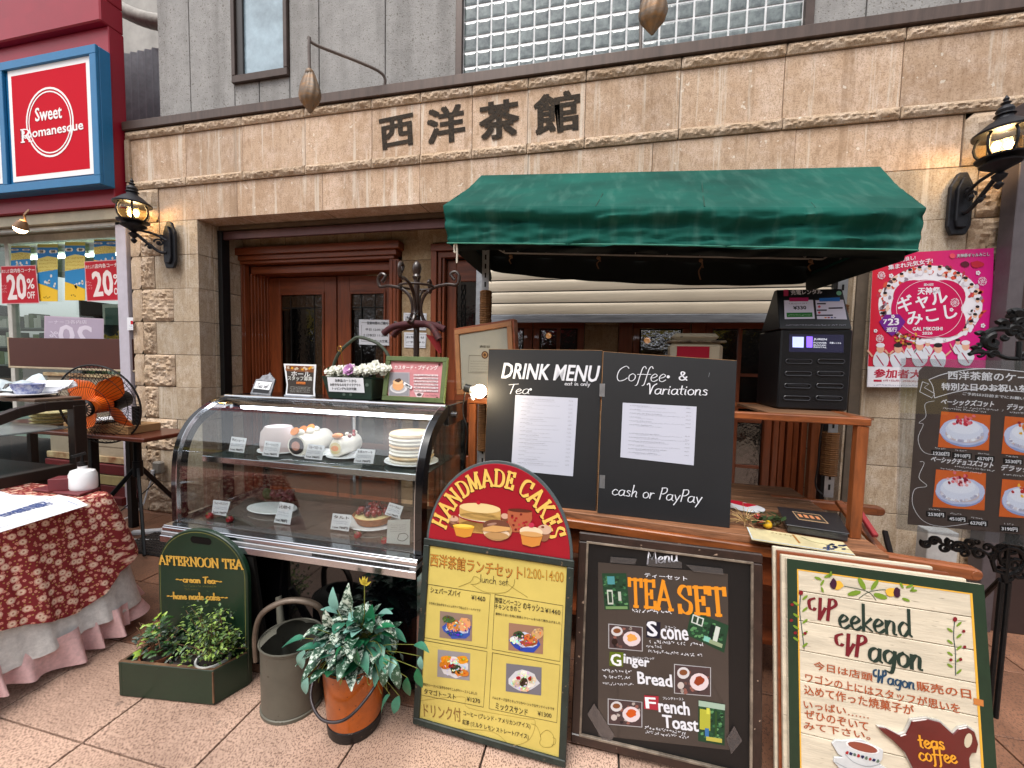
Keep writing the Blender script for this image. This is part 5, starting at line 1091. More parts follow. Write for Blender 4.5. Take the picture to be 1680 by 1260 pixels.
for k, (px, py) in enumerate(((345, 846), (378, 852), (588, 878), (632, 887))):
    q = az(px, py, FZ + .012); q.y = max(q.y, -1.43); o = thing('strawberry', 'red artificial strawberry on the case floor, ' + ('at the left corner', 'second from the left corner', 'below the berry tart', 'beside the grey note')[k], 'strawberry', tuple(q), 'strawberries along the case floor')
    b = B(); b.lathe([(.001, -.016), (.01, -.01), (.015, .002), (.012, .012), (.001, .015)], q, 12, Matrix.Rotation(1.2, 4, 'X')); build('fruit', b, M_REDB, o, smooth=True)
    b = B(); 
    for t in range(4): b.add([q + V((.0, 0, .008)), q + V((.02 * math.cos(t * 1.5), .02 * math.sin(t * 1.5), .014)), q + V((.016 * math.cos(t * 1.5 + .6), .016 * math.sin(t * 1.5 + .6), .01))], [(0, 1, 2)])
    build('leaf', b, mat('green_plastic_leaf', '#3c6a34', .5), o)
q = az(455, 812, FZ + .03); o = thing('grape_bunch', 'bunch of dusky red grapes with a green leaf at the back of the case', 'grapes', tuple(q))
for k in range(26): b = B(); b.ball((q.x + rnd.uniform(-.03, .09), min(q.y, -1.05) + rnd.uniform(-.02, .02), FZ + .018 + rnd.uniform(0, .035)), .012, 8); build('grape', b, mat('dusky_grape', '#8a4a50', .35, var=.1), o, smooth=True)
b = B(); b.ball((q.x - .06, min(q.y, -1.05), FZ + .03), .028, 8, sx=1, sy=.5, sz=1.1); build('leaf', b, mat('green_plastic_leaf', '#3c6a34', .5), o)

# ---------------------------------------------------------------- things standing on the case
TZ2 = 1.2515
# silver card frame
Y = -1.1; S = S3(at(413, 652, Y), at(447, 654, Y), at(424, 620, Y + .05)); S.o.z = TZ2
o = thing('card_frame', 'small ornate silver frame with a handwritten sweets card on top of the cake case', 'frame', tuple(S.o))
S.zoom(400, 560, 4.2); M_PEW = mat('pewter', '#8c8d92', .35, .8, var=.25, scale=60, bump=.5)
def pl(S, pts, h0, h1, name, m, par, bev=.001): b = B(); b.prism([S.w(x, y, h0) for x, y in pts], S.n * (h1 - h0)); return build(name, b, m, par, bev)
pl(S, [(45, 362), (85, 262), (110, 258), (130, 235), (165, 230), (180, 215), (192, 235), (218, 262), (185, 372)], -.008, .002, 'silver_frame', M_PEW, o)
I = Ink(S, .003); I.poly([(62, 352), (92, 270), (196, 280), (172, 362)], '#26262a', 0); I.poly([(72, 326), (92, 274), (198, 284), (178, 338)], '#e4e4e8', 1); I.pen('Tea set', (90, 322), (168, 326), 34, INKB, 2, t=(.08, .12)); I.done('card', o)
# recruitment flyer
S = S3(at(468, 655, Y), at(520, 658, Y), at(466, 597, Y + .02)); S.o.z = TZ2 + .0
o = thing('flyer_stand', 'clear stand holding a dark recruitment flyer reading スタッフ募集 on top of the cake case', 'flyer stand', tuple(S.o)); S.zoom(400, 560, 4.2)
pl(S, [(288, 385), (290, 368), (470, 378), (472, 398)], -.04, .012, 'clear_base', mat('clear_plastic_base', '#aab0bc', .15, .2, bump=0), o)
I = Ink(S, .001); I.poly([(276, 154), (500, 160), (490, 330), (494, 380), (288, 368), (296, 300)], '#dfe0e4', 0); I.poly([(292, 166), (486, 172), (478, 330), (480, 370), (300, 360), (306, 300)], '#3f3834', 1)
I.poly([(292, 166), (486, 172), (484, 215), (296, 205)], '#7a4a2c', 2); 
for t in range(16): I.ell(300 + t * 12, 186 + rnd.uniform(-10, 12), 10, 8, rnd.choice(['#c9b8a4', '#d89a2c', '#5a2c1a', '#8a5a3a']), 3, wob=.6)
I.text('ホール', (330, 240), (460, 244), 34, '#dadada', 4, bold=.02); I.text('スタッフ募集', (306, 268), (474, 274), 30, '#c9c9c4', 4, bold=.02); I.poly([(366, 278), (428, 281), (428, 297), (366, 294)], '#c9743a', 4); I.scrib((372, 293), (424, 295), 9, '#3a2a20', 5)
for t in range(4): I.scrib((322, 318 + t * 11), (462, 322 + t * 11), 8, '#b9b9b4', 4)
I.done('flyer', o)
# flower basket
bk = thing('flower_basket', 'dark green trough basket with tall hoop handle full of white artificial flowers', 'flower basket', tuple(at(580, 655, -1.08)))
M_DGB = mat('dark_green_basket', '#1c3328', .45, var=.15, bump=.1)
def q3(x, y, Yy): return at(400 + x / 4.2, 560 + y / 4.2, Yy)
f = [q3(535, 238, -1.14), q3(880, 262, -1.14), q3(880, 405, -1.13), q3(585, 392, -1.13)]; 
for p in f[2:]: p.z = TZ2 + .001
b = B(); bkv = [V((p.x, p.y + .14, p.z)) for p in f]
b.add(f + bkv, [(0, 1, 2, 3), (4, 7, 6, 5), (0, 3, 7, 4), (1, 5, 6, 2), (3, 2, 6, 7)]); build('trough', b, M_DGB, bk, .002)
b = B(); p0 = q3(600, 230, -1.07); p1 = q3(790, -30 + 0, -1.07); p2 = q3(1010, 120, -1.07); top = q3(800, -28, -1.07)
b.tube(catmull([tuple(p0), tuple(q3(650, 90, -1.07)), tuple(q3(740, 0, -1.07)), tuple(top), tuple(q3(930, 20, -1.07)), tuple(q3(1000, 110, -1.07)), tuple(q3(1005, 200, -1.07))], 6), .008, 8); build('hoop_handle', b, mat('green_willow', '#3b4636', .6, var=.2), bk, smooth=True)
S = S3(f[3], f[2], f[0]); S.zoom(400, 560, 4.2); I = Ink(S, .004); I.poly([(578, 246), (826, 252), (836, 354), (590, 344)], '#e2e4ea', 0)
I.text('全商品!カートから', (632, 278), (780, 282), 20, INKB, 1, bold=.02); I.text('お好きなものをテイクアウト', (600, 306), (810, 310), 19, INKB, 1, bold=.02); I.text('トッピングも注文可能', (615, 332), (780, 336), 18, INKB, 1, bold=.02)
I.done('card', bk)
I = Ink(S, .002); I.ell(692, 366, 10, 10, '#5a6a60', 0); I.ell(738, 366, 10, 10, '#5a6a60', 0); I.ell(850, 300, 12, 12, '#5a6a60', 0); I.done('rivet', bk)
M_WFL = mat('white_petal', '#e8e9dd', .6, var=.08, scale=60, bump=.2); M_PFL = mat('pink_petal', '#c58ac0', .6, var=.15)
def flower(c, r_, m, par, n=6):
    b = B(); c = V(c)
    for ring, (k_, t_) in enumerate(((1, .15), (.7, .6), (.4, .9))):
        for j in range(n):
            a = 2 * math.pi * (j + ring * .5) / n + rnd.random() * .3; ex, ez, en = V((1, 0, 0)), V((0, .55, .83)), V((0, -.83, .55)); d = (ex * math.cos(a) + ez * math.sin(a) + en * t_).normalized() * r_ * (k_ * .6 + .4); s_ = (ex * -math.sin(a) + ez * math.cos(a)) * r_ * .5
            b.add([c, c + d * .6 + s_, c + d, c + d * .6 - s_], [(0, 1, 2, 3)])
    return build('flower', b, m, par)
for k in range(64):
    u = (k % 32) / 32; x_ = f[0].x + .02 + u * (f[1].x - f[0].x + .06); zt2 = f[0].z + .004 + .018 * (k > 31) + .03 * u * (1 if u > .3 else .4) + rnd.uniform(-.01, .018) * (.5 + u)
    flower((x_ + rnd.uniform(-.01, .01), -1.14 + rnd.uniform(0, .1), zt2), rnd.uniform(.016, .024), M_WFL, bk)
flower(tuple(q3(728, 196, -1.13)), .034, M_PFL, bk, 8)
M_LEAFG = mat('plain_green_leaf', '#3f5c2e', .5, var=.3, scale=20)
b = B()
for k in range(160):
    c0 = V((f[0].x + rnd.random() * (f[1].x - f[0].x + .05), -1.13 + rnd.random() * .11, f[0].z - .008 + rnd.random() * .045)); d = V((rnd.uniform(-1, 1), rnd.uniform(-1, .3), rnd.uniform(0, 1.2))).normalized() * rnd.uniform(.012, .028); s_ = d.cross(V((0, 0, 1))).normalized() * .005
    b.add([c0, c0 + d * .5 + s_, c0 + d, c0 + d * .5 - s_], [(0, 1, 2, 3)])
kind(build('small_leaves', b, M_LEAFG, bk), 'stuff')
b = B(); b.tube([q3(660, 50, -1.1) + V((.012 * math.cos(t * .5), 0, .012 * math.sin(t * .5))) for t in range(14)], .0018, 5); b.tube([q3(668, 60, -1.1), q3(690, 180, -1.1)], .002, 5)
build('gold_clip', b, M_BRASS, bk, smooth=True)
# green framed pink sign
Y = -1.12; S = S3(at(628, 661, Y), at(726, 666, Y), at(632, 587, Y + .04)); S.o.z = TZ2 + .001
o = thing('pudding_sign', 'pink dessert sign in an olive green wooden frame standing on the cake case', 'sign', tuple(S.o)); S.zoom(560, 420, 4.5)
Wd = (S.loc(768, 760) - S.loc(318, 750)).length; Hd = (S.loc(318, 750) - S.loc(300, 1075)).length; M_OLV = mat('olive_green_frame', '#56663a', .55, var=.15)
frame('frame', S, 0, Wd, 0, Hd, .022, -.008, .012, M_OLV, o); slab('panel', S, .02, Wd - .02, .02, Hd - .02, .006, mat('pink_card', '#c98288', .6, var=.08, scale=8), o)
I = Ink(S, .0012); I.text('カスタード・プディング', (392, 838), (712, 842), 32, '#f0e6e6', 1, bold=.02); I.poly([(350, 858), (505, 860), (505, 1035), (350, 1030)], '#a5a0a6', 1); I.poly([(358, 864), (498, 866), (498, 1028), (358, 1024)], '#8d8b92', 2)
I.ell(425, 975, 66, 40, '#d0ced2', 3); I.ell(422, 975, 50, 28, '#b0aeb2', 4); I.ell(422, 958, 42, 36, '#d8a070', 5); I.ell(422, 930, 38, 20, '#e4b88a', 6); I.ell(425, 918, 24, 14, '#4a342c', 7, wob=.5)
I.poly([(470, 930), (530, 965), (520, 985), (462, 952)], '#e6e6ea', 7); I.text('限定', (476, 958), (516, 976), 16, INKB, 8, bold=.03)
for t in range(6): I.poly([(536, 872 + t * 23), (716, 876 + t * 23), (716, 890 + t * 23), (536, 886 + t * 23)], '#d8c4c8', 2); I.scrib((540, 885 + t * 23), (712, 889 + t * 23), 11, '#6a5a60', 3)
I.poly([(540, 1005), (612, 1010), (590, 1048), (560, 1044)], '#d8c4c8', 2); I.ell(577, 1024, 18, 11, '#5a4a4c', 3); I.scrib((620, 1032), (712, 1036), 12, '#6a5a60', 3)
for q in ((360, 790), (726, 802), (340, 1030), (708, 1050)): I.ell(q[0], q[1], 9, 9, '#5a2c28', 2)
I.done('print', o)
CS = 1.1
for o in [o for o in bpy.data.objects if o not in before_case and o.parent is None]: o.location = V(o.location) * CS + V((0, .278, -.145)); o.scale = (CS, CS, CS)  # scales the case group about the camera position, shifting it away from the viewpoint
# coat stand
cx, cy = -1.26, -.42; pt = at(684, 428, cy); cx = pt.x
cst = thing('coat_stand', 'dark bentwood coat stand behind the cake case', 'coat stand', (cx, cy, 0)); M_BENT = mat('dark_bentwood', '#32231e', .35, var=.1, bump=.05, coat=.3)
zt3 = pt.z; zr = at(684, 465, cy).z; zl = at(684, 560, cy).z
b = B(); b.tube([(cx, cy, .25), (cx, cy, zt3 - .10)], .019, 12); b.lathe([(.02, -.12), (.028, -.10), (.02, -.085), (.026, -.07), (.03, -.045), (.024, -.02), (.008, 0), (.001, .002)], (cx, cy, zt3), 16); b.lathe([(.022, -.3), (.03, -.28), (.022, -.26)], (cx, cy, zt3 - .05), 16); build('pole', b, M_BENT, cst, smooth=40)
b = B(); b.tube([(cx + .11 * math.cos(t * .262), cy + .11 * math.sin(t * .262), zr - .02) for t in range(24)], .008, 8, closed=True); build('ring', b, M_BENT, cst, smooth=True)
for a in (0.05, math.pi - .05, math.pi / 2 + .1, -math.pi / 2 + .1):
    d = V((math.cos(a), math.sin(a), 0)); sc_ = 1.0
    g = lambda r_, z: tuple(V((cx, cy, 0)) + d * r_ + V((0, 0, z)))
    zt_a, zm = at(684, 447, cy).z, zr
    P = [g(.25, zt_a - .05), g(.225, zt_a - .015), g(.255, zt_a), g(.28, zt_a - .03), g(.265, zt_a - .08), g(.2, zm - .01), g(.11, zm - .03), g(.05, zm - .08), g(.028, zm - .16), g(.05, zm - .23), g(.10, zm - .262), g(.16, zm - .245)]
    b = B(); b.tube(catmull(P, 5), .0105, 8); build('bent_arm', b, M_BENT, cst, smooth=True)
for a in (.6, 2.2, 3.8, 5.4):
    b = B(); b.tube(catmull([(cx, cy, .3), (cx + .1 * math.cos(a), cy + .1 * math.sin(a), .2), (cx + .24 * math.cos(a), cy + .24 * math.sin(a), .02)], 5), .011, 8); build('leg', b, M_BENT, cst, smooth=True)
# hangers on it
M_HNG = mat('wine_velvet', '#4a1c24', .8, var=.15, scale=40, bump=.3); M_TART = mat('tartan_ribbon', '#5a1c20', .7, var=.5, scale=60, col2='#141414')
hz = at(640, 545, -.48)
for k, (a, dz, m, lb) in enumerate(((.06, 0, M_HNG, 'padded wine red coat hanger hooked on the coat stand'), (-.45, -.005, M_TART, 'tartan covered coat hanger behind the wine red one'))):
    o = thing('coat_hanger', lb, 'hanger', (cx, cy - .06, hz.z), 'padded hangers on the coat stand'); d = V((math.cos(a), math.sin(a) * .6, 0)); c0 = V((cx + .0, cy - .05 + k * .03, hz.z + .055 + dz))
    b = B(); b.tube(catmull([tuple(c0 + d * -.2 + V((0, 0, -.065))), tuple(c0 + d * -.13 + V((0, 0, -.02))), tuple(c0), tuple(c0 + d * .13 + V((0, 0, -.008))), tuple(c0 + d * .21 + V((0, 0, -.035 - k * .06)))], 5), [.021] * 21, 10); build('padded_arm', b, m, o, smooth=True)
    b = B(); b.tube([tuple(c0 + V((.02 * math.cos(t * .35), 0, .05 + .02 * math.sin(t * .35)))) for t in range(13)] + [tuple(c0)], .0025, 6); build('hook', b, M_CHR, o, smooth=True)
b = B(); q = V((cx + .17, cy - .04, hz.z - .03)); b.prism([q, q + V((.02, 0, -.09)), q + V((-.0, 0, -.10)), q + V((-.09, 0, .02))], (0, .01, 0)); tag(build('red_scarf', b, mat('red_cloth', '#8a1418', .8)), 'small red cloth hanging from the right end of the tartan hanger', 'cloth')
# notices behind
def notice(c, Y, label, lines, Zm=(0, 0, 1)):
    S = Surf(at(c[0][0], c[0][1], Y), (1, 0, 0), (0, 0, 1)); I = Ink(S, 0); I.poly(c, '#d8dae0', 0); f = lambda u, v: (c[0][0] + (c[1][0] - c[0][0]) * u + (c[3][0] - c[0][0]) * v, c[0][1] + (c[1][1] - c[0][1]) * u + (c[3][1] - c[0][1]) * v)
    for u0, u1, v, h, t in lines: I.text(t, f(u0, v), f(u1, v), h, INKB, 1, bold=.015)
    I.line([f(.08, .22), f(.08, .88), f(.95, .9)], .5, '#6a6a72', 1); I.line([f(.08, .12), f(.95, .14), f(.95, .9)], .5, '#6a6a72', 1)
    return tag(I.done('notice', None), label, 'notice')
notice([(589, 524), (642, 525), (642, 567), (589, 565)], .6, 'white opening hours notice reading 営業時間のご案内 on the door glass', [(.25, .9, .2, 5, '営業時間のご案内'), (.2, .9, .45, 4.5, '平日 12:00-20時'), (.12, .9, .68, 4.5, '土日祝日 11-20時'), (.3, .88, .9, 4, 'お気軽にお客様')])
notice([(662, 513), (700, 514), (699, 542), (662, 541)], .444, 'upper white notice on the narrow stone pier behind the coat stand', [(.1, .9, .4, 6, '本日のお茶'), (.1, .9, .8, 5, '西洋茶館')])
notice([(663, 545), (700, 546), (698, 571), (663, 570)], .444, 'lower white notice on the narrow stone pier behind the coat stand', [(.1, .9, .4, 4, 'お知らせ'), (.1, .9, .7, 3, 'ご予約承り')])

# ================================================================ WAGON, AWNING
WZ = .76
wg = thing('market_wagon', 'brown wooden market wagon with a gallery rail and two round ended handles', 'wagon', (.25, -.6, 0))
yF = lambda x: -.955 - .11 * (x + .1) if x > -.1 else -.955 + .01
b = None
xl, xr = -.60, 1.07
fl, fr_ = V((xl, -.93, WZ)), V((xr, -1.085, WZ)); bl_, br_ = V((xl, -.24, WZ)), V((xr + .02, -.26, WZ))
for k in range(6):                                   # planks of the top
    a, c = k / 6, (k + 1) / 6; b = B(); g = .0025
    P = [fl.lerp(bl_, a) + V((0, g, 0)), fr_.lerp(br_, a) + V((0, g, 0)), fr_.lerp(br_, c) - V((0, g, 0)), fl.lerp(bl_, c) - V((0, g, 0))]
    b.prism([p + V((0, 0, -.03 - .001 * (k % 2))) for p in P], (0, 0, .03)); build('plank', b, M_PLANK if k else mat('worn_edge_plank', '#a06d4c', .55, var=.35, scale=6, stretch=(.6, 9, 9), bump=.4), wg, .002)
b = B(); b.beam(fl + V((0, -.004, -.05)), fr_ + V((.03, -.004, -.05)), .035, .04, up=(0, 0, 1)); build('edge_rail', b, M_CARTH, wg, .004)
b = B(); b.beam(fl + V((.02, .05, -.14)), fr_ + V((-.02, .05, -.14)), .025, .14, up=(0, 0, 1)); build('apron', b, M_WOODH, wg, .003)
b = B(); b.beam(bl_ + V((.02, -.05, -.12)), br_ + V((-.02, -.05, -.12)), .025, .12, up=(0, 0, 1)); build('apron', b, M_WOODH, wg, .003)
for p in (fl + V((.05, .08, 0)), fr_ + V((-.06, .09, 0)), bl_ + V((.05, -.06, 0)), br_ + V((-.06, -.06, 0))):
    b = B(); b.beam((p.x, p.y, 0), (p.x, p.y, WZ - .032), .055, .055); build('leg', b, M_CART, wg, .004)
b = B(); b.box(xl + .05, xr - .05, -.86, -.32, .2, .22); build('lower_shelf', b, M_WOODH, wg)
for (p, q) in ((az(1340, 899, .725), az(1596, 940, .715)), (az(1240, 800, .74) + V((0, -.2, 0)), az(1442, 838, .74))):
    b = B(); d = (q - p).normalized(); b.beam(p, q, .042, .045); b.tube([q - d * .002 - V((0, .021, 0)), q - d * .002 + V((0, .021, 0))], .0215, 14); build('handle', b, M_CARTH, wg, .006)
# gallery
GZ = 1.25; gF = lambda x: -.935 - .03 * (x + .1)
gp = [(at(776, 700, -.78).x, -.78), (1.03, -.94), (-.585, -.45), (1.10, -.445)]
for x, y in gp: wbox('gallery_post', x - .02, x + .02, y - .018, y + .018, WZ + .001, GZ - .032, M_CART, wg)
for (x0, y0), (x1, y1) in ((gp[0], gp[1]), (gp[2], gp[3]), (gp[1], gp[3]), (gp[0], gp[2])):
    b = B(); a_, c_2 = V((x0, y0, GZ - .015)), V((x1, y1, GZ - .015)); d = (c_2 - a_).normalized(); 
    if abs(d.x) > .5: a_ -= d * .025; c_2 += d * .025
    else: a_ += d * .024; c_2 -= d * .024
    b.beam(a_, c_2, .045, .03, up=(0, 0, 1)); build('gallery_rail', b, M_CARTH, wg, .004)
b = B(); b.box(.72, 1.09, -.91, -.47, GZ - .012, GZ - .002); build('gallery_board', b, M_PLANK, wg)
# awning poles
aw = thing('awning', 'green canvas awning on rope wrapped slotted steel poles over the wagon', 'awning', (.2, -.45, 0))
M_JUTE = mat('jute_rope', '#8a5f36', .9, var=.25, scale=8, stretch=(1, 1, 22), bump=.9, bscale=60); M_SLOT = mat('slotted_steel', '#b9bcc0', .4, .6, var=.15)
poles = [(at(793, 470, -.44).x, -.40, 2.25), (at(1394, 480, -.46).x, -.40, 2.15)]
def angle_pole(x, y, z0, z1, s_, par):
    b = B(); b.box(x - .022, x + .022, y, y + .003, z0, z1); b.box(x + (.019 if s_ > 0 else -.022), x + (.022 if s_ > 0 else -.019), y + .0031, y + .04, z0, z1); o = build('slotted_pole', b, M_SLOT, par)
    b = B(); z = z0 + .04
    while z < z1: b.box(x - .005, x + .005, y - .0012, y - .0004, z, z + .03); z += .055
    build('slot', b, M_DARK, o); return o
def rope(x, y, z0, z1, par):
    b = B(); n = int((z1 - z0) / .011); 
    for k in range(n): b.tube([(x + (.03 + .003 * rnd.random()) * math.cos(t * math.pi / 5) * 1.05, y + .018 + .032 * math.sin(t * math.pi / 5), z0 + k * .011 + .003 * rnd.random()) for t in range(10)], .0066, 5, closed=True)
    kind(build('rope_wrapping', b, M_JUTE, par), 'stuff')
for i, (x, y, z1) in enumerate(poles):
    angle_pole(x, y, WZ, z1, 1 if i else -1, aw)
    za = at(790 if i == 0 else 1390, 474 if i == 0 else 498, y).z
    rope(x, y, WZ + .12, za, aw) if i == 0 else (rope(x, y, 1.28, za, aw), rope(x, y, WZ + .12, WZ + .36, aw))
# canvas
M_CANV = bpy.data.materials.new('green_canvas'); M_CANV.use_nodes = True
n_ = M_CANV.node_tree.nodes; l__ = M_CANV.node_tree.links; p_ = n_['Principled BSDF']; p_.inputs['Roughness'].default_value = .85; p_.inputs['Specular IOR Level'].default_value = .15; p_.inputs['Sheen Weight'].default_value = .03
tc_ = n_.new('ShaderNodeTexCoord'); nz_ = n_.new('ShaderNodeTexNoise'); nz_.inputs['Scale'].default_value = 3; nz_.inputs['Detail'].default_value = 7; rp_ = n_.new('ShaderNodeValToRGB')
rp_.color_ramp.elements[0].color = lin('#083f37'); rp_.color_ramp.elements[1].color = lin('#10574c'); rp_.color_ramp.elements[0].position = .3; rp_.color_ramp.elements[1].position = .7
l__.new(tc_.outputs['Object'], nz_.inputs['Vector']); l__.new(nz_.outputs[0], rp_.inputs[0]); l__.new(rp_.outputs[0], p_.inputs['Base Color'])
st_ = n_.new('ShaderNodeTexNoise'); st_.inputs['Scale'].default_value = 9; st_.inputs['Detail'].default_value = 8; mp_ = n_.new('ShaderNodeMapping'); mp_.inputs['Scale'].default_value = (2.4, .5, .6); l__.new(tc_.outputs['Object'], mp_.inputs[0]); l__.new(mp_.outputs[0], st_.inputs['Vector'])
sr_ = n_.new('ShaderNodeMapRange'); sr_.inputs[1].default_value = .5; sr_.inputs[2].default_value = .78; sr_.inputs[4].default_value = .2; l__.new(st_.outputs[0], sr_.inputs[0]); sm_ = n_.new('ShaderNodeMix'); sm_.data_type = 'RGBA'; l__.new(sr_.outputs[0], sm_.inputs[0]); l__.new(rp_.outputs[0], sm_.inputs[6]); sm_.inputs[7].default_value = lin('#6a8f84'); l__.new(sm_.outputs[2], p_.inputs['Base Color'])
bb_ = n_.new('ShaderNodeBump'); bb_.inputs['Strength'].default_value = .55; bb_.inputs['Distance'].default_value = .003; nb2 = n_.new('ShaderNodeTexNoise'); nb2.inputs['Scale'].default_value = 14; nb2.inputs['Detail'].default_value = 8; l__.new(tc_.outputs['Object'], nb2.inputs['Vector']); l__.new(nb2.outputs[0], bb_.inputs['Height']); l__.new(bb_.outputs[0], p_.inputs['Normal'])
FL, FR = at(727, 337, -.95), at(1520, 341, -.95); TL, TR = at(790, 289, -.42), at(1444, 275, -.42)
BL, BR = V((FL.x - .02, -.06, FL.z + .01)), V((FR.x + .02, -.06, FR.z + .01))
vFL, vFR = at(734, 399, -.945), at(1506, 411, -.945)
def nse(x, y, z, f): return noise.noise(V((x * f, y * f, z * f)))
b = B()
def slope(A, Bq, Cq, D, nu, nv, sag=.015):       # A,B lower; D,C upper
    def fn(u, v):
        p = A.lerp(Bq, u).lerp(D.lerp(Cq, u), v); k = math.sin(math.pi * v) * math.sin(math.pi * u) 
        p.z -= sag * math.sin(math.pi * v) + .010 * nse(p.x, p.y, 0, 3) * k + .008 * nse(p.x, p.y * 2, 1, 9) * min(1, 4 * v * (1 - v)) + .004 * nse(p.x * 2, p.y * 2, 4, 16) * min(1, 4 * v * (1 - v)) + (.006 * abs(math.sin(u * math.pi * 6)) * (1 - v) - .005) * min(1, v * 6); return p
    b.grid(nu, nv, fn)
slope(FL, FR, TR, TL, 110, 16); slope(BR, BL, TL, TR, 40, 6); slope(BL, FL, TL, TL, 14, 8); slope(FR, BR, TR, TR, 14, 8)
def valance(A, Bq, C_, D, nu, nv, out, dd=1.0):           # top A,B  bottom C(under B),D(under A)
    out = V(out)
    def fn(u, v):
        p = A.lerp(Bq, u).lerp(D.lerp(C_, u), v); e = min(1, min(u, 1 - u) * 12)
        f_ = .020 * math.sin(math.pi * min(1, v * 2.6)) * e - .016 * math.sin(math.pi * max(0, min(1, (v - .28) * 2.2))) * e
        d_ = (nse(p.x * 1.0 + v * .5, 0, v * .9, 5) * .020 + nse(p.x + v * .25, 3, v * .5, 14) * .012 + nse(p.x - v * .3, 5, v, 28) * .004) * min(1, v * 5) * dd
        return p + out * (f_ + d_) + V((0, 0, .004 * math.sin(p.x * 9) * v))
    b.grid(nu, nv, fn)
valance(FL, FR, vFR, vFL, 150, 18, (0, -1, 0)); h_ = V((0, 0, -.19))
hb = lambda p, d: p + V((0, 0, -d))
valance(FR, BR, hb(BR, .15), vFR, 40, 12, (1, 0, 0), .6); valance(BL, FL, vFL, hb(BL, .18), 40, 12, (-1, 0, 0), .6)
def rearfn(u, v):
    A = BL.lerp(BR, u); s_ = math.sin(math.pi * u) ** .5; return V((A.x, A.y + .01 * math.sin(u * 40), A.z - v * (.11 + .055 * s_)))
can = build('canopy', b, M_CANV, aw, smooth=80)
M_UNDERSHADE = mat('underside_shade_black', '#07100d', .9, var=.1, bump=.05)  # shade under the awning painted as an added near-black layer, rear valance included
bl2 = B(); bl2.v = [(x * .985 + .003, y + (.045 if y < -.7 else 0), z - .022) for x, y, z in b.v]; bl2.f = list(b.f); bl2.m = list(b.m); bl2.grid(60, 8, rearfn); build('underside_shade', bl2, M_UNDERSHADE, aw, smooth=80)
b = B(); b.tube([vFL + V((0, -.004, 0)), vFL.lerp(vFR, .5) + V((0, -.012, .004)), vFR + V((0, -.004, 0))], .003, 6); build('hem', b, mat('pale_green_hem', '#3e8a78', .7), can, smooth=True)
for u_ in (.17, .37, .60, .81):
    b = B(); P_ = []
    for t in range(9):
        v_ = 1 - t / 8; p = FL.lerp(FR, u_).lerp(TL.lerp(TR, u_), v_); k = math.sin(math.pi * v_) * math.sin(math.pi * u_); p.z += -.015 * math.sin(math.pi * v_) + .010 * nse(p.x, p.y, 0, 3) * k + .006 * nse(p.x, p.y * 2, 1, 9) * min(1, 4 * v_ * (1 - v_)) + .006 * abs(math.sin(u_ * math.pi * 6)) * (1 - v_) - .004; P_.append(p)
    b.tube(P_, .0028, 5); build('seam', b, mat('seam_thread', '#0c4438', .9), can, smooth=True)
M_ROD = mat('pale_rod', '#8d8a84', .5, .3)
b = B(); ra, rb_ = at(828, 415, -.5), at(1350, 425, -.5); b.tube([ra, rb_], .005, 6); build('cross_rod', b, M_ROD, aw, smooth=True)
for a_, c_2 in ((ra, at(800, 398, -.7)), (rb_, at(1390, 402, -.7)), (ra, at(822, 396, -.6))): b = B(); b.tube([a_, c_2], .004, 6); build('strut', b, M_ROD, aw, smooth=True)
for k in range(10):
    u = (k + .5) / 10; p = ra.lerp(rb_, u); q = vFL.lerp(vFR, .1 + .8 * u) + V((0, .12, .1)); b = B(); b.tube([p, V((p.x + (u - .5) * -.1, -.43, TL.lerp(TR, u).z - .1))], .0022, 5); b.tube([p, q], .0022, 5); build('rib', b, M_ROD, aw, smooth=True)
M_STR = mat('white_cord', '#c9c2b4', .8); M_BRO = mat('brown_cord', '#6a4c30', .8)
def cord(px, py, ln, m, lb):
    p = at(px, py, -.5); b = B(); b.tube(catmull([tuple(p), (p.x + .008, p.y, p.z - ln * .3), (p.x - .008, p.y, p.z - ln * .6), (p.x + .003, p.y, p.z - ln)], 4), .0035, 6); b.ball(p + V((0, 0, -.01)), .011, 8); b.tube([p + V((0, 0, -.005)), p + V((.012, -.005, -ln * .45))], .003, 5); tag(build('tie_cord', b, m, smooth=True), lb, 'cord', 'cords tied under the awning')
cord(838, 417, .055, M_BRO, 'brown cord tied to the left end of the awning rod'); cord(982, 420, .07, M_BRO, 'brown cord tied near the middle of the awning rod'); cord(1150, 424, .11, M_BRO, 'long cord hanging from the awning rod right of its middle'); cord(1330, 425, .06, M_BRO, 'brown cord tied to the right end of the awning rod')
p = at(747, 397, -.93); b = B()
for dx in (-.004, .005): b.tube(catmull([tuple(p + V((dx, 0, .0))), tuple(p + V((dx * 1.6, .004, -.04))), tuple(p + V((dx + .004, 0, -.10 if dx > 0 else -.05)))], 4), .005, 6)
tag(build('tie_cord', b, M_STR, smooth=True), 'white cotton tape hanging from the left front corner of the awning', 'cord')

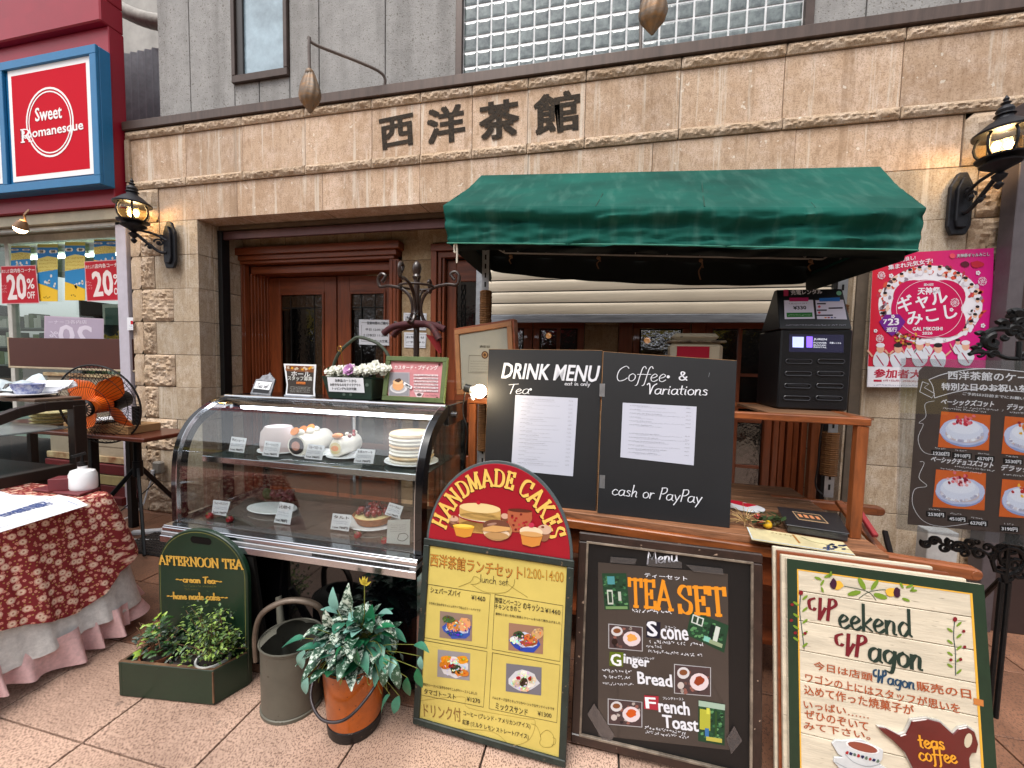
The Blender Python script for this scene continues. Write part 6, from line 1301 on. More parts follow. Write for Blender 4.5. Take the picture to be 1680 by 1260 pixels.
# ---------------------------------------------------------------- things on the wagon
# framed certificate
S = S3(at(765, 668, -.62), at(842, 664, -.70), at(748, 540, -.56)); S.o.z = GZ + .001; S.o.y = -.66
o = thing('framed_certificate', 'framed grey certificate with round seal leaning behind the drink menu', 'frame', tuple(S.o)); S.zoom(690, 380, 5.25)
pc = [S.loc(296, 850), S.loc(790, 880), S.loc(800, 1240), S.loc(356, 1240)]; a0 = pc[0].x; a1 = pc[1].x; b1 = pc[0].y; b0 = .002
S.o = S.pt(a0, 0); 
frame('frame', S, 0, a1 - a0, b0, b1, .028, -.03, .008, mat('frame_oak', '#9a6840', .45, var=.15, scale=6, coat=.2), o); frame('outer_moulding', S, -.012, a1 - a0 + .012, b0, b1 + .012, .012, -.045, -.002, M_WOODH, o)
slab('panel', S, .03, a1 - a0 - .03, b0 + .03, b1 - .03, .008, mat('grey_print', '#8f8c80', .35, var=.06, scale=4, coat=.4), o)
I = Ink(S, .001); w0 = a1 - a0
I.text('表彰状', (510, 1000), (600, 1003), 22, '#4a4438', 1); I.ell(555, 1062, 30, 34, '#4a3020', 1); I.ell(555, 1062, 20, 24, '#8a6a44', 2); I.ell(555, 1062, 12, 14, '#4a3020', 3)
for t in range(5): I.scrib((430, 1120 + t * 22), (600, 1124 + t * 22), 8, '#5a5448', 1)
I.line([(420, 1066), (412, 1215), (600, 1218)], 3, '#5a5448', 1); I.line([(420, 1066), (520, 1068)], 3, '#5a5448', 1); I.done('print', o)
# clip bulb lamp
q = at(787, 642, -.95); lm = thing('clip_lamp', 'black clip lamp with a glowing bare bulb beside the drink menu', 'lamp', tuple(q))
b = B(); b.tube([q + V((-.075, 0, .015)), q + V((-.045, 0, .008))], .02, 14); build('socket', b, M_BLK, lm, smooth=35)
b = B(); b.tube([q + V((-.045, 0, .008)), q + V((-.03, 0, .005))], .018, 14); b.tube([q + V((-.05, .01, -.01)), q + V((-.035, .01, -.045))], .008, 8); build('clip', b, M_GALV, lm, smooth=35)
b = B(); b.ball(q, .033, 18); build('bulb', b, glow('bare_bulb', '#ffe6bd', 30), lm, smooth=True)
ld = bpy.data.lights.new('bulb_light', 'POINT'); ld.energy = 2.4; ld.color = (1, .8, .5); ld.shadow_soft_size = .03; lo = bpy.data.objects.new('bulb_light', ld); C.objects.link(lo); lo.parent = lm; lo.location = (.0, -.035, 0)
b = B(); b.tube(catmull([tuple(q + V((-.07, 0, .01))), tuple(q + V((-.085, 0, -.1))), tuple(q + V((-.06, 0, -.2))), tuple(q + V((-.08, .02, -.36)))], 6), .003, 6); build('flex', b, M_BLK, lm, smooth=True)
# drink menu: two hinged black panels
dm = thing('drink_menu_board', 'folding black board lettered DRINK MENU and Coffee & Variations standing on the wagon', 'menu board', tuple(az(980, 840, WZ)))
M_CHALK = mat('chalkboard_black', '#16171b', .6, var=.12, scale=3, bump=.1); M_RAWE = mat('raw_board_edge', '#a87c52', .8, var=.2); CW = '#d8dae2'
SL = S3(az(793, 820, WZ + .002), az(977, 838, WZ + .002), at(802, 575, -.865)); SR = S3(az(980, 841, WZ + .002), az(1197, 866, WZ + .002), at(992, 577, -.875))
for S, tr, tl in ((SL, (988, 575), (802, 573)), (SR, (1209, 592), (992, 577))):
    A = S.loc(*tl); Bq = S.loc(*tr); wl_, hh = (S.w(977, 838) - S.o).length if S is SL else (S.w(1197, 866) - S.o).length, 0
    pts = [(0, 0), (wl_, 0), (max(wl_, Bq.x), Bq.y), (min(0, A.x) if S is SL else 0, A.y)]
    b = B(); b.prism([S.pt(a, c, -.009) for a, c in pts], S.n * .009); o = build('panel', b, M_CHALK, dm); o['label'] = 'left panel lettered DRINK MENU' if S is SL else 'right panel lettered Coffee & Variations'
    b = B(); b.prism([S.pt(a, c, -.0105) for a, c in ((-.003, 0), (wl_ + .001, 0), (max(wl_, Bq.x) + .001, Bq.y + .003), (pts[3][0] - .003, A.y + .003))], S.n * .0012); build('back_ply', b, M_RAWE, dm)
for py in (640, 790): p = at(990, py, -.93 + .0); p = SR.w(988, py, .001); b = B(); b.box(p.x - .012, p.x + .012, p.y - .003, p.y, p.z - .03, p.z + .03); build('hinge', b, M_GALV, dm)
SL.zoom(740, 560, 3.5); SR.zoom(740, 560, 3.5)
I = Ink(SL, .001); I.text('DRINK MENU', (290, 212), (838, 234), 88, CW, 2, bold=.02, shear=.14); I.pen('Tea', (322, 300), (452, 302), 56, CW, 2, t=(.04, .07), shear=.2); I.ell(458, 276, 7, 7, CW, 2); I.pen('eat in only', (652, 252), (800, 256), 24, CW, 2, t=(.07, .1)); I.done('lettering', dm)
def menupaper(S, c, rows, seed, lb):
    I = Ink(S, .0015); I.poly(c, '#bdc0cf', 0); f = lambda u, v: (c[0][0] + (c[1][0] - c[0][0]) * u + (c[3][0] - c[0][0]) * v, c[0][1] + (c[1][1] - c[0][1]) * u + (c[3][1] - c[0][1]) * v)
    for r_ in rows:
        v = r_; I.scrib(f(.10, v), f(.18 + .5 * rnd.random(), v), 5, '#3a3c4a', 1, wd=.14); I.scrib(f(.2, v + .022), f(.4 + .5 * rnd.random(), v + .022), 4, '#6a6c7c', 1, wd=.12); I.scrib(f(.86, v), f(.93, v), 5, '#3a3c4a', 1)
    o = I.done('menu_sheet', dm); o['label'] = lb
menupaper(SL, [(370, 308), (728, 326), (700, 775), (345, 740)], [.05 + .053 * k for k in range(17)], 1, 'white typed price list on the left panel')
menupaper(SR, [(986, 352), (1410, 375), (1393, 712), (972, 665)], [.05 + .07 * k for k in range(6)] + [.56 + .07 * k for k in range(6)], 2, 'white typed price list on the right panel')
I = Ink(SR, .001); I.pen('Coffee', (945, 226), (1235, 232), 84, CW, 2, t=(.03, .055), shear=.15); I.ell(1247, 204, 9, 9, CW, 2); I.pen('&', (1305, 222), (1358, 224), 50, CW, 2, t=(.09, .12))
I.pen('Variations', (1120, 302), (1475, 310), 62, CW, 2, t=(.06, .09), shear=.1); I.pen('cash or PayPay', (922, 880), (1440, 930), 66, CW, 2, t=(.05, .08), shear=.12); I.line([(1478, 205), (1484, 180)], 2, '#8a8c94', 2); I.done('lettering', dm)
# enamel container
p = at(1139, 580, -.46); 
o = thing('enamel_container', 'chipped cream enamel container with a red label behind the menu board', 'container', (p.x, -.46, WZ)); hz_ = at(1139, 562, -.52).z
b = B(); M_ENAM = mat('chipped_enamel', '#cfc2a8', .3, var=.06, scale=6, speck=('#2a201a', 16, .66), bump=.1)
b.box(p.x - .13, p.x + .13, -.52, -.40, WZ, hz_); build('body', b, M_ENAM, o, .02)
b = B(); b.box(p.x - .135, p.x + .14, -.53, -.39, hz_ + .001, hz_ + .012); b2 = build('rim', b, mat('chipped_rim', '#3a2a22', .5, var=.4, scale=30, col2='#b5a68c'), o, .004)
b = B(); b.box(p.x - .12, p.x + .11, -.515, -.405, hz_ + .013, hz_ + .05); build('lid', b, M_ENAM, o, .03)
b = B(); b.box(p.x - .10, p.x + .06, -.5235, -.5205, hz_ - .08, hz_ - .02); build('red_label', b, ink('#b01c34'), o)
# power bank rental station
st = thing('powerbank_station', 'black battery rental station with lit screen and eight slots on the gallery rail', 'rental station', tuple(at(1335, 668, -.68)))
M_PLB = mat('matt_black_plastic', '#101115', .4, var=.03, bump=0)
a_ = at(1275, 665, -.70); c_2 = at(1391, 669, -.70); zt_b = at(1335, 541, -.70).z; S = Surf((a_.x, -.70, GZ + .002), (1, 0, 0), (0, 0, 1)); W_ = c_2.x - a_.x
slab('body', S, 0, W_, 0, zt_b - GZ, .26, M_PLB, st, bevel=.006); S.zoom(1200, 360, 3.5)
I = Ink(S, .001); I.poly([(332, 660), (645, 662), (643, 765), (330, 760)], mat('lit_screen', '#1c1c28', .2, bump=0, emit=('#25243a', .6), var=0), 0)
I.poly([(350, 674), (415, 675), (413, 736), (350, 734)], mat('screen_white', '#a9b4e0', .3, bump=0, emit=('#a9b4ee', .8), var=0), 1)
I.poly([(430, 672), (466, 673), (464, 736), (430, 735)], mat('screen_violet', '#7a5ae0', .3, bump=0, emit=('#7a5ae0', 1), var=0), 1); MSW = mat('screen_text', '#b8bcc8', .3, bump=0, emit=('#c8ccd8', .5), var=0)
I.text('JUREN', (470, 696), (545, 698), 14, MSW, 2, bold=.02); I.text('POWER', (470, 713), (545, 715), 10, MSW, 2); I.text('BANK', (470, 725), (545, 727), 8, MSW, 2); I.text('RENTAL', (470, 737), (545, 739), 8, MSW, 2); I.text('充電レンタル', (562, 714), (628, 716), 11, MSW, 2); I.done('screen', st)
M_SLT = mat('slot_rim', '#2a2b31', .3, var=0, bump=0)
for r_ in range(4):
    for cx_ in (385, 570):
        yy = 818 + r_ * 70; xx = cx_ - r_ * 4; o1 = S.loc(xx - 60, yy - 4); o2 = S.loc(xx + 60, yy - 4); hh = .0095
        b = B(); pts = []
        for k in range(20):
            a = 2 * math.pi * k / 20; pts.append(S.pt((o2.x if math.cos(a) > 0 else o1.x) + hh * math.cos(a) * 1.2, o1.y + hh * math.sin(a), .004))
        b.tube(pts, .0022, 5, closed=True); sl = build('slot', b, M_SLT, st, smooth=True)
        if (r_ + (cx_ > 400)) % 2 == 0: b = B(); b.box((o1.x + .0), (o2.x), o1.y - .006, o1.y + .006, 0, .006, T=S.T()); build('battery', b, M_PLB, sl, .002)
# tilted head
Sh = S3(at(1281, 540, -.70), at(1394, 543, -.70), at(1279, 472, -.64)); Sh.o.z = GZ + zt_b - GZ + .003; w2 = at(1396, 500, -.68).x - Sh.o.x
hb0 = (at(1335, 474, -.64).z - Sh.o.z)
b = B(); b.add([(Sh.o.x - .005, -.70, Sh.o.z), (Sh.o.x + W_, -.70, Sh.o.z), (Sh.o.x + W_ - .015, -.63, Sh.o.z + hb0), (Sh.o.x + .0, -.63, Sh.o.z + hb0), (Sh.o.x - .005, -.48, Sh.o.z), (Sh.o.x + W_, -.48, Sh.o.z), (Sh.o.x + W_ - .015, -.60, Sh.o.z + hb0), (Sh.o.x, -.60, Sh.o.z + hb0)], [(0, 1, 2, 3), (4, 7, 6, 5), (0, 3, 7, 4), (1, 5, 6, 2), (3, 2, 6, 7), (0, 4, 5, 1)]); build('head', b, M_PLB, st, .003)
Sh = S3((Sh.o.x, -.70, Sh.o.z), (Sh.o.x + W_, -.70, Sh.o.z), (Sh.o.x, -.63, Sh.o.z + hb0)); Sh.zoom(1200, 360, 3.5)
I = Ink(Sh, .0025); I.text('充電レンタル', (342, 436), (520, 430), 28, '#d8d8de', 1, bold=.02); I.poly([(298, 405), (325, 404), (325, 442), (298, 442)], '#b0365a', 1); I.ell(615, 425, 15, 13, '#7fc0a0', 1)
I.poly([(300, 466), (466, 464), (477, 572), (304, 574)], '#c8c6d8', 1); I.poly([(330, 452), (440, 450), (440, 472), (330, 473)], '#a8245c', 2); I.poly([(480, 466), (640, 463), (662, 576), (490, 574)], '#c8c6d8', 1); I.poly([(502, 454), (620, 450), (620, 472), (502, 474)], '#2a6ab8', 2)
I.text('¥330', (355, 520), (428, 518), 20, INKB, 2, bold=.03); I.poly([(314, 538), (462, 536), (464, 562), (316, 564)], '#2a6a34', 2); I.scrib((330, 490), (430, 488), 8, INKB, 2); I.scrib((325, 556), (455, 554), 8, '#a8c8a8', 3)
for t, (y_, x_) in enumerate(((487, 540), (524, 545), (553, 580))): I.poly([(488, y_ - 4), (x_, y_ - 5), (x_, y_ + 3), (488, y_ + 3)], '#2a2530', 2)
I.poly([(555, 508), (636, 506), (636, 514), (555, 516)], '#2a2530', 2); I.ell(502, 503, 8, 7, '#b84a5a', 2); I.ell(502, 537, 8, 7, '#b84a5a', 2)
for t in range(4): I.ell(538 + t * 18, 566, 7, 4, ('#c8742a', '#8a2a3a', '#3a4a8a', '#6a6a7a')[t], 2)
I.scrib((312, 612), (655, 612), 8, '#9a9aa8', 1, dens=1.2); I.done('print', Sh and st)
# things lying on the wagon top
def flat(poly, z, h, m, name, label, cat, Zm=(1180, 640, 3.937), bevel=0):
    P = [az(Zm[0] + x / Zm[2], Zm[1] + y / Zm[2], z) for x, y in poly]; b = B(); b.prism(P, (0, 0, h)); o = build(name, b, m, None, bevel); tag(o, label, cat); return o, P
sheet, P = flat([(175, 884), (490, 935), (800, 985), (880, 1070), (540, 1020), (210, 968)], WZ + .004, .0015, mat('parchment', '#d8cba0', .5, var=.15, scale=9), 'laminated_sheet', 'laminated cream sheet with a pale blue rim lying at the front edge of the wagon', 'sheet')
Sp = S3(P[0] + V((0, 0, .0016)), P[2] + V((0, 0, .0016)), P[0] + V((0, .1, .0016))); Sp.n = V((0, 0, 1)); Sp.zoom(1180, 640, 3.937); I = Ink(Sp, .0006)
I.line([(475, 935), (520, 990)], 12, '#a0703c', 1); I.line([(530, 950), (600, 980), (700, 1000), (850, 1035)], 4, '#5a6a3a', 1, True)
for t in range(14): I.ell(700 + rnd.uniform(-20, 120), 1010 + rnd.uniform(-14, 22), 14, 5, '#2f3a5a', 1, wob=.5)
I.line([(182, 888), (215, 962), (540, 1012), (872, 1064)], 7, '#b9c6d8', 1); I.scrib((330, 925), (460, 948), 9, '#8a7a50', 1); I.done('print', sheet)
bn = thing('menu_binder', 'black ring binder with a framed card on its cover lying on the wagon', 'binder', tuple(az(1330, 870, WZ)))
Zb = (1180, 640, 3.937)
def zaz(x, y, z): return az(Zb[0] + x / Zb[2], Zb[1] + y / Zb[2], z)
b = B(); P = [zaz(440, 915, WZ + .006), zaz(830, 978, WZ + .006), zaz(760, 850, WZ + .006), zaz(380, 800, WZ + .006)]; b.prism(P, (0, 0, .028)); build('pages', b, mat('dark_pages', '#3a3c40', .4, var=.4, scale=50, stretch=(1, 1, 9), coat=.5), bn, .002)
b = B(); Pc = [p + V((0, 0, .029)) for p in [zaz(430, 918, WZ + .006), zaz(840, 980, WZ + .006), zaz(765, 843, WZ + .006), zaz(370, 795, WZ + .006)]]; b.prism(Pc, (0, 0, .004)); build('cover', b, mat('dark_cover', '#26272b', .35, coat=.3, var=.05), bn, .002)
Sc = S3(Pc[0] + V((0, 0, .004)), Pc[1] + V((0, 0, .004)), Pc[3] + V((0, 0, .004))); L_ = (Pc[1] - Pc[0]).length; H_ = (Pc[3] - Pc[0]).length; I = Ink(Sc, .0008)
I.lrect(L_ * .3, H_ * .35, L_ * .8, H_ * .8, '#a5896a', 0); I.lrect(L_ * .32, H_ * .39, L_ * .78, H_ * .76, '#3a342e', 1); 
for t in range(4): I.lrect(L_ * (.36 + t * .1), H_ * .5, L_ * (.42 + t * .1), H_ * .66, '#c8845a', 2)
I.done('cover_card', bn)
for k, (x, y) in enumerate(((100, 740), (180, 765))):
    p = zaz(x, y, WZ + .003); b = B(); b.lathe([(.001, 0), (.075, 0), (.075, .003), (.001, .003)], p + V((0, 0, k * .004)), 26, sy=.8); o = build('round_flyer', b, [ink('#c01c34'), ink('#d8dae0')], None)
    for pg in o.data.polygons: pg.material_index = 1 if (pg.center.y + o.location.y) < p.y + .02 else 0
    tag(o, 'round red and white flyer on the wagon, %s' % ('half under the menu board' if k == 0 else 'overlapping the one beside the menu board'), 'flyer', 'round flyers on the wagon')
o = thing('fruit_sprig', 'raffia tied sprig of artificial red and yellow fruit on the wagon', 'sprig', tuple(zaz(260, 850, WZ)))
for (x, y, r_, m) in ((262, 850, .016, 'r'), (312, 868, .018, 'y'), (245, 815, .014, 'r'), (355, 840, .012, 'o'), (378, 855, .012, 'o'), (382, 830, .01, 'o'), (350, 868, .011, 'o')):
    p = zaz(x, y, WZ + .02); b = B(); b.ball(p, r_, 12); build('fruit', b, {'r': mat('red_fruit', '#c05048', .3, var=.2, bump=0), 'y': mat('yellow_fruit', '#e0b020', .3, var=.1, bump=0), 'o': mat('olive_fruit', '#5a5030', .4, var=.2, bump=0)}[m], o, smooth=True)
for k in range(26):
    p = zaz(rnd.uniform(200, 400), rnd.uniform(800, 870), WZ + .012 + rnd.random() * .03); d = V((rnd.uniform(-1, 1), rnd.uniform(-1, 1), .3)).normalized() * .045; s_ = d.cross(V((0, 0, 1))).normalized() * .011; b = B(); b.add([p, p + d * .5 + s_, p + d, p + d * .5 - s_], [(0, 1, 2, 3)]); build('leaf', b, mat('sprig_leaf', '#2c4020', .5, var=.3), o)
b = B(); c0 = zaz(165, 850, WZ + .02)
for k in range(26): d = V((rnd.uniform(-1, .6), rnd.uniform(-.7, .7), rnd.uniform(-.1, .6))).normalized() * rnd.uniform(.03, .09); b.tube([c0, c0 + d * .5 + V((0, 0, .008)), c0 + d], .0012, 3)
kind(build('raffia', b, mat('raffia', '#c9a670', .8), o), 'stuff')
# wooden chair-like red rest leaning at the right end of the wagon
o = thing('folded_crate', 'red edged folded wooden stand leaning between the wagon handles', 'wooden stand', (1.3, -.6, 0))
for (x0, y0, x1, y1, m, wd) in ((880, 745, 1010, 945, 'r', .022), (770, 720, 900, 900, 'w', .03), (830, 790, 1060, 1050, 'w', .035), (1070, 915, 1110, 1075, 'k', .02)):
    p, q = at(Zb[0] + x0 / Zb[2], Zb[1] + y0 / Zb[2], -.62), at(Zb[0] + x1 / Zb[2], Zb[1] + y1 / Zb[2], -.78); b = B(); b.beam(p, q, wd, .02); build('slat', b, {'r': mat('faded_red_paint', '#a5343a', .6, var=.15), 'w': M_CARTH, 'k': M_BLK}[m], o, .003)
b = B(); p = at(1450, 900, -.7); b.beam((p.x, -.66, .0), (p.x - .02, -.66, p.z), .035, .03); build('leg', b, M_CART, o)
# extra black cord and shadowy hook under the gallery right
b = B(); b.tube(catmull([tuple(at(1352, 684, -.5)), tuple(at(1345, 720, -.48)), tuple(at(1342, 760, -.48)), tuple(at(1338, 796, -.48)), tuple(at(1350, 812, -.5))], 6), .004, 6); tag(build('black_cable', b, M_BLK, smooth=True), 'black power cable hanging inside the right end of the gallery', 'cable')

# ================================================================ BOARDS STANDING IN FRONT
def rectS(bl, br, tl): return S3(bl, br, tl)
# --- 1: round topped cakes board, as an A-frame
Z1, Z2 = (670, 740, 4.845), (670, 880, 3.317)
BLb, BRb = V((-.672, -1.405, .012)), V((-.070, -1.435, .012)); TLb = at(697, 890, -1.325)
TLb.x = BLb.x - .004
S = S3(BLb, BRb, TLb); Wb = (BRb - BLb).length
cb = thing('cakes_board', 'round topped board lettered HANDMADE CAKES above a yellow Japanese lunch menu', 'sandwich board', tuple(BLb)); M_DG2 = mat('worn_green_paint', '#26332e', .55, var=.25, scale=12, bump=.3, speck=('#6a5a48', 60, .66))
zj = S.loc(820, 905).y; top = S.loc(830, 757).y
ra_ = (top - zj); cxx = Wb / 2
arc = [(cxx + (Wb / 2 - .006) * math.cos(math.pi * k / 40), zj + ra_ * math.sin(math.pi * k / 40)) for k in range(41)]
def plate3(S, pts, h0, h1, name, m, par, bev=.001): b = B(); b.prism([S.pt(a, c, h0) for a, c in pts], S.n * (h1 - h0)); return build(name, b, m, par, bev)
plate3(S, arc, -.012, .0, 'round_top', mat('grey_green_edge', '#4f5a5c', .5, var=.15), cb, .002)
plate3(S, [(cxx + (a - cxx) * .965, zj + (c - zj) * .965 + .001) for a, c in arc], 0, .0025, 'red_face', mat('signal_red_paint', '#9c0f22', .35, var=.06, scale=4, bump=.04), cb)
slab('backing', S, .004, Wb - .004, 0, zj, .012, M_DG2, cb); frame('frame', S, 0, Wb, 0, zj + .012, .026, .0005, .012, M_DG2, cb, .003)
S.zoom(*Z2); slab('yellow_sheet', S, .024, Wb - .024, .024, zj - .018, .002, mat('yellow_card', '#cfbb62', .65, var=.06, scale=5, bump=.08), cb, h0=.0025, bevel=0)
b = B(); T2 = Matrix.Rotation(0, 4, 'X'); b.prism([S.pt(.02, 0, -.02), S.pt(Wb - .02, 0, -.02), S.pt(Wb - .02, zj, -.02), S.pt(.02, zj, -.02)], (0, .012, 0)); 
b.v = [(x, y + (.30 * (1 - z / .7) if z < .7 else 0), z) for x, y, z in b.v]; build('rear_panel', b, M_DG2, cb)
# arched lettering with shadow
S.zoom(*Z1); I = Ink(S, .003)
word = 'HANDMADE CAKES'; ws = [SERIF[c][0] for c in word]; tot = sum(ws); accu = 0
R1 = Wb / 2 * .965; hh = .062
for ch, w_ in zip(word, ws):
    u = (accu + w_ / 2) / tot; accu += w_; th = R(168) - u * R(151)
    ky = ra_ / (Wb / 2); rr = R1 - .012 - hh
    base = V((cxx + rr * math.cos(th), zj + rr * math.sin(th) * ky)); nx = V((math.cos(th), math.sin(th))); tx = V((math.sin(th), -math.cos(th)))
    if ch == ' ': continue
    cw, vs, fs, sid = penglyphs(ch, SERIF, .07, .24); wl2 = w_ / tot * R(151) * (rr + .02) * .93
    for off, col, lay in ((V((-.003, -.0035)), '#3a0a10', 0), (V((0, 0)), '#e2b95c', 2)):
        q = []
        for v, k in zip(vs, sid):
            p = base + off + tx * ((v[0] / cw - .5) * wl2) + nx * (v[1] * hh); q.append(S.pt(p.x, p.y, I.h(lay) + (k % 7) * .00008))
        I.b.add(q, fs, I.mi(col))
I.done('lettering', cb)
I = Ink(S, .003)
def E(x, y, rx, ry, c, l, rot=8, wob=0): I.ell(x, y, rx, ry, c, l, rot, 20, wob)
E(362, 545, 46, 34, '#b07a60', 0); E(362, 580, 36, 30, '#6a3a28', 0); E(358, 535, 42, 22, '#c9a088', 1); E(364, 520, 8, 8, '#8a2a20', 2)
I.poly([(405, 560), (410, 440), (735, 470), (738, 640), (600, 655), (420, 640)], '#b58a4c', 1); E(575, 600, 165, 42, '#b58a4c', 1); E(575, 540, 170, 30, '#8a1c20', 2, 8); E(572, 528, 172, 30, '#d8c8b4', 3, 8); I.poly([(410, 445), (738, 475), (736, 545), (570, 545), (412, 505)], '#c09a58', 4)
E(574, 520, 162, 30, '#c09a58', 4, 5); E(574, 450, 164, 38, '#dcc38c', 5, 5); E(562, 405, 17, 17, '#b01c2c', 6)
E(768, 515, 30, 22, '#c9a088', 1); E(768, 540, 26, 22, '#7a4a34', 0)
I.poly([(790, 475), (800, 462), (985, 480), (985, 540), (930, 645), (795, 640)], '#a85a3c', 2); E(890, 470, 96, 14, '#5a2a1c', 3, 4)
for k in range(16): E(rnd.uniform(810, 960), rnd.uniform(500, 625), 10, 9, rnd.choice(['#9a1c24', '#6a1a1c', '#b8343a']), 3, wob=.4)
I.poly([(360, 590), (528, 605), (500, 675), (450, 685), (385, 670)], '#c98a34', 3); E(444, 595, 86, 18, '#e6b83c', 4, 4); E(444, 590, 70, 12, '#eecb58', 5, 4)
E(710, 625, 118, 84, '#b58a5c', 6, 4); E(705, 650, 105, 40, '#d8c0a4', 7, 6); E(708, 668, 96, 30, '#b08858', 8, 5); E(705, 590, 108, 50, '#6b4232', 9, 4); I.poly([(600, 605), (680, 585), (810, 600), (815, 625), (700, 640), (605, 630)], '#c99a60', 10); E(670, 575, 40, 10, '#a07a68', 10, -10)
E(1085, 620, 56, 38, '#c9a890', 5, 8); E(1080, 665, 46, 50, '#8a5a40', 4, 8); E(1070, 600, 12, 8, '#6a2a20', 6)
I.poly([(895, 650), (1072, 665), (1045, 745), (985, 758), (910, 735)], '#c9843c', 7); E(980, 635, 92, 40, '#e0c8a8', 8, 6); E(980, 655, 92, 20, '#c99a60', 9, 6); E(982, 583, 24, 20, '#b8304a', 10, 0)
I.done('painted_cakes', cb)
# yellow menu print
S.zoom(*Z2); I = Ink(S, .0035); BR_ = '#6a3a1c'; BK = '#3a3528'
I.text('西洋茶館ランチセット', (120, 160), (620, 238), 72, BR_, 0, bold=.02); I.text('西洋茶館ランチセット', (122, 157), (620, 234), 68, '#c98a3a', 1, bold=-.004); I.text('12:00-14:00', (632, 222), (846, 250), 56, BR_, 0, bold=.01); I.text('12:00-14:00', (634, 220), (846, 247), 53, '#c9983a', 1, bold=-.006)
I.pen('Lunch Set'.replace('L', 'l').replace('S', 's'), (392, 246), (545, 266), 42, BK, 1, t=(.05, .07)); 
I.line([(275, 272), (340, 245), (360, 215), (395, 235), (375, 255), (340, 258)], 2.2, '#8a7a3a', 1, True); I.line([(350, 262), (420, 300), (520, 304), (570, 270), (580, 230)], 2, '#8a7a3a', 1, True); I.line([(525, 245), (590, 290), (650, 328)], 2.2, '#8a7a3a', 1)
for c in ([(108, 258), (447, 312), (428, 606), (83, 547)], [(473, 314), (842, 375), (825, 678), (457, 612)], [(85, 563), (430, 624), (410, 926), (63, 858)], [(459, 630), (826, 697), (808, 1010), (440, 934)]): I.line(c + [c[0], (c[0][0] + 1, c[0][1])], 2.5, BK, 0)
I.text('シェパーズパイ', (122, 302), (285, 328), 32, BK, 1, bold=.01); I.text('¥1460', (345, 342), (420, 352), 26, BK, 1); I.text('¥1460', (745, 412), (828, 425), 26, BK, 1); I.text('¥1270', (320, 892), (392, 905), 24, BK, 1); I.text('¥1300', (705, 970), (780, 984), 24, BK, 1)
I.text('野菜とベーコン', (474, 358), (615, 380), 30, BK, 1, bold=.01); I.text('チキンときのこ', (472, 392), (612, 408), 28, BK, 1, bold=.01); I.text('のキッシュ', (625, 395), (738, 412), 40, BK, 1, bold=.01)
I.text('ひき肉と玉ねぎをマッシュポテトで包んだミートパイです', (114, 366), (395, 408), 14, BK, 1); I.text('素材のうまい生地に野菜とクリームをつめて焼き上げました', (476, 424), (828, 476), 14, BK, 1)
I.text('厚切りトーストに玉子をのせてこんがりトーストしました', (82, 808), (376, 860), 16, BK, 1); I.text('タマゴトースト', (88, 852), (260, 884), 30, BK, 1, bold=.01)
I.text('ハムとチーズ玉子とキュウリのベーシックなサンドイッチです', (458, 880), (795, 944), 16, BK, 1); I.text('ミックスサンド', (476, 934), (650, 972), 36, BK, 1, bold=.01)
I.text('ドリンク付', (88, 978), (290, 1006), 74, '#8a6a3a', 1, bold=.005); I.text('コーヒー (ブレンド・アメリカン/アイス)', (302, 974), (665, 1046), 32, BK, 1, bold=.008); I.text('紅茶 (ミルク レモン ストレート/アイス)', (296, 1022), (655, 1104), 32, BK, 1, bold=.008)
I.line([(70, 890), (300, 870), (330, 930), (620, 985), (690, 1000), (660, 1100), (560, 1130), (460, 1060), (250, 1040), (90, 1010), (55, 950), (70, 890)], 2, '#a5904a', 0, True)
I.line([(668, 1015), (700, 1030), (722, 1090), (715, 1120), (740, 1142), (785, 1135), (790, 1080), (755, 1050), (720, 1075), (722, 1090)], 2, '#8a7a3a', 1, True); I.line([(785, 1090), (803, 1098), (798, 1125), (780, 1130)], 2, '#8a7a3a', 1, True); I.done('menu_print', cb)
def food(cx, cy, hw, hh, base, parts, sk=.12):
    I = Ink(S, .0035)
    I.poly([(cx - hw, cy - hh - hw * sk), (cx + hw, cy - hh + hw * sk), (cx + hw - 3, cy + hh + hw * sk), (cx - hw - 3, cy + hh - hw * sk)], base, 0)
    for t, (dx, dy, rx, ry, col) in enumerate(parts): I.ell(cx + dx, cy + dy, rx, ry, col, 1 + t * .4, 8, 14, .25)
    for t in range(90):
        dx, dy, rx, ry, col = rnd.choice(parts); c3 = [min(1, max(0, int(col[i:i + 2], 16) / 255 + rnd.choice((-.16, -.08, .07, .14)))) for i in (1, 3, 5)]; a = rnd.random() * 6.28; q_ = rnd.random() ** .5 * .9
        I.ell(cx + dx + rx * q_ * math.cos(a), cy + dy + ry * q_ * math.sin(a), rnd.uniform(3, 8), rnd.uniform(2, 5), '#%02x%02x%02x' % tuple(int(round(v * 8) / 8 * 255) for v in c3), 5 + t * .02, rnd.uniform(0, 180), 7, .5)
    I.done('food_photo', cb)
food(262, 486, 88, 72, '#8a7468', [(5, 15, 78, 52, '#3a50a0'), (5, 8, 62, 40, '#b8c0d8'), (-10, 0, 40, 36, '#b0622c'), (-10, 0, 30, 24, '#d08a48'), (-40, -38, 34, 20, '#4a5a30'), (48, -10, 34, 40, '#d89a68'), (-10, 34, 44, 14, '#2c4090')])
food(642, 553, 94, 74, '#94705c', [(-10, 20, 84, 54, '#2c44a0'), (0, 8, 66, 42, '#c0c8dc'), (15, 10, 48, 34, '#a0522c'), (24, 0, 34, 26, '#c8743c'), (-40, -20, 30, 22, '#3c4a2c'), (-62, 6, 24, 18, '#d8d8d4'), (62, -30, 30, 28, '#c49a6c')])
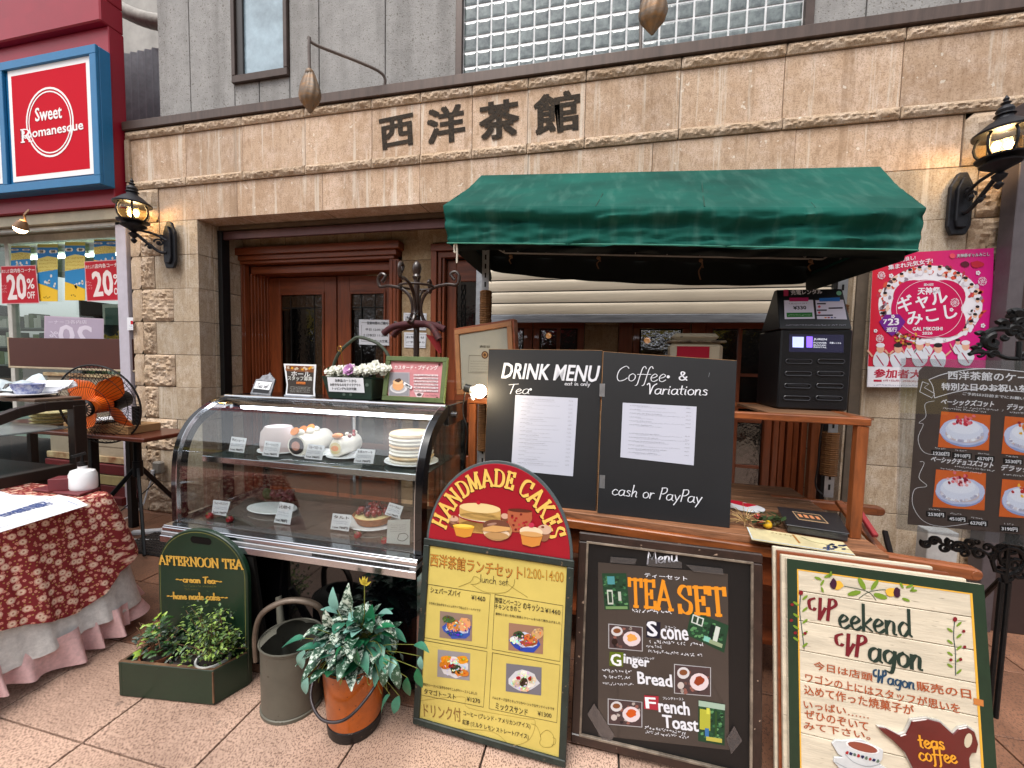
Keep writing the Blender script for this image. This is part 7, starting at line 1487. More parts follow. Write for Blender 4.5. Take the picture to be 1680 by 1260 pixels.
food(250, 697, 88, 74, '#8f8a8c', [(0, 10, 76, 56, '#c9c6ca'), (-38, -28, 34, 26, '#d88a1c'), (45, -30, 34, 22, '#d8901c'), (-50, 0, 30, 20, '#c8781c'), (10, 20, 30, 24, '#33402a'), (0, -28, 26, 20, '#d8d0cc'), (44, 40, 40, 20, '#c87424'), (-8, 2, 18, 12, '#8a1c24')])
food(630, 775, 96, 76, '#6f6c74', [(0, 8, 80, 56, '#c4c4ca'), (0, 10, 60, 42, '#dad4cc'), (-42, 20, 22, 18, '#c9b49a'), (45, 0, 24, 20, '#d8c4a8'), (0, -32, 20, 20, '#e0dcd4'), (0, 14, 22, 28, '#3a2c20'), (-30, -10, 12, 10, '#a01c24'), (36, -8, 12, 12, '#a82a20'), (5, 50, 26, 14, '#d4bc9c')])
# --- 2: black framed tea set board
Z3 = (940, 860, 3.15)
BL2, TL2, TR2 = az(941, 1243, .02), at(948, 872, -1.235), at(1250, 898, -1.245)
BL2.x = TL2.x + .003; BL2.y = -1.345; BR2 = V((TR2.x - .002, -1.36, .02))
S = S3(BL2, BR2, TL2); Wb = (BR2 - BL2).length; Hb = S.loc(950, 872).y
tbd = thing('tea_set_board', 'black board in a worn brown frame with a TEA SET poster taped on', 'menu board', tuple(BL2)); M_WFR = mat('worn_brown_frame', '#35221b', .45, var=.3, scale=9, bump=.25, coat=.2, speck=('#a08a78', 50, .68))
frame('frame', S, 0, Wb, 0, Hb, .034, -.012, .008, M_WFR, tbd, .004); frame('inner_moulding', S, .03, Wb - .03, .03, Hb - .03, .008, .0, .011, mat('worn_cream_line', '#8f8172', .5, var=.35, scale=14), tbd, .001)
slab('black_panel', S, .02, Wb - .02, .02, Hb - .02, .008, mat('black_felt_panel', '#0c0c0e', .45, var=.1, bump=.1), tbd, bevel=0)
S.zoom(*Z3); I = Ink(S, .001); I.pen('Menu', (385, 204), (545, 190), 62, CW, 2, t=(.05, .13), shear=.15); I.done('lettering', tbd)
I = Ink(S, .002); I.poly([(130, 195), (800, 255), (806, 1165), (130, 1090)], mat('dark_brown_poster', '#3a332f', .3, var=.06, scale=4, coat=.6, bump=.15), 0); I.done('poster_sheet', tbd)
TAPE = glass('clear_tape', '#c8c8cc', 3, .15, body=.12, bodycol='#8a8a90')
I = Ink(S, .0045)
for q in ([(195, 165), (330, 175), (320, 205), (192, 195)], [(580, 205), (770, 225), (775, 258), (620, 240)], [(75, 975), (110, 920), (215, 1085), (175, 1145)], [(790, 1100), (830, 1035), (872, 1110), (815, 1180)], [(380, 170), (560, 190), (560, 225), (380, 212)]): I.poly(q, TAPE, 4)
I.done('clear_tape', tbd)
I = Ink(S, .0025); OG = '#d88a24'
I.pen('TEA', (290, 420), (515, 442), 140, OG, 2, SERIF, (.05, .2)); I.pen('SET', (545, 455), (800, 472), 138, OG, 2, SERIF, (.05, .2)); I.text('ティーセット', (370, 272), (590, 292), 22, CW, 1, bold=.01)
I.text('S', (386, 574), (436, 578), 76, CW, 3, bold=.03); I.text('cone', (456, 590), (596, 598), 54, CW, 3, bold=.03); I.poly([(190, 656), (262, 660), (258, 735), (188, 728)], '#5a6a1c', 2); I.text('G', (198, 726), (250, 730), 60, '#e6e6ea', 3, bold=.03); I.text('inger', (262, 728), (392, 752), 62, CW, 3, bold=.03)
I.text('Bread', (336, 820), (512, 838), 62, CW, 3, bold=.03); I.poly([(368, 880), (442, 886), (440, 958), (366, 950)], '#a02c3a', 2); I.text('F', (378, 946), (430, 950), 56, '#e6e6ea', 3, bold=.03); I.text('rench', (444, 966), (602, 984), 66, CW, 3, bold=.03); I.text('Toast', (466, 1046), (648, 1068), 66, CW, 3, bold=.03)
I.poly([(380, 500), (452, 505), (448, 590), (378, 582)], '#1f1c2a', 1)
for a_, c_2, hpx in (((306, 452), (515, 464), 20), ((385, 612), (680, 628), 17), ((380, 634), (470, 640), 15), ((385, 660), (676, 684), 16), ((152, 762), (304, 770), 18), ((154, 794), (296, 800), 18), ((154, 828), (312, 832), 14), ((368, 1052), (604, 1088), 16), ((368, 1076), (604, 1108), 16)): I.scrib(a_, c_2, hpx, CW, 2)
I.text('スコーン', (474, 536), (532, 540), 14, CW, 2, bold=.01); I.text('ジンジャーブレッド', (304, 694), (420, 698), 14, CW, 2, bold=.01); I.text('フレンチトースト', (465, 902), (572, 908), 14, CW, 2, bold=.01); I.done('poster_print', tbd)
def teaphoto(x0, y0, x1, y1, c_, k):
    I = Ink(S, .0025)
    I.poly([(x0, y0), (x1, y0 + 18), (x1, y1 + 16), (x0, y1)], '#b0b0b4', 0); I.poly([(x0 + 4, y0 + 4), (x1 - 4, y0 + 20), (x1 - 4, y1 + 11), (x0 + 4, y1 - 4)], '#4a3a3a', 1); w_, h_2 = x1 - x0, y1 - y0
    for t in range(18): I.ell(x0 + w_ * rnd.uniform(.1, .9), y0 + 12 + h_2 * rnd.uniform(.1, .9), 9, 8, rnd.choice(['#8a5a50', '#a59a94', '#2a2224', '#6a4a44']), 1.4, wob=.6)
    I.ell(x0 + w_ * .25, y0 + h_2 * .3, w_ * .17, h_2 * .2, '#c8c4c6', 2); I.ell(x0 + w_ * .25, y0 + h_2 * .28, w_ * .11, h_2 * .1, '#7a4a2c', 2.5)
    I.ell(x0 + w_ * .68, y0 + h_2 * .6, w_ * .26, h_2 * .3, '#d4c4c8', 3, 10); I.ell(x0 + w_ * .68, y0 + h_2 * .56, w_ * .14, h_2 * .15, c_, 3.5, wob=.4); I.ell(x0 + w_ * .18, y0 + h_2 * .72, w_ * .09, h_2 * .12, '#2a1c18' if k else '#c0b4b0', 3)
    I.done('poster_photo', tbd)
teaphoto(183, 512, 360, 640, '#d89a4c', 1); teaphoto(522, 720, 712, 872, '#8a3a20', 0); teaphoto(180, 898, 358, 1032, '#c0541c', 0)
def garden(c, k):
    I = Ink(S, .0025)
    I.poly(c, '#24402c', 1); f = lambda u, v: (c[0][0] + (c[1][0] - c[0][0]) * u + (c[3][0] - c[0][0]) * v, c[0][1] + (c[1][1] - c[0][1]) * u + (c[3][1] - c[0][1]) * v)
    for t in range(46): x, y = f(rnd.uniform(.08, .92), rnd.uniform(.1, .92)); I.ell(x, y, 9, 7, rnd.choice(['#3a6a44', '#1c3020', '#5a8a5a', '#2c5034']), 1.5 + .02 * t, wob=.7)
    def pr(u0, v0, u1, v1, col, l): I.poly([f(u0, v0), f(u1, v0), f(u1, v1), f(u0, v1)], col, l)
    if k == 0: pr(.15, .45, .38, .85, '#b8c0b4', 3); pr(.2, .5, .34, .8, '#2c4030', 3.3); pr(.6, .5, .72, .75, '#b0b8ac', 3); pr(.2, .08, .5, .3, '#4a8a90', 3); pr(.05, .9, .95, .98, '#6a8a5a', 3)
    if k == 1: pr(.05, .1, .35, .45, '#c0c8c0', 3); pr(.08, .15, .18, .4, '#2c4030', 3.3); pr(.22, .15, .32, .4, '#2c4030', 3.3); pr(.55, .2, .66, .75, '#14201c', 3); pr(.68, .2, .8, .8, '#c0c8c0', 3); pr(.45, .75, .62, .95, '#7ab8a8', 3); pr(.6, .8, .95, .96, '#8a9a7a', 3.1)
    if k == 2: pr(0, .0, 1, .14, '#9ab0a0', 3); pr(.05, .2, .45, .7, '#a8a83c', 3); pr(.3, .15, .42, .3, '#c8c84c', 3.4); pr(.25, .65, .4, .85, '#3a6aa0', 3.4); pr(.3, .85, .9, .95, '#b0a84c', 3.2); pr(.62, .2, .7, .8, '#2c4a24', 3.5)
    I.done('poster_photo', tbd)
garden([(150, 252), (275, 252), (292, 440), (164, 440)], 0); garden([(612, 445), (804, 522), (780, 662), (584, 568)], 1); garden([(648, 906), (784, 928), (782, 1140), (646, 1116)], 2)
# --- 3: weekend wagon plank board with older boards stacked behind
Z4 = (1250, 900, 3.5)
TL3, TR3 = at(1283, 915, -1.275), at(1608, 963, -1.30); BL3 = V((TL3.x + .006, -1.42, .03)); BR3 = V((TR3.x - .004, -1.45, .03))
S = S3(BL3, BR3, TL3); Wb = (BR3 - BL3).length; Hb = (TL3 - BL3).length
wb = thing('weekend_board', 'white plank board edged in dark green lettered Weekend Wagon', 'sign board', tuple(BL3)); M_WPL = stone('white_plank', '#c4b8a0', .0, .1, .03, .1, 0)
M_WPL = mat('whitewashed_plank', '#dacfb9', .7, var=.12, scale=7, stretch=(.6, 5, 5), bump=.25, rand=.05, speck=('#8f8470', 30, .68))
nP = 7; S.zoom(*Z4); cuts = [1.0] + [S.loc(700, y).y / Hb for y in (318, 500, 690, 862)] ; cuts = [0, .14, .29] + [c for c in cuts[::-1] if c > .4]
cuts = [0, .15, .30] + sorted([S.loc(140, 232).y / Hb, S.loc(140, 402).y / Hb, S.loc(140, 570).y / Hb, S.loc(140, 740).y / Hb]) + [1.0]
cuts = sorted(set(round(c, 3) for c in cuts)); cuts = [c for i, c in enumerate(cuts) if i == 0 or c - cuts[i - 1] > .05]
for a, c in zip(cuts, cuts[1:]):
    b = B(); b.box(0, Wb, a * Hb + .0012, c * Hb - .0012, -.014 - rnd.random() * .0, 0, T=S.T()); build('plank', b, M_WPL, wb, .0015)
I = Ink(S, .0008); gr, ye = mat('dark_green_border', '#1c3320', .5, var=.12), '#d8a43c'
for q in ((0, .03, 0, Hb), (Wb - .03, Wb, 0, Hb), (.03, Wb - .03, Hb - .03, Hb), (.03, Wb - .03, 0, .03)): I.lrect(q[0], q[2], q[1], q[3], gr, 0)
for q in ((.03, .034, .03, Hb - .03), (Wb - .036, Wb - .03, .03, Hb - .03), (.034, Wb - .036, Hb - .034, Hb - .03)): I.lrect(q[0], q[2], q[1], q[3], ye, 0)
I.done('painted_border', wb)
I = Ink(S, .0008); WR, WG = '#6d1f26', '#26342c'; OR = '#a4512c'
I.pen('W', (275, 400), (450, 416), 120, WR, 2, t=(.04, .13)); I.pen('eekend', (440, 450), (866, 506), 146, WG, 2, t=(.04, .14)); I.pen('W', (430, 604), (622, 626), 120, WR, 2, t=(.04, .13)); I.pen('agon', (612, 640), (930, 698), 150, WG, 2, t=(.05, .16))
I.text('今日は店頭', (296, 688), (635, 762), 46, OR, 2, bold=.012); I.pen('Wagon', (640, 760), (880, 806), 70, '#24405a', 2, t=(.08, .16)); I.text('販売の日', (888, 812), (1200, 862), 54, OR, 2, bold=.012)
I.text('ワゴンの上にはスタッフが思いを', (248, 762), (1136, 946), 52, OR, 2, bold=.012); I.text('込めて作った焼菓子が', (242, 834), (872, 958), 56, OR, 2, bold=.012); I.text('いっぱい…… ぜひ'[:7], (240, 912), (612, 976), 46, OR, 2, bold=.012); I.text('ぜひのぞいて', (244, 970), (610, 1046), 50, OR, 2, bold=.012); I.text('みて下さい。', (240, 1034), (622, 1098), 44, OR, 2, bold=.012)
I.done('lettering', wb)
I = Ink(S, .0008)
def lf(x, y, L_, rot, c='#6f8a2c'): I.ell(x, y, L_, L_ * .36, c, 2, rot, 10)
I.line([(470, 215), (560, 232), (620, 255), (655, 298)], 4, '#3a4a3c', 1, True); I.line([(555, 285), (610, 250), (690, 235), (740, 245)], 4, '#3a4a3c', 1, True)
for x, y, L_, r_ in ((572, 200, 40, 60), (645, 208, 36, -55), (528, 255, 40, -12), (678, 272, 42, 18), (320, 170, 22, 20), (345, 195, 20, -60), (380, 155, 26, -20), (345, 235, 18, 70), (390, 148, 20, -70), (800, 210, 20, 60), (845, 215, 22, -20), (870, 240, 20, 0), (825, 292, 24, 20), (860, 232, 18, -50)): lf(x, y, L_, r_)
for x, y in ((430, 208), (742, 248)):
    I.ell(x, y, 34, 26, '#d8a83c', 3, 10, 14, .2)
for x, y in ((408, 200), (772, 250)): I.ell(x, y, 20, 30, '#3c1c30', 3.4, 0, 12, .3)
for X0, Y0, s_ in ((222, 240, 1), (1105, 392, -1)):
    I.line([(X0, Y0 + 20), (X0 - 6, Y0 + 110), (X0 + 4, Y0 + 200), (X0 + (20 if s_ > 0 else 5), Y0 + 335)], 5, '#3a4a4c', 1, True); I.ell(X0, Y0 + 12, 13, 14, '#7a1f26', 3)
    for k in range(9): lf(X0 + (-28 if k % 2 else 24), Y0 + 40 + k * 34, 20, (35 if k % 2 else -40))
    for dx, dy in ((-50, 80), (-55, 170), (-32, 242), (24, 244)): I.ell(X0 + dx * (1 if s_ > 0 else -1), Y0 + dy, 10, 9, '#7a1f26', 3)
I.poly([(1212, 855), (1268, 868), (1270, 905), (1212, 892)], '#b8743c', 2)
I.done('painted_flowers', wb)
# raised teapot and cup cut-outs
TPc = [(655, 1012), (700, 1018), (780, 1060), (812, 1050), (838, 1000), (846, 975), (930, 965), (1010, 985), (1040, 1015), (1080, 1050), (1110, 1020), (1160, 1010), (1205, 1040), (1225, 1110), (1215, 1160), (1190, 1160), (1175, 1190), (1185, 1300), (1150, 1420), (900, 1420), (860, 1260), (810, 1160), (740, 1090), (690, 1050)]
def plw(S, pts, h0, h1, name, m, par, bev=.001): b = B(); b.prism([S.w(x, y, h0) for x, y in pts], S.n * (h1 - h0)); return build(name, b, m, par, bev)
tp = plw(S, [(x - 6 if x < 900 else x + 6, y - 6) for x, y in TPc], .0005, .008, 'teapot_edge', mat('chipped_white', '#c8c4bc', .4, var=.2), wb); plw(S, TPc, .0082, .012, 'teapot', mat('oxblood_gloss', '#5e0f0c', .22, var=.12, scale=9, bump=.05, coat=.6), wb, .002)
I = Ink(S, .0125); I.pen('teas', (888, 1124), (1036, 1136), 84, '#d8962c', 1, t=(.08, .16)); I.pen('coffee', (888, 1196), (1106, 1214), 84, '#d8962c', 1, t=(.07, .15)); I.ell(1165, 1085, 22, 42, '#c0b49c', 0, 10); I.done('teapot_lettering', wb)
cup = [(395, 1110), (420, 1090), (450, 1095), (560, 1085), (690, 1150), (685, 1200), (665, 1228), (720, 1262), (700, 1300), (480, 1300), (405, 1215), (410, 1190), (460, 1190), (430, 1170)]
plw(S, cup, .0005, .007, 'cup_cutout', mat('cup_white', '#c9ccce', .35, var=.08), wb, .001)
I = Ink(S, .0075); I.ell(570, 1130, 100, 30, '#e0e0e0', 0, 15); I.ell(570, 1130, 88, 24, '#8a4a3a', 1, 15); I.line([(470, 1170), (520, 1215), (600, 1240), (670, 1225)], 3, '#8a8f94', 1, True)
for k in range(9): I.ell(480 + k * 22, 1160 + k * 6, 9, 9, ('#a02c2c', '#26264a', '#5a6a5a')[k % 3], 2, wob=.5)
I.line([(415, 1215), (520, 1262), (700, 1275)], 3, '#8a8f94', 1, True); I.done('cup_print', wb)
for k in range(3):
    b = B(); dx = -.010 - .006 * k; b.box(dx, Wb - .03 - .03 * k, 0, Hb + .006 + .008 * k, -.034 - .02 * k, -.018 - .02 * k, T=S.T())
    o = build('spare_board', b, [M_WPL, M_WOODH, M_WPL][k], None, .002, loc=tuple(BL3 + V((0, .03 * (k + 1), 0)))); tag(o, ('white edged board standing directly behind the Weekend Wagon board', 'brown board second behind the Weekend Wagon board', 'rearmost white board behind the Weekend Wagon board')[k], 'board', 'spare boards behind the Weekend Wagon board')

# ================================================================ PLANTS AND CANS
M_GRN = mat('dark_green_paint', '#14301f', .4, var=.12, scale=5, bump=.08, speck=('#7a6248', 90, .74)); M_GRNE = mat('rubbed_edge', '#7a5a40', .7, var=.3)
pln = thing('afternoon_tea_planter', 'dark green planter board lettered AFTERNOON TEA with round handle slot and box front', 'planter', (-1.72, -1.45, 0))
PL = S3((-1.945, -1.408, 0), (-1.462, -1.40, 0), (-1.945, -1.403, .66)); PL.zoom(180, 860, 3.15)
Wp = .483; topz = PL.loc(490, 32).y; sh_ = PL.loc(262, 225).y
arcp = [(Wp, 0)] + [(Wp / 2 + Wp / 2 * math.cos(math.pi * k / 32), sh_ + (topz - sh_) * math.sin(math.pi * k / 32)) for k in range(33)] + [(0, 0)]
sl0, sl1 = PL.loc(415, 100), PL.loc(530, 68); scx = (sl0.x + sl1.x) / 2; scy = (sl0.y + sl1.y) / 2
plate3(PL, arcp, -.022, 0, 'board', M_GRN, pln, .003)
I = Ink(PL, .0006); I.line([((Wp / 2 + (Wp / 2 - .012) * math.cos(math.pi * k / 32)), sh_ + (topz - sh_ - .012) * math.sin(math.pi * k / 32)) for k in range(2)], .1, '#8a8448', 0) if False else None
pts = [(Wp - .012, .1)] + [(Wp / 2 + (Wp / 2 - .012) * math.cos(math.pi * k / 32), sh_ + (topz - sh_ - .012) * math.sin(math.pi * k / 32)) for k in range(33)] + [(.012, .1)]
for a, c in zip(pts, pts[1:]):
    a, c = V(a), V(c); n2 = V((-(c - a).y, (c - a).x)).normalized() * .0011; I.b.add([PL.pt(*(p), .0008) for p in (a + n2, a - n2, c - n2, c + n2)], [(0, 1, 2, 3)], I.mi('#7d7c4a'))
slot = [(scx + (.055 if math.cos(t) > 0 else -.055) * .7 + .018 * math.cos(t), scy + .016 * math.sin(t)) for t in [2 * math.pi * k / 24 for k in range(24)]]
I.b.add([PL.pt(a, c, .001) for a, c in slot], [tuple(range(24))], I.mi('#050505')); GD = '#c49a44'
I.pen('AFTERNOON TEA', (258, 205), (692, 232), 44, GD, 2, SERIF, (.05, .24)); I.pen('~', (348, 290), (378, 294), 24, GD, 2, t=(.1, .2)); I.pen('cream Tea'.replace('m', 'n'), (382, 298), (550, 306), 32, GD, 2, t=(.1, .24)); I.pen('~', (552, 300), (582, 304), 24, GD, 2, t=(.1, .2))
I.pen('~', (302, 376), (330, 378), 24, GD, 2, t=(.1, .2)); I.pen('hone nade cake', (332, 384), (574, 392), 34, GD, 2, t=(.1, .24)); I.pen('~', (580, 384), (612, 386), 24, GD, 2, t=(.1, .2)); I.scrib((385, 322), (560, 328), 12, '#6a6a3c', 2); I.scrib((385, 340), (470, 342), 10, '#6a6a3c', 2); I.done('lettering', pln)
b = B(); rot = PL.T(); b.box(0, Wp, 0, .56, -.03, -.012); b.v = [tuple(PL.pt(x, z, -.03 - .22 * (1 - z / .6)) if False else (PL.o + PL.r * x + V((0, .025 + .085 * (1 - z / .62), z)))) for x, z, y in [(v[0], v[1], v[2]) for v in b.v]]
b.v = [(x, y + (.015 if i % 2 else 0), z) for i, (x, y, z) in enumerate(b.v)]; build('rear_leaf', b, mat('black_back', '#0b0c0c', .6), pln)
F0, F1, G0, G1 = V((-1.932, -1.578, 0)), V((-1.508, -1.522, 0)), V((-1.945, -1.41, 0)), V((-1.462, -1.402, 0)); F0.z = F1.z = .004
bh = .148
for name, P, Q, hh_ in (('front_board', F0, F1, bh), ('side_board', F1, G1, bh), ('side_board', F0, G0, bh)):
    b = B(); d = (Q - P).normalized(); inn = V((-d.y, d.x, 0)) * .016; inn = inn if (V((-1.71, -1.46, 0)) - P).dot(inn) > 0 else -inn
    b.add([P, Q, Q + V((0, 0, hh_)), P + V((0, 0, hh_)), P + inn, Q + inn, Q + inn + V((0, 0, hh_)), P + inn + V((0, 0, hh_))], [(0, 1, 2, 3), (5, 4, 7, 6), (0, 4, 5, 1), (3, 2, 6, 7), (0, 3, 7, 4), (1, 5, 6, 2)]); o = build(name, b, M_GRN, pln, .002)
    b = B(); b.beam(P + inn * .5 + V((0, 0, hh_ + .0008)), Q + inn * .5 + V((0, 0, hh_ + .0008)), .012, .0012, up=(0, 0, 1)); build('rubbed_edge', b, M_GRNE, pln)
b = B(); b.beam(F1 + V((0, -.0012, .01)), F1 + V((0, -.0012, bh - .004)), .006, .004, up=(0, 1, 0)); build('rubbed_edge', b, M_GRNE, pln)
b = B(); b.prism([F0 + V((.02, .02, .01)), F1 + V((-.02, .02, .01)), G1 + V((-.02, -.01, .01)), G0 + V((.02, -.01, .01))], (0, 0, .01)); build('floor_board', b, M_DARK, pln)
M_TERRA = mat('terracotta', '#9a5a3c', .7, var=.15); M_SOIL = mat('potting_soil', '#2c211a', .95, var=.4, scale=40, bump=1)
def leafgrid(b, c, d, up, L_, W_, cup=.25, n=4, mi=0):
    d = d.normalized(); s_ = d.cross(up); s_ = s_.normalized() if s_.length > .01 else V((1, 0, 0)); nn = s_.cross(d)
    vs = []
    for i in range(n + 1):
        t = i / n; w_ = W_ * math.sin(math.pi * min(1, (t * .94 + .03)) ** .85) * .5; p = c + d * L_ * t - nn * L_ * cup * t * t
        vs += [p - s_ * w_ + nn * w_ * .35, p, p + s_ * w_ + nn * w_ * .35]
    b.add(vs, [q for i in range(n) for q in ((3 * i, 3 * i + 1, 3 * i + 4, 3 * i + 3), (3 * i + 1, 3 * i + 2, 3 * i + 5, 3 * i + 4))], mi)
def pot(name, label, x, y, r_, h, m, tilt=0):
    o = thing(name, label, 'plant pot', (x, y, .022)); b = B(); T = Matrix.Rotation(tilt, 4, 'Y')
    b.lathe([(.001, 0), (r_ * .75, 0), (r_, h - .012), (r_ * 1.06, h - .012), (r_ * 1.06, h), (r_ * .95, h), (r_ * .9, h - .02), (.001, h - .02)], (x, y, .022), 28, T); build('pot', b, m, o, smooth=35)
    b = B(); b.lathe([(.001, h - .016), (r_ * .9, h - .018)], (x, y, .022), 20, T); build('soil', b, M_SOIL, o); return o
M_L1 = [mat('myrtle_leaf', '#57783a', .5, var=.35, scale=9, bump=0), mat('myrtle_leaf_pale', '#93b050', .5, var=.25, scale=9, bump=0), mat('myrtle_leaf_dark', '#263b20', .5, var=.3, scale=9, bump=0)]
M_TWIG = mat('twig', '#6a5038', .8, var=.2)
p1 = pot('potted_myrtle', 'bushy small leaved shrub in a white pot in the green planter', -1.575, -1.462, .062, .135, mat('white_pot', '#c8cac6', .4, var=.08))
rn2 = random.Random(11); bt = B(); bl2_ = B()
c0 = V((-1.575, -1.462, .14))
for k in range(34):
    a = rn2.random() * 6.28; e = rn2.uniform(.3, 1.4); L_ = rn2.uniform(.12, .235); d = V((math.cos(a) * math.cos(e) * 1.1 - .12, math.sin(a) * math.cos(e) * .55, math.sin(e)))
    P = [c0, c0 + d * L_ * .4 + V((0, 0, .02)), c0 + d * L_ * .75 + V((rn2.uniform(-.02, .02), 0, .01)), c0 + d * L_]; bt.tube(catmull([tuple(q) for q in P], 3), [.003 - .00022 * i for i in range(10)], 4)
    for j in range(34):
        t = rn2.uniform(.4, 1.05); q = P[0].lerp(P[3], t) + V((rn2.gauss(0, .018), rn2.gauss(0, .014), rn2.gauss(0, .016) + .012)); leafgrid(bl2_, q, V((rn2.uniform(-1, 1), rn2.uniform(-1, .6), rn2.uniform(-.4, .9))), V((0, 0, 1)), rn2.uniform(.013, .021), rn2.uniform(.009, .013), n=2, mi=rn2.choice((0, 0, 1, 1, 2)))
build('branch', bt, M_TWIG, p1, smooth=True); kind(build('foliage', bl2_, M_L1, p1), 'stuff')
p2 = pot('potted_ivy', 'trailing light green ivy in a terracotta pot at the left of the green planter', -1.84, -1.485, .066, .125, M_TERRA)
M_IVY = [mat('ivy_leaf', '#3f6a2c', .45, var=.3, scale=12, bump=0), mat('ivy_leaf_lime', '#8fae3a', .45, var=.2, scale=12, bump=0), mat('ivy_leaf_dark', '#1f3a26', .45, var=.25, scale=12, bump=0)]
M_LIME = M_IVY[1]
def ivyleaf(b, c, d, up, r_, mi):
    d = d.normalized(); s_ = d.cross(up).normalized(); nn = s_.cross(d); out = [(0, 0), (.35, -.35), (.9, -.1), (.55, .3), (.35, .95), (0, 1.25), (-.35, .95), (-.55, .3), (-.9, -.1), (-.35, -.35)]
    ctr = c + d * r_ * .35 + nn * r_ * .1; vs = [ctr] + [c + s_ * x * r_ * .8 + d * y * r_ * .9 - nn * r_ * .15 * abs(x) for x, y in out]; b.add(vs, [(0, i + 1, (i + 1) % 10 + 1) for i in range(10)], mi)
for k in range(150):
    a = rn2.random() * 6.28; rr = rn2.random() ** .6; hgt = .15 + .17 * (1 - rr) * rn2.random() + rn2.uniform(-.02, .05) ; q = V((-1.84 + math.cos(a) * rr * .10 + (.05 if k % 3 == 0 else -.0), -1.485 + math.sin(a) * rr * .07, hgt + (.05 if math.cos(a) < .2 else 0) * (1 - rr)))
    b = B(); ivyleaf(b, q, V((math.cos(a) * .6 + rn2.uniform(-.6, .6), math.sin(a) * .6 - .4, rn2.uniform(-.6, .4))), V((rn2.uniform(-.3, .3), -.5, 1)), rn2.uniform(.013, .021), 0)
    if k < 150: build('leaf', b, rn2.choice((M_IVY[0], M_IVY[0], M_IVY[1], M_IVY[2]) if q.x < -1.84 else (M_IVY[0], M_IVY[2], M_IVY[2])), p2)
b = B()
for k in range(16): a = rn2.random() * 6.28; b.tube(catmull([(-1.84, -1.485, .12), (-1.84 + .05 * math.cos(a), -1.485 + .04 * math.sin(a), .2 + .04 * rn2.random()), (-1.84 + .09 * math.cos(a), -1.485 + .06 * math.sin(a), .18 + .1 * rn2.random())], 3), .0016, 4)
build('stem', b, M_TWIG, p2)
p3 = pot('empty_pot', 'tilted empty dark grey plastic pot between the ivy and the white pot', -1.705, -1.465, .062, .13, mat('dark_plastic_pot', '#3a3431', .6, var=.15))
# --- watering can
M_CAN = mat('olive_grey_can', '#66645a', .5, .25, var=.12, scale=5, bump=.1, speck=('#4a4238', 50, .68))
wc = thing('watering_can', 'old olive grey metal watering can with arched handle beside the orange bucket', 'watering can', (-1.215, -1.42, 0)); cc_ = V((-1.215, -1.425, 0))
b = B(); b.lathe([(.001, .004), (.118, .004), (.122, 0), (.122, .012), (.117, .014), (.118, .27), (.122, .274), (.122, .284), (.117, .284), (.114, .27), (.113, .012), (.001, .01)], cc_, 40, None, 0, 1.0, .92); build('body', b, M_CAN, wc, smooth=35)
b = B()
def half(u, v):                            # domed half cover over the rear-left of the opening
    a = math.pi * (.30 + u * 1.0); r_ = .118 * (1 - v * .52); return cc_ + V((r_ * math.cos(a), r_ * math.sin(a) * .92, .284 + .035 * math.sin(v * 1.5)))
b.grid(24, 5, half); build('half_cover', b, M_CAN, wc, smooth=True)
b = B(); b.tube([cc_ + V((.122 * math.cos(t * math.pi / 20), .112 * math.sin(t * math.pi / 20), .284)) for t in range(40)], .0035, 6, closed=True); build('rim', b, M_CAN, wc, smooth=True)
b = B(); b.tube(catmull([tuple(cc_ + V(q)) for q in ((-.118, -.06, .20), (-.125, -.055, .31), (-.105, -.04, .39), (-.03, -.01, .435), (.05, .02, .43), (.10, .05, .385), (.11, .07, .28))], 6), .0105, 10, flat=1.3); build('handle', b, mat('rubbed_handle', '#6a5c50', .45, .4, var=.25, scale=14), wc, smooth=True)
b = B(); b.tube([cc_ + V((-.09, .06, .12)), cc_ + V((-.15, .10, .30)), cc_ + V((-.17, .115, .36))], [.022, .014, .013], 12); build('spout', b, M_CAN, wc, smooth=True)
b = B(); b.lathe([(.001, .278), (.105, .279)], cc_ + V((.0, 0, -.18)), 24, None, 0, 1, .9); build('dark_inside', b, M_DARK, wc)
# --- orange bucket with variegated plant
bc = V((-.905, -1.447, 0)); bk2 = thing('orange_bucket', 'rusty orange metal bucket with black base band holding a leafy plant', 'bucket', tuple(bc)); M_ORB = mat('orange_enamel', '#c8630f', .3, .15, var=.25, scale=5, bump=.1, coat=.3, speck=('#5a2408', 70, .66))
M_BLB = mat('chipped_black_band', '#161416', .5, .2, var=.3, bump=.4, speck=('#6a5a4c', 70, .67))
Hk = .275; b = B(); b.lathe([(.1015, .045), (.119, Hk), (.123, Hk + .002), (.123, Hk + .008), (.117, Hk + .008), (.115, Hk - .01), (.098, .03)], bc, 44); build('body', b, M_ORB, bk2, smooth=35)
b = B(); b.lathe([(.001, .006), (.094, .006), (.097, 0), (.1, .004), (.1045, .046), (.1015, .050)], bc, 44); build('base_band', b, M_BLB, bk2, smooth=35)
b = B(); b.tube([bc + V((.121 * math.cos(t * math.pi / 22), .121 * math.sin(t * math.pi / 22), Hk + .005)) for t in range(44)], .0035, 6, closed=True); build('rim', b, M_BLK, bk2, smooth=True)
b = B(); b.tube(catmull([tuple(bc + V(q)) for q in ((-.122, .0, Hk - .02), (-.135, -.05, Hk - .055), (-.11, -.11, Hk - .105), (-.03, -.150, Hk - .135), (.06, -.14, Hk - .12), (.12, -.08, Hk - .06), (.124, .0, Hk - .02))], 7), .0055, 10); build('bail_handle', b, mat('worn_bail', '#4a4548', .4, .6, var=.3), bk2, smooth=True)
b = B()
for sx_ in (-1, 1): b.ball(bc + V((sx_ * .122, 0, Hk - .018)), .011, 10)
build('bail_ear', b, M_BLK, bk2, smooth=True)
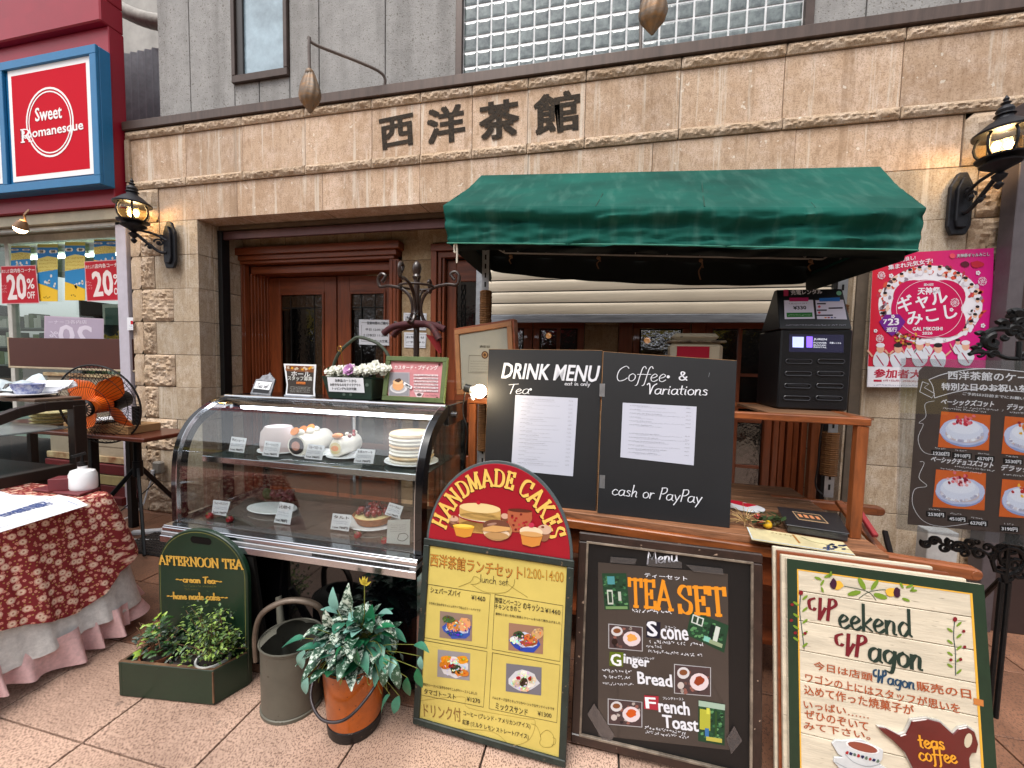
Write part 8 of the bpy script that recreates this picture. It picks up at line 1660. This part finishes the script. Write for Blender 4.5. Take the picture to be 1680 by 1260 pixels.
b = B(); b.lathe([(.001, Hk - .02), (.115, Hk - .022)], bc, 24); build('soil', b, M_SOIL, bk2)
plt = thing('variegated_plant', 'leafy plant with white flecked green leaves spilling over the orange bucket', 'plant', tuple(bc + V((0, 0, Hk - .02))))
def variegated(name, a, c, th, sc_=60):
    m = mat(name, a, .4, var=.15, scale=14, bump=.1); n = m.node_tree.nodes; l = m.node_tree.links; p = n['Principled BSDF']; src = p.inputs['Base Color'].links[0].from_socket
    tc = n.new('ShaderNodeTexCoord'); v = n.new('ShaderNodeTexNoise'); v.inputs['Scale'].default_value = sc_; v.inputs['Detail'].default_value = 5; v.inputs['Roughness'].default_value = .8; l.new(tc.outputs['Object'], v.inputs['Vector'])
    r_ = n.new('ShaderNodeValToRGB'); r_.color_ramp.elements[0].position = th; r_.color_ramp.elements[1].position = th + .04; l.new(v.outputs[0], r_.inputs[0]); mx = n.new('ShaderNodeMix'); mx.data_type = 'RGBA'; l.new(r_.outputs[0], mx.inputs[0]); l.new(src, mx.inputs[6]); mx.inputs[7].default_value = lin(c); l.new(mx.outputs[2], p.inputs['Base Color']); return m
ML = [variegated('white_flecked_leaf', '#1d4430', '#bcc9bc', .49), variegated('half_flecked_leaf', '#244a34', '#a8bdb0', .55), mat('teal_leaf', '#3a7a62', .4, var=.2, scale=14, bump=.1), mat('green_silk_leaf', '#1f7048', .4, var=.2, scale=14, bump=.1), mat('pale_teal_leaf', '#7fb0a4', .45, var=.15, scale=12, bump=.1)]
rn3 = random.Random(5); stems = B(); top0 = bc + V((0, 0, Hk + .0))
def bigleaf(q, d, L_, W_, m, root=None):
    b = B(); leafgrid(b, q, d, V((0, 0, 1)) if abs(d.normalized().z) < .85 else V((0, -1, .2)), L_, W_, cup=rn3.uniform(.15, .5), n=6); o = build('leaf', b, m, plt, smooth=True)
    stems.tube(catmull([tuple(root or top0), tuple(top0.lerp(q, .5) + V((0, 0, .02))), tuple(q)], 3), .0011, 4)
for k in range(165):
    a = rn3.uniform(0, 6.28); e = rn3.uniform(-.3, 1.35); rr = rn3.uniform(.06, .15); q = top0 + V((math.cos(a) * math.cos(e) * rr * 1.12, math.sin(a) * math.cos(e) * rr * .8, max(-.02, math.sin(e) * rr * 1.0 + .03)))
    d = (q - top0) * 3 + V((rn3.uniform(-.35, .35), rn3.uniform(-.5, .1), rn3.uniform(-.35, .15))); d = d.normalized() + V((rn3.uniform(-.7, .7), rn3.uniform(-.6, .2), rn3.uniform(-.5, .4))); bigleaf(q, d, rn3.uniform(.06, .088), rn3.uniform(.034, .048), ML[rn3.choice((0, 0, 0, 1, 1, 1, 2, 2, 3, 4))])
for (x, y, Yd, dx, dz, L_, m) in ((575, 985, -1.47, -.1, 1, .09, 0), (553, 988, -1.46, -.2, 1, .085, 4), (500, 1075, -1.52, -.3, -1, .085, 4), (505, 1120, -1.52, -.2, -1, .07, 4), (635, 1100, -1.52, -.2, -1, .08, 1), (652, 1100, -1.52, .1, -1, .085, 1), (668, 1120, -1.5, .1, -1, .07, 3), (685, 1105, -1.48, .3, -1, .07, 3), (640, 1148, -1.5, -.6, -.7, .07, 2), (655, 1150, -1.5, -.3, -1, .07, 2), (690, 1085, -1.46, .1, -1, .05, 4), (520, 1040, -1.55, -.8, -.3, .07, 0), (585, 1075, -1.56, .2, -.9, .06, 3), (560, 1070, -1.56, -.5, -.8, .075, 3), (500, 1035, -1.5, -.9, .1, .08, 2), (680, 1045, -1.46, .9, .5, .07, 2)):
    q = at(x, y, Yd); bigleaf(q + V((0, 0, .02 if dz < 0 else -.03)), V((dx, -.35, dz)), L_, L_ * .5, ML[m])
q = at(598, 960, -1.44)
for dx, dz in ((-.5, .6), (-.25, 1), (0, 1.2), (.35, .9), (.6, .4)): b = B(); leafgrid(b, q, V((dx, -.2, dz)), V((0, -1, 0)), .034, .013, n=3); build('leaf', b, mat('yellow_leaf', '#c9b43c', .5, var=.15), plt)
stems.tube([q, q + V((0, 0, -.12)), top0], .002, 5)
for k in range(40):
    a = rn3.random() * 6.28; P = [top0, top0 + V((math.cos(a) * .08, math.sin(a) * .07, .05 + .05 * rn3.random())), top0 + V((math.cos(a) * .14, math.sin(a) * .12, rn3.uniform(-.04, .09))), top0 + V((math.cos(a) * .17, math.sin(a) * .13, rn3.uniform(-.10, .06)))]; stems.tube(catmull([tuple(v) for v in P], 3), .0013, 4)
kind(build('stem', stems, mat('yellow_green_stem', '#7d8238', .6, var=.2), plt), 'stuff')
b = B()
for k in range(120): q = top0 + V((rn3.gauss(0, .06), rn3.gauss(0, .045), rn3.uniform(0, .12))); leafgrid(b, q, V((rn3.uniform(-1, 1), rn3.uniform(-1, .5), rn3.uniform(-.5, 1))), V((0, 0, 1)), .03, .014, n=2)
kind(build('undergrowth', b, mat('dark_under_leaf', '#22332a', .6, var=.4, scale=20), plt), 'stuff')

# ================================================================ POSTER AND CAKE MENU EASEL
S = Surf(at(1437, 432, -.042), (1, 0, 0), (0, 0, 1)); S.zoom(1400, 390, 4.668)
c = [(148, 128), (1070, 80), (1046, 770), (1040, 1150), (98, 1142)]
pm = bpy.data.materials.new('pink_poster_ground'); pm.use_nodes = True; n = pm.node_tree.nodes; l = pm.node_tree.links
tc = n.new('ShaderNodeTexCoord'); sp_ = n.new('ShaderNodeSeparateXYZ'); mr = n.new('ShaderNodeMapRange'); mr.inputs[1].default_value = 0; mr.inputs[2].default_value = .55; cr = n.new('ShaderNodeValToRGB'); cr.color_ramp.elements[0].color = lin('#c0122c'); cr.color_ramp.elements[1].color = lin('#c81a7c')
l.new(tc.outputs['Object'], sp_.inputs[0]); l.new(sp_.outputs[0], mr.inputs[0]); l.new(mr.outputs[0], cr.inputs[0]); l.new(cr.outputs[0], n['Principled BSDF'].inputs['Base Color']); n['Principled BSDF'].inputs['Roughness'].default_value = .4
po = thing('festival_poster', 'bright pink Japanese festival poster pasted on the right stone pillar', 'poster', tuple(S.o)); WP = '#dcdae2'
I = Ink(S, .004); I.poly([(148, 128), (1070, 80), (1040, 1150), (98, 1142)], WP, 0); I.poly([(148, 128), (1070, 80), (1046, 1000), (108, 985)], pm, 1); I.done('sheet', po)
I = Ink(S, .0052); rp3 = random.Random(3)
I.ell(585, 515, 398, 300, WP, 0, 0, 48)
for k in range(150):
    a = rp3.random() * 6.28; rr = rp3.uniform(.78, 1.03); x, y = 585 + 398 * rr * math.cos(a), 515 + 300 * rr * math.sin(a)
    if y > 770: continue
    I.ell(x, y, rp3.uniform(8, 18), rp3.uniform(12, 26), rp3.choice(['#c4bcc8', '#d8d4de', '#b03a4a', '#d8b4a4', '#5a4048', '#8a7f8c', '#c8503c']), 1 + k % 5 * .2, rp3.uniform(0, 90), 8, .5)
for k in range(26):
    a = 3.4 + k * .215; x, y = 585 + 360 * math.cos(a), 515 + 275 * math.sin(a)
    if y < 740: I.ell(x, y - 8, 15, 17, '#d4a890', 2.4, 0, 9); I.ell(x, y - 20, 16, 11, '#2a2024', 2.6, 0, 9); I.ell(x + 4, y + 22, 20, 22, '#d8d4de', 2.2, 0, 9)
I.ell(550, 548, 268, 224, '#b81450', 3, 0, 40); 
for t in range(4): I.ell(575 + 165 * math.cos(.78 + t * 1.5708), 545 + 130 * math.sin(.78 + t * 1.5708), 160, 128, '#b81450', 3.1 + .1 * t, 0, 28)
I.line([(575 + 252 * math.cos(t * math.pi / 24), 545 + 218 * math.sin(t * math.pi / 24)) for t in range(49)], 4, '#dcc8d4', 3.6)
I.text('第43回', (530, 372), (602, 370), 20, WP, 4, bold=.02); I.text('天神祭', (485, 438), (652, 434), 54, WP, 4, bold=.028); I.text('ギャル', (345, 580), (720, 500), 126, WP, 4, bold=.02); I.text('みこし', (410, 678), (790, 612), 108, WP, 4, bold=.02)
I.text('GAL MIKOSHI', (446, 712), (672, 710), 26, WP, 4, bold=.03); I.text('2026', (518, 744), (596, 742), 22, WP, 4, bold=.03)
for x, y, r_ in ((208, 290, 30), (978, 335, 34), (195, 772, 30), (768, 498, 34)):
    for k in range(5): I.line([(x + r_ * .55 * math.cos(k * 1.257 + u * .5) + r_ * .45 * math.cos(k * 1.257 + u * 1.26), y + r_ * .55 * math.sin(k * 1.257 + u * .5) + r_ * .45 * math.sin(k * 1.257 + u * 1.26)) for u in range(6)], 4, WP, 4.4)
for x, y, r_ in ((282, 294, 18), (945, 272, 18), (982, 674, 18), (163, 714, 15), (742, 553, 15), (696, 782, 14), (296, 604, 15)):
    for k in range(5): I.ell(x + r_ * .6 * math.cos(k * 1.257), y + r_ * .6 * math.sin(k * 1.257), r_ * .45, r_ * .42, WP, 4.6, 0, 8)
    I.ell(x, y, r_ * .25, r_ * .25, '#b81450', 5, 0, 8)
I.poly([(190, 645), (240, 590), (345, 588), (392, 645), (350, 705), (288, 755), (230, 705)], '#6a2080', 4.2); I.text('7', (220, 662), (250, 661), 34, WP, 5, bold=.03); I.text('23', (258, 672), (340, 668), 50, WP, 5, bold=.04); I.text('巡行', (246, 724), (326, 721), 36, WP, 5, bold=.025)
I.text('笑顔良し!体力良し!', (170, 216), (468, 170), 32, WP, 4, bold=.02); I.text('集まれ元気女子!', (262, 250), (600, 196), 38, WP, 4, bold=.02); I.ell(750, 142, 22, 20, '#d85060', 4); I.text('天神祭ギャルみこし', (782, 156), (1032, 142), 28, '#2a1020', 4, bold=.04); I.text('天神祭ギャルみこし', (782, 156), (1032, 142), 28, WP, 4.5, bold=.005)
I.ell(846, 205, 36, 22, '#5a2030', 4, 0, 12, .2); I.ell(940, 205, 52, 26, '#b02838', 4, 0, 12, .3)
for k in range(60): I.ell(rp3.uniform(310, 480), rp3.uniform(735, 820), 9, 7, rp3.choice(['#8a6420', '#3a1c14', '#c89a3c', '#6a1c1c']), 3.8 + .005 * k, 0, 7, .5)
for k, (x, y) in enumerate(((200, 850), (335, 850), (500, 830), (640, 850), (850, 830), (790, 800), (560, 812), (420, 830))):
    s_ = 1 if k < 5 else .6
    I.ell(x, y + 85 * s_, 62 * s_, 70 * s_, '#c8ccd6', 4.0 + k * .1, 0, 12, .2); I.ell(x, y, 30 * s_, 36 * s_, '#cfa088', 4.3 + k * .1, 0, 12); I.ell(x, y - 26 * s_, 34 * s_, 18 * s_, '#2c2226' if k % 2 else '#d4d0da', 4.4 + k * .1, 0, 12); I.line([(x - 30 * s_, y + 50 * s_), (x + 24 * s_, y + 130 * s_)], 9 * s_, '#a03a5a', 4.5 + k * .1); I.line([(x - 60 * s_, y + 60), (x - 100 * s_, y + 10)], 14 * s_, '#cfa088', 4.2)
    I.line([(x + 55 * s_, y + 55), (x + 100 * s_, y + 15)], 14 * s_, '#cfa088', 4.2)
I.done('picture', po)
I = Ink(S, .0095); I.poly([(104, 990), (1046, 1000), (1040, 1150), (98, 1142)], WP, 0); I.text('参加者大募集', (148, 1070), (700, 1084), 66, '#b01c3c', 1, bold=.03); I.poly([(146, 1086), (208, 1087), (208, 1103), (146, 1102)], '#b01c3c', 1); I.text('6月1日(月)~30日(火)まで', (218, 1102), (530, 1110), 18, '#a83a54', 1, bold=.01); I.scrib((146, 1132), (700, 1140), 10, '#4a5a8a', 1); I.done('footer', po)
# ornate iron easel and acrylic cake menu
ez = thing('iron_easel', 'ornate black cast iron scroll easel at the right edge', 'easel', tuple(at(1645, 1230, -.80)))
M_IR2 = mat('black_cast_iron', '#1c1d1f', .45, .5, var=.25, scale=30, bump=.4)
YE = -.80
def PE(x, y, Yd=YE): return at(x, y, Yd)
def scroll(x, y, r_, turns=1.6, a0=0, s_=1, th=.008, Yd=YE):
    c = PE(x, y, Yd); k = 26; b = B(); k_m = (PE(x + 10, y, Yd) - c).length / 10
    b.tube([c + V((math.cos(a0 + s_ * t / k * turns * 6.28), 0, math.sin(a0 + s_ * t / k * turns * 6.28))) * r_ * k_m * (1 - .8 * t / k) for t in range(k + 1)], [th * (1 - .5 * t / k) for t in range(k + 1)], 6); return b
def zE(x, y): return (1480 + x / 3.15, 860 + y / 3.15)
parts_ = []
for (x, y, r_, tu, a0, s_, th) in ((125, 100, 26, 1.2, 2.4, 1, .010), (165, 88, 30, 1.3, 0, 1, .009), (215, 120, 30, 1.4, 1, -1, .008), (250, 95, 26, 1.3, 2, 1, .008), (290, 120, 38, 1.5, 0, 1, .009), (320, 150, 30, 1.4, 3, -1, .008), (350, 100, 28, 1.3, 1, 1, .008), (400, 150, 36, 1.4, 2, 1, .008), (385, 95, 22, 1.2, 4, -1, .007), (440, 120, 26, 1.3, 0, 1, .007), (545, 170, 82, 1.0, 0, 1, .012), (560, 130, 40, 1.5, 2, -1, .009), (530, 200, 44, 1.4, 4, 1, .009), (580, 210, 40, 1.4, 1, 1, .009), (500, 120, 28, 1.3, 3, 1, .009), (570, 60, 26, 1.3, 1, -1, .01), (600, 95, 30, 1.2, 2, 1, .009), (540, 270, 30, 1.3, 0, -1, .009), (610, 260, 34, 1.3, 2, 1, .009), (470, 170, 24, 1.2, 1, 1, .008)):
    X_, Y_ = zE(x, y); build('scroll', scroll(X_, Y_, r_ / 3.15, tu, a0, s_, th * .95), M_IR2, ez, smooth=True)
b = B(); b.tube([PE(*zE(x, y)) for x, y in ((110, 92), (180, 85), (260, 130), (330, 125), (400, 130), (450, 160), (490, 170))], .006, 8); b.tube([PE(*zE(x, y)) for x, y in ((465, 190), (480, 130), (545, 92), (610, 110), (640, 170), (610, 240), (545, 262), (480, 240), (465, 190))], .008, 8); build('crossbar', b, M_IR2, ez, smooth=True)
def zt3_(x, y): return (1590 + x / 7.88, 480 + y / 7.88)
for (x, y, r_, tu, a0, s_, th) in ((300, 640, 115, .95, 1.5, 1, .019), (150, 560, 60, .8, 2.6, -1, .012), (110, 680, 60, .8, 3.4, 1, .011), (130, 800, 90, .9, 3, -1, .010), (300, 800, 60, 1.1, 0, 1, .012), (430, 430, 80, 1.0, 2.5, -1, .014), (560, 500, 90, 1.1, 0, 1, .016), (600, 330, 110, 1.0, 2.2, -1, .018), (540, 260, 50, 1.2, 4, 1, .014), (650, 400, 80, 1.2, 1, 1, .015), (680, 260, 70, 1.1, 3, 1, .015), (450, 580, 40, 1.2, 0, -1, .010), (690, 560, 60, 1.2, 2, 1, .010), (700, 830, 60, 1.4, 1, 1, .009)):
    X_, Y_ = zt3_(x, y); build('scroll', scroll(X_, Y_, r_ / 7.88, tu, a0, s_, th * .95), M_IR2, ez, smooth=True)
b = B(); b.tube(catmull([tuple(PE(*zt3_(x, y))) for x, y in ((350, 720), (230, 700), (190, 600), (260, 500), (400, 470), (560, 480), (720, 470))], 5), .0105, 8); b.tube(catmull([tuple(PE(*zt3_(x, y))) for x, y in ((0, 800), (120, 770), (350, 800), (500, 850), (720, 850))], 5), .008, 8); build('top_scroll_bar', b, M_IR2, ez, smooth=True)
for x0, x1 in ((1643, 1622), (1655, 1636)):
    p, q = PE(x0, 955), az(x1 + 2, 1290, .0); q = V((p.x, p.y, 0)); b = B(); b.tube([p, q], .009, 8); build('leg', b, M_IR2, ez, smooth=True)
p = PE(1649, 955); b = B(); b.tube([p + V((0, .02, 0)), V((p.x + .1, p.y + .45, 0))], .009, 8); build('leg', b, M_IR2, ez, smooth=True); b = B(); b.tube([p, PE(1668, 640), PE(1672, 560)], .009, 8); build('mast', b, M_IR2, ez, smooth=True)
for x, y, r_ in ((1617, 1185, 10), (1640, 1200, 12), (1625, 1215, 9)): build('scroll', scroll(x, y, r_, 1.3, 1, 1, .006), M_IR2, ez, smooth=True)
b = B()
for k in range(6): b.tube([PE(1650, 1190), PE(1650 + 60 * math.cos(k * .5 + .2), 1190 + 70 * math.sin(k * .5 + .1))], .0022, 4)
build('thin_stay', b, M_IR2, ez)
# acrylic panel
A0, A1, A2 = at(1470, 862, -.865), at(1690, 893, -.93), at(1509, 603, -.80); S = S3(A0, A1, A2); S.zoom(1460, 560, 3.5)
ac = thing('cake_menu_panel', 'clear acrylic panel holding a brown cake price menu on the iron easel', 'menu panel', tuple(A0)); Hh = S.loc(100, 100).y; b0_ = S.loc(20, 1060)
b = B(); b.box(0, .62, -.012, Hh, -.004, 0, T=S.T()); build('acrylic_sheet', b, M_ACR, ac, .001)
b = B(); b.box(0, .62, -.012, Hh, .0095, .0115, T=S.T()); build('front_sheet', b, glass('front_acrylic', '#f4f6f6', 1.3, .02), ac)
I = Ink(S, .001); BRN = mat('brown_menu_paper', '#443632', .5, var=.05, scale=3, bump=0)
I.poly([(185, 150), (200, 142), (1100, 190), (1100, 1140), (100, 1050), (100, 1030), (165, 170)], BRN, 0)
I.line([(222, 220), (320, 185), (480, 160), (640, 162), (900, 190)], 5, WP, 1, True); I.line([(255, 325), (380, 290), (520, 272), (700, 285), (900, 300)], 5, WP, 1, True); I.line([(222, 220), (245, 260), (255, 325)], 4, WP, 1, True); I.line([(185, 232), (170, 290), (240, 325), (255, 300), (195, 265), (222, 245), (185, 232)], 4, WP, 1)
I.text('西洋茶館のケーキで', (330, 218), (935, 240), 48, WP, 2, bold=.015); I.text('特別な日のお祝いをしよう', (295, 280), (960, 300), 42, WP, 2, bold=.02); I.text('ご予約は3日前までにお願いします', (415, 308), (860, 345), 17, WP, 2)
I.text('ベーシックズコット', (288, 362), (590, 378), 34, WP, 2, bold=.025, shear=.2); I.text('デラックスズコット', (665, 392), (960, 408), 34, WP, 2, bold=.025, shear=.2); I.text('ベーシックチョコズコット', (230, 690), (585, 728), 34, WP, 2, bold=.025, shear=.2); I.text('デラックスチョコ', (632, 740), (960, 768), 34, WP, 2, bold=.025, shear=.2)
for a_, c_2 in (((300, 388), (550, 412)), ((375, 382), (650, 402)), ((680, 412), (960, 430)), ((290, 735), (530, 762)), ((370, 722), (610, 750)), ((650, 770), (940, 790))): I.scrib(a_, c_2, 10, WP, 2)
for t, x, y in (('1930円', 248, 652), ('3910円', 368, 665), ('4570円', 498, 682), ('2530円', 660, 698), ('2530円', 218, 1002), ('4510円', 340, 1028), ('6270円', 460, 1052), ('3190円', 640, 1085)):
    I.poly([(x - 12, y - 30), (x + 102, y - 22), (x + 100, y + 12), (x - 12, y + 4)], '#1c1818', 1); I.text(t, (x, y), (x + 90, y + 7), 22, WP, 2, bold=.02); I.scrib((x + 5, y - 36), (x + 70, y - 30), 9, WP, 2)
for P in ([(255, 342), (200, 360), (205, 430), (165, 468), (190, 478), (160, 560), (200, 640), (330, 655)], [(170, 690), (195, 700), (165, 780), (210, 830), (140, 850), (130, 940), (190, 1030), (300, 1062), (450, 1045)]): I.line(P, 2.6, WP, 1.5, True)
I.done('menu_print', ac)
def cakepic(x0, y0, w_, h_2, top):
    I = Ink(S, .0025)
    I.poly([(x0 + 8, y0), (x0 + w_ + 10, y0 + 22), (x0 + w_, y0 + h_2 + 20), (x0 - 12, y0 + h_2)], '#c8602c', 0); cx_, cy_ = x0 + w_ * .5, y0 + h_2 * .55
    I.ell(cx_, cy_ + 18, w_ * .49, h_2 * .36, '#8f9cc8', 1, 6, 24); I.ell(cx_, cy_ + 4, w_ * .5, h_2 * .37, '#b9bede', 1.4, 6, 24, .1); I.ell(cx_, cy_ + 22, w_ * .40, h_2 * .22, '#c4b4b8', 1.8, 5, 20); I.ell(cx_, cy_ - 4, w_ * .39, h_2 * .3, '#cfd2e6', 2.2, 6, 24, .05); I.ell(cx_ - 4, cy_ - 24, w_ * .33, h_2 * .2, '#dadcec', 2.6, 5, 22)
    for k in range(26): I.ell(cx_ - 2 + rp3.gauss(0, w_ * .12), cy_ - h_2 * .27 + rp3.gauss(0, h_2 * .075), 11, 8, rp3.choice(top), 3 + .02 * k, rp3.uniform(0, 90), 8, .4)
    for k in range(40): a = rp3.uniform(.2, 2.9); I.ell(cx_ + w_ * .38 * math.cos(a), cy_ + 2 + h_2 * .27 * math.sin(a), 10, 8, rp3.choice(['#b4b4cc', '#e2e4f0', '#a8a4bc', '#d0c8d4']), 2.7 + .004 * k, 0, 7, .4)
    I.done('menu_photo', ac)
cakepic(285, 402, 280, 205, ['#b02c40', '#8a1c30', '#d8707c', '#c84454']); cakepic(255, 735, 285, 215, ['#b02c40', '#8a1c30', '#d8707c', '#e0a0a4']); cakepic(650, 430, 280, 215, ['#d8a020', '#8a2030', '#3a1c1c', '#d86030']); cakepic(635, 790, 280, 215, ['#e0901c', '#e8b040', '#b02c30', '#c86020'])
# white box on the paving behind the easel
p = at(1537, 880, -.2); tag(wbox('white_box', p.x - .04, p.x + .10, -.2, -.12, 0, at(1537, 872, -.2).z, mat('white_box_card', '#c9c9c8', .6), None), 'tall white box standing behind the easel scrolls against the right pillar', 'box')
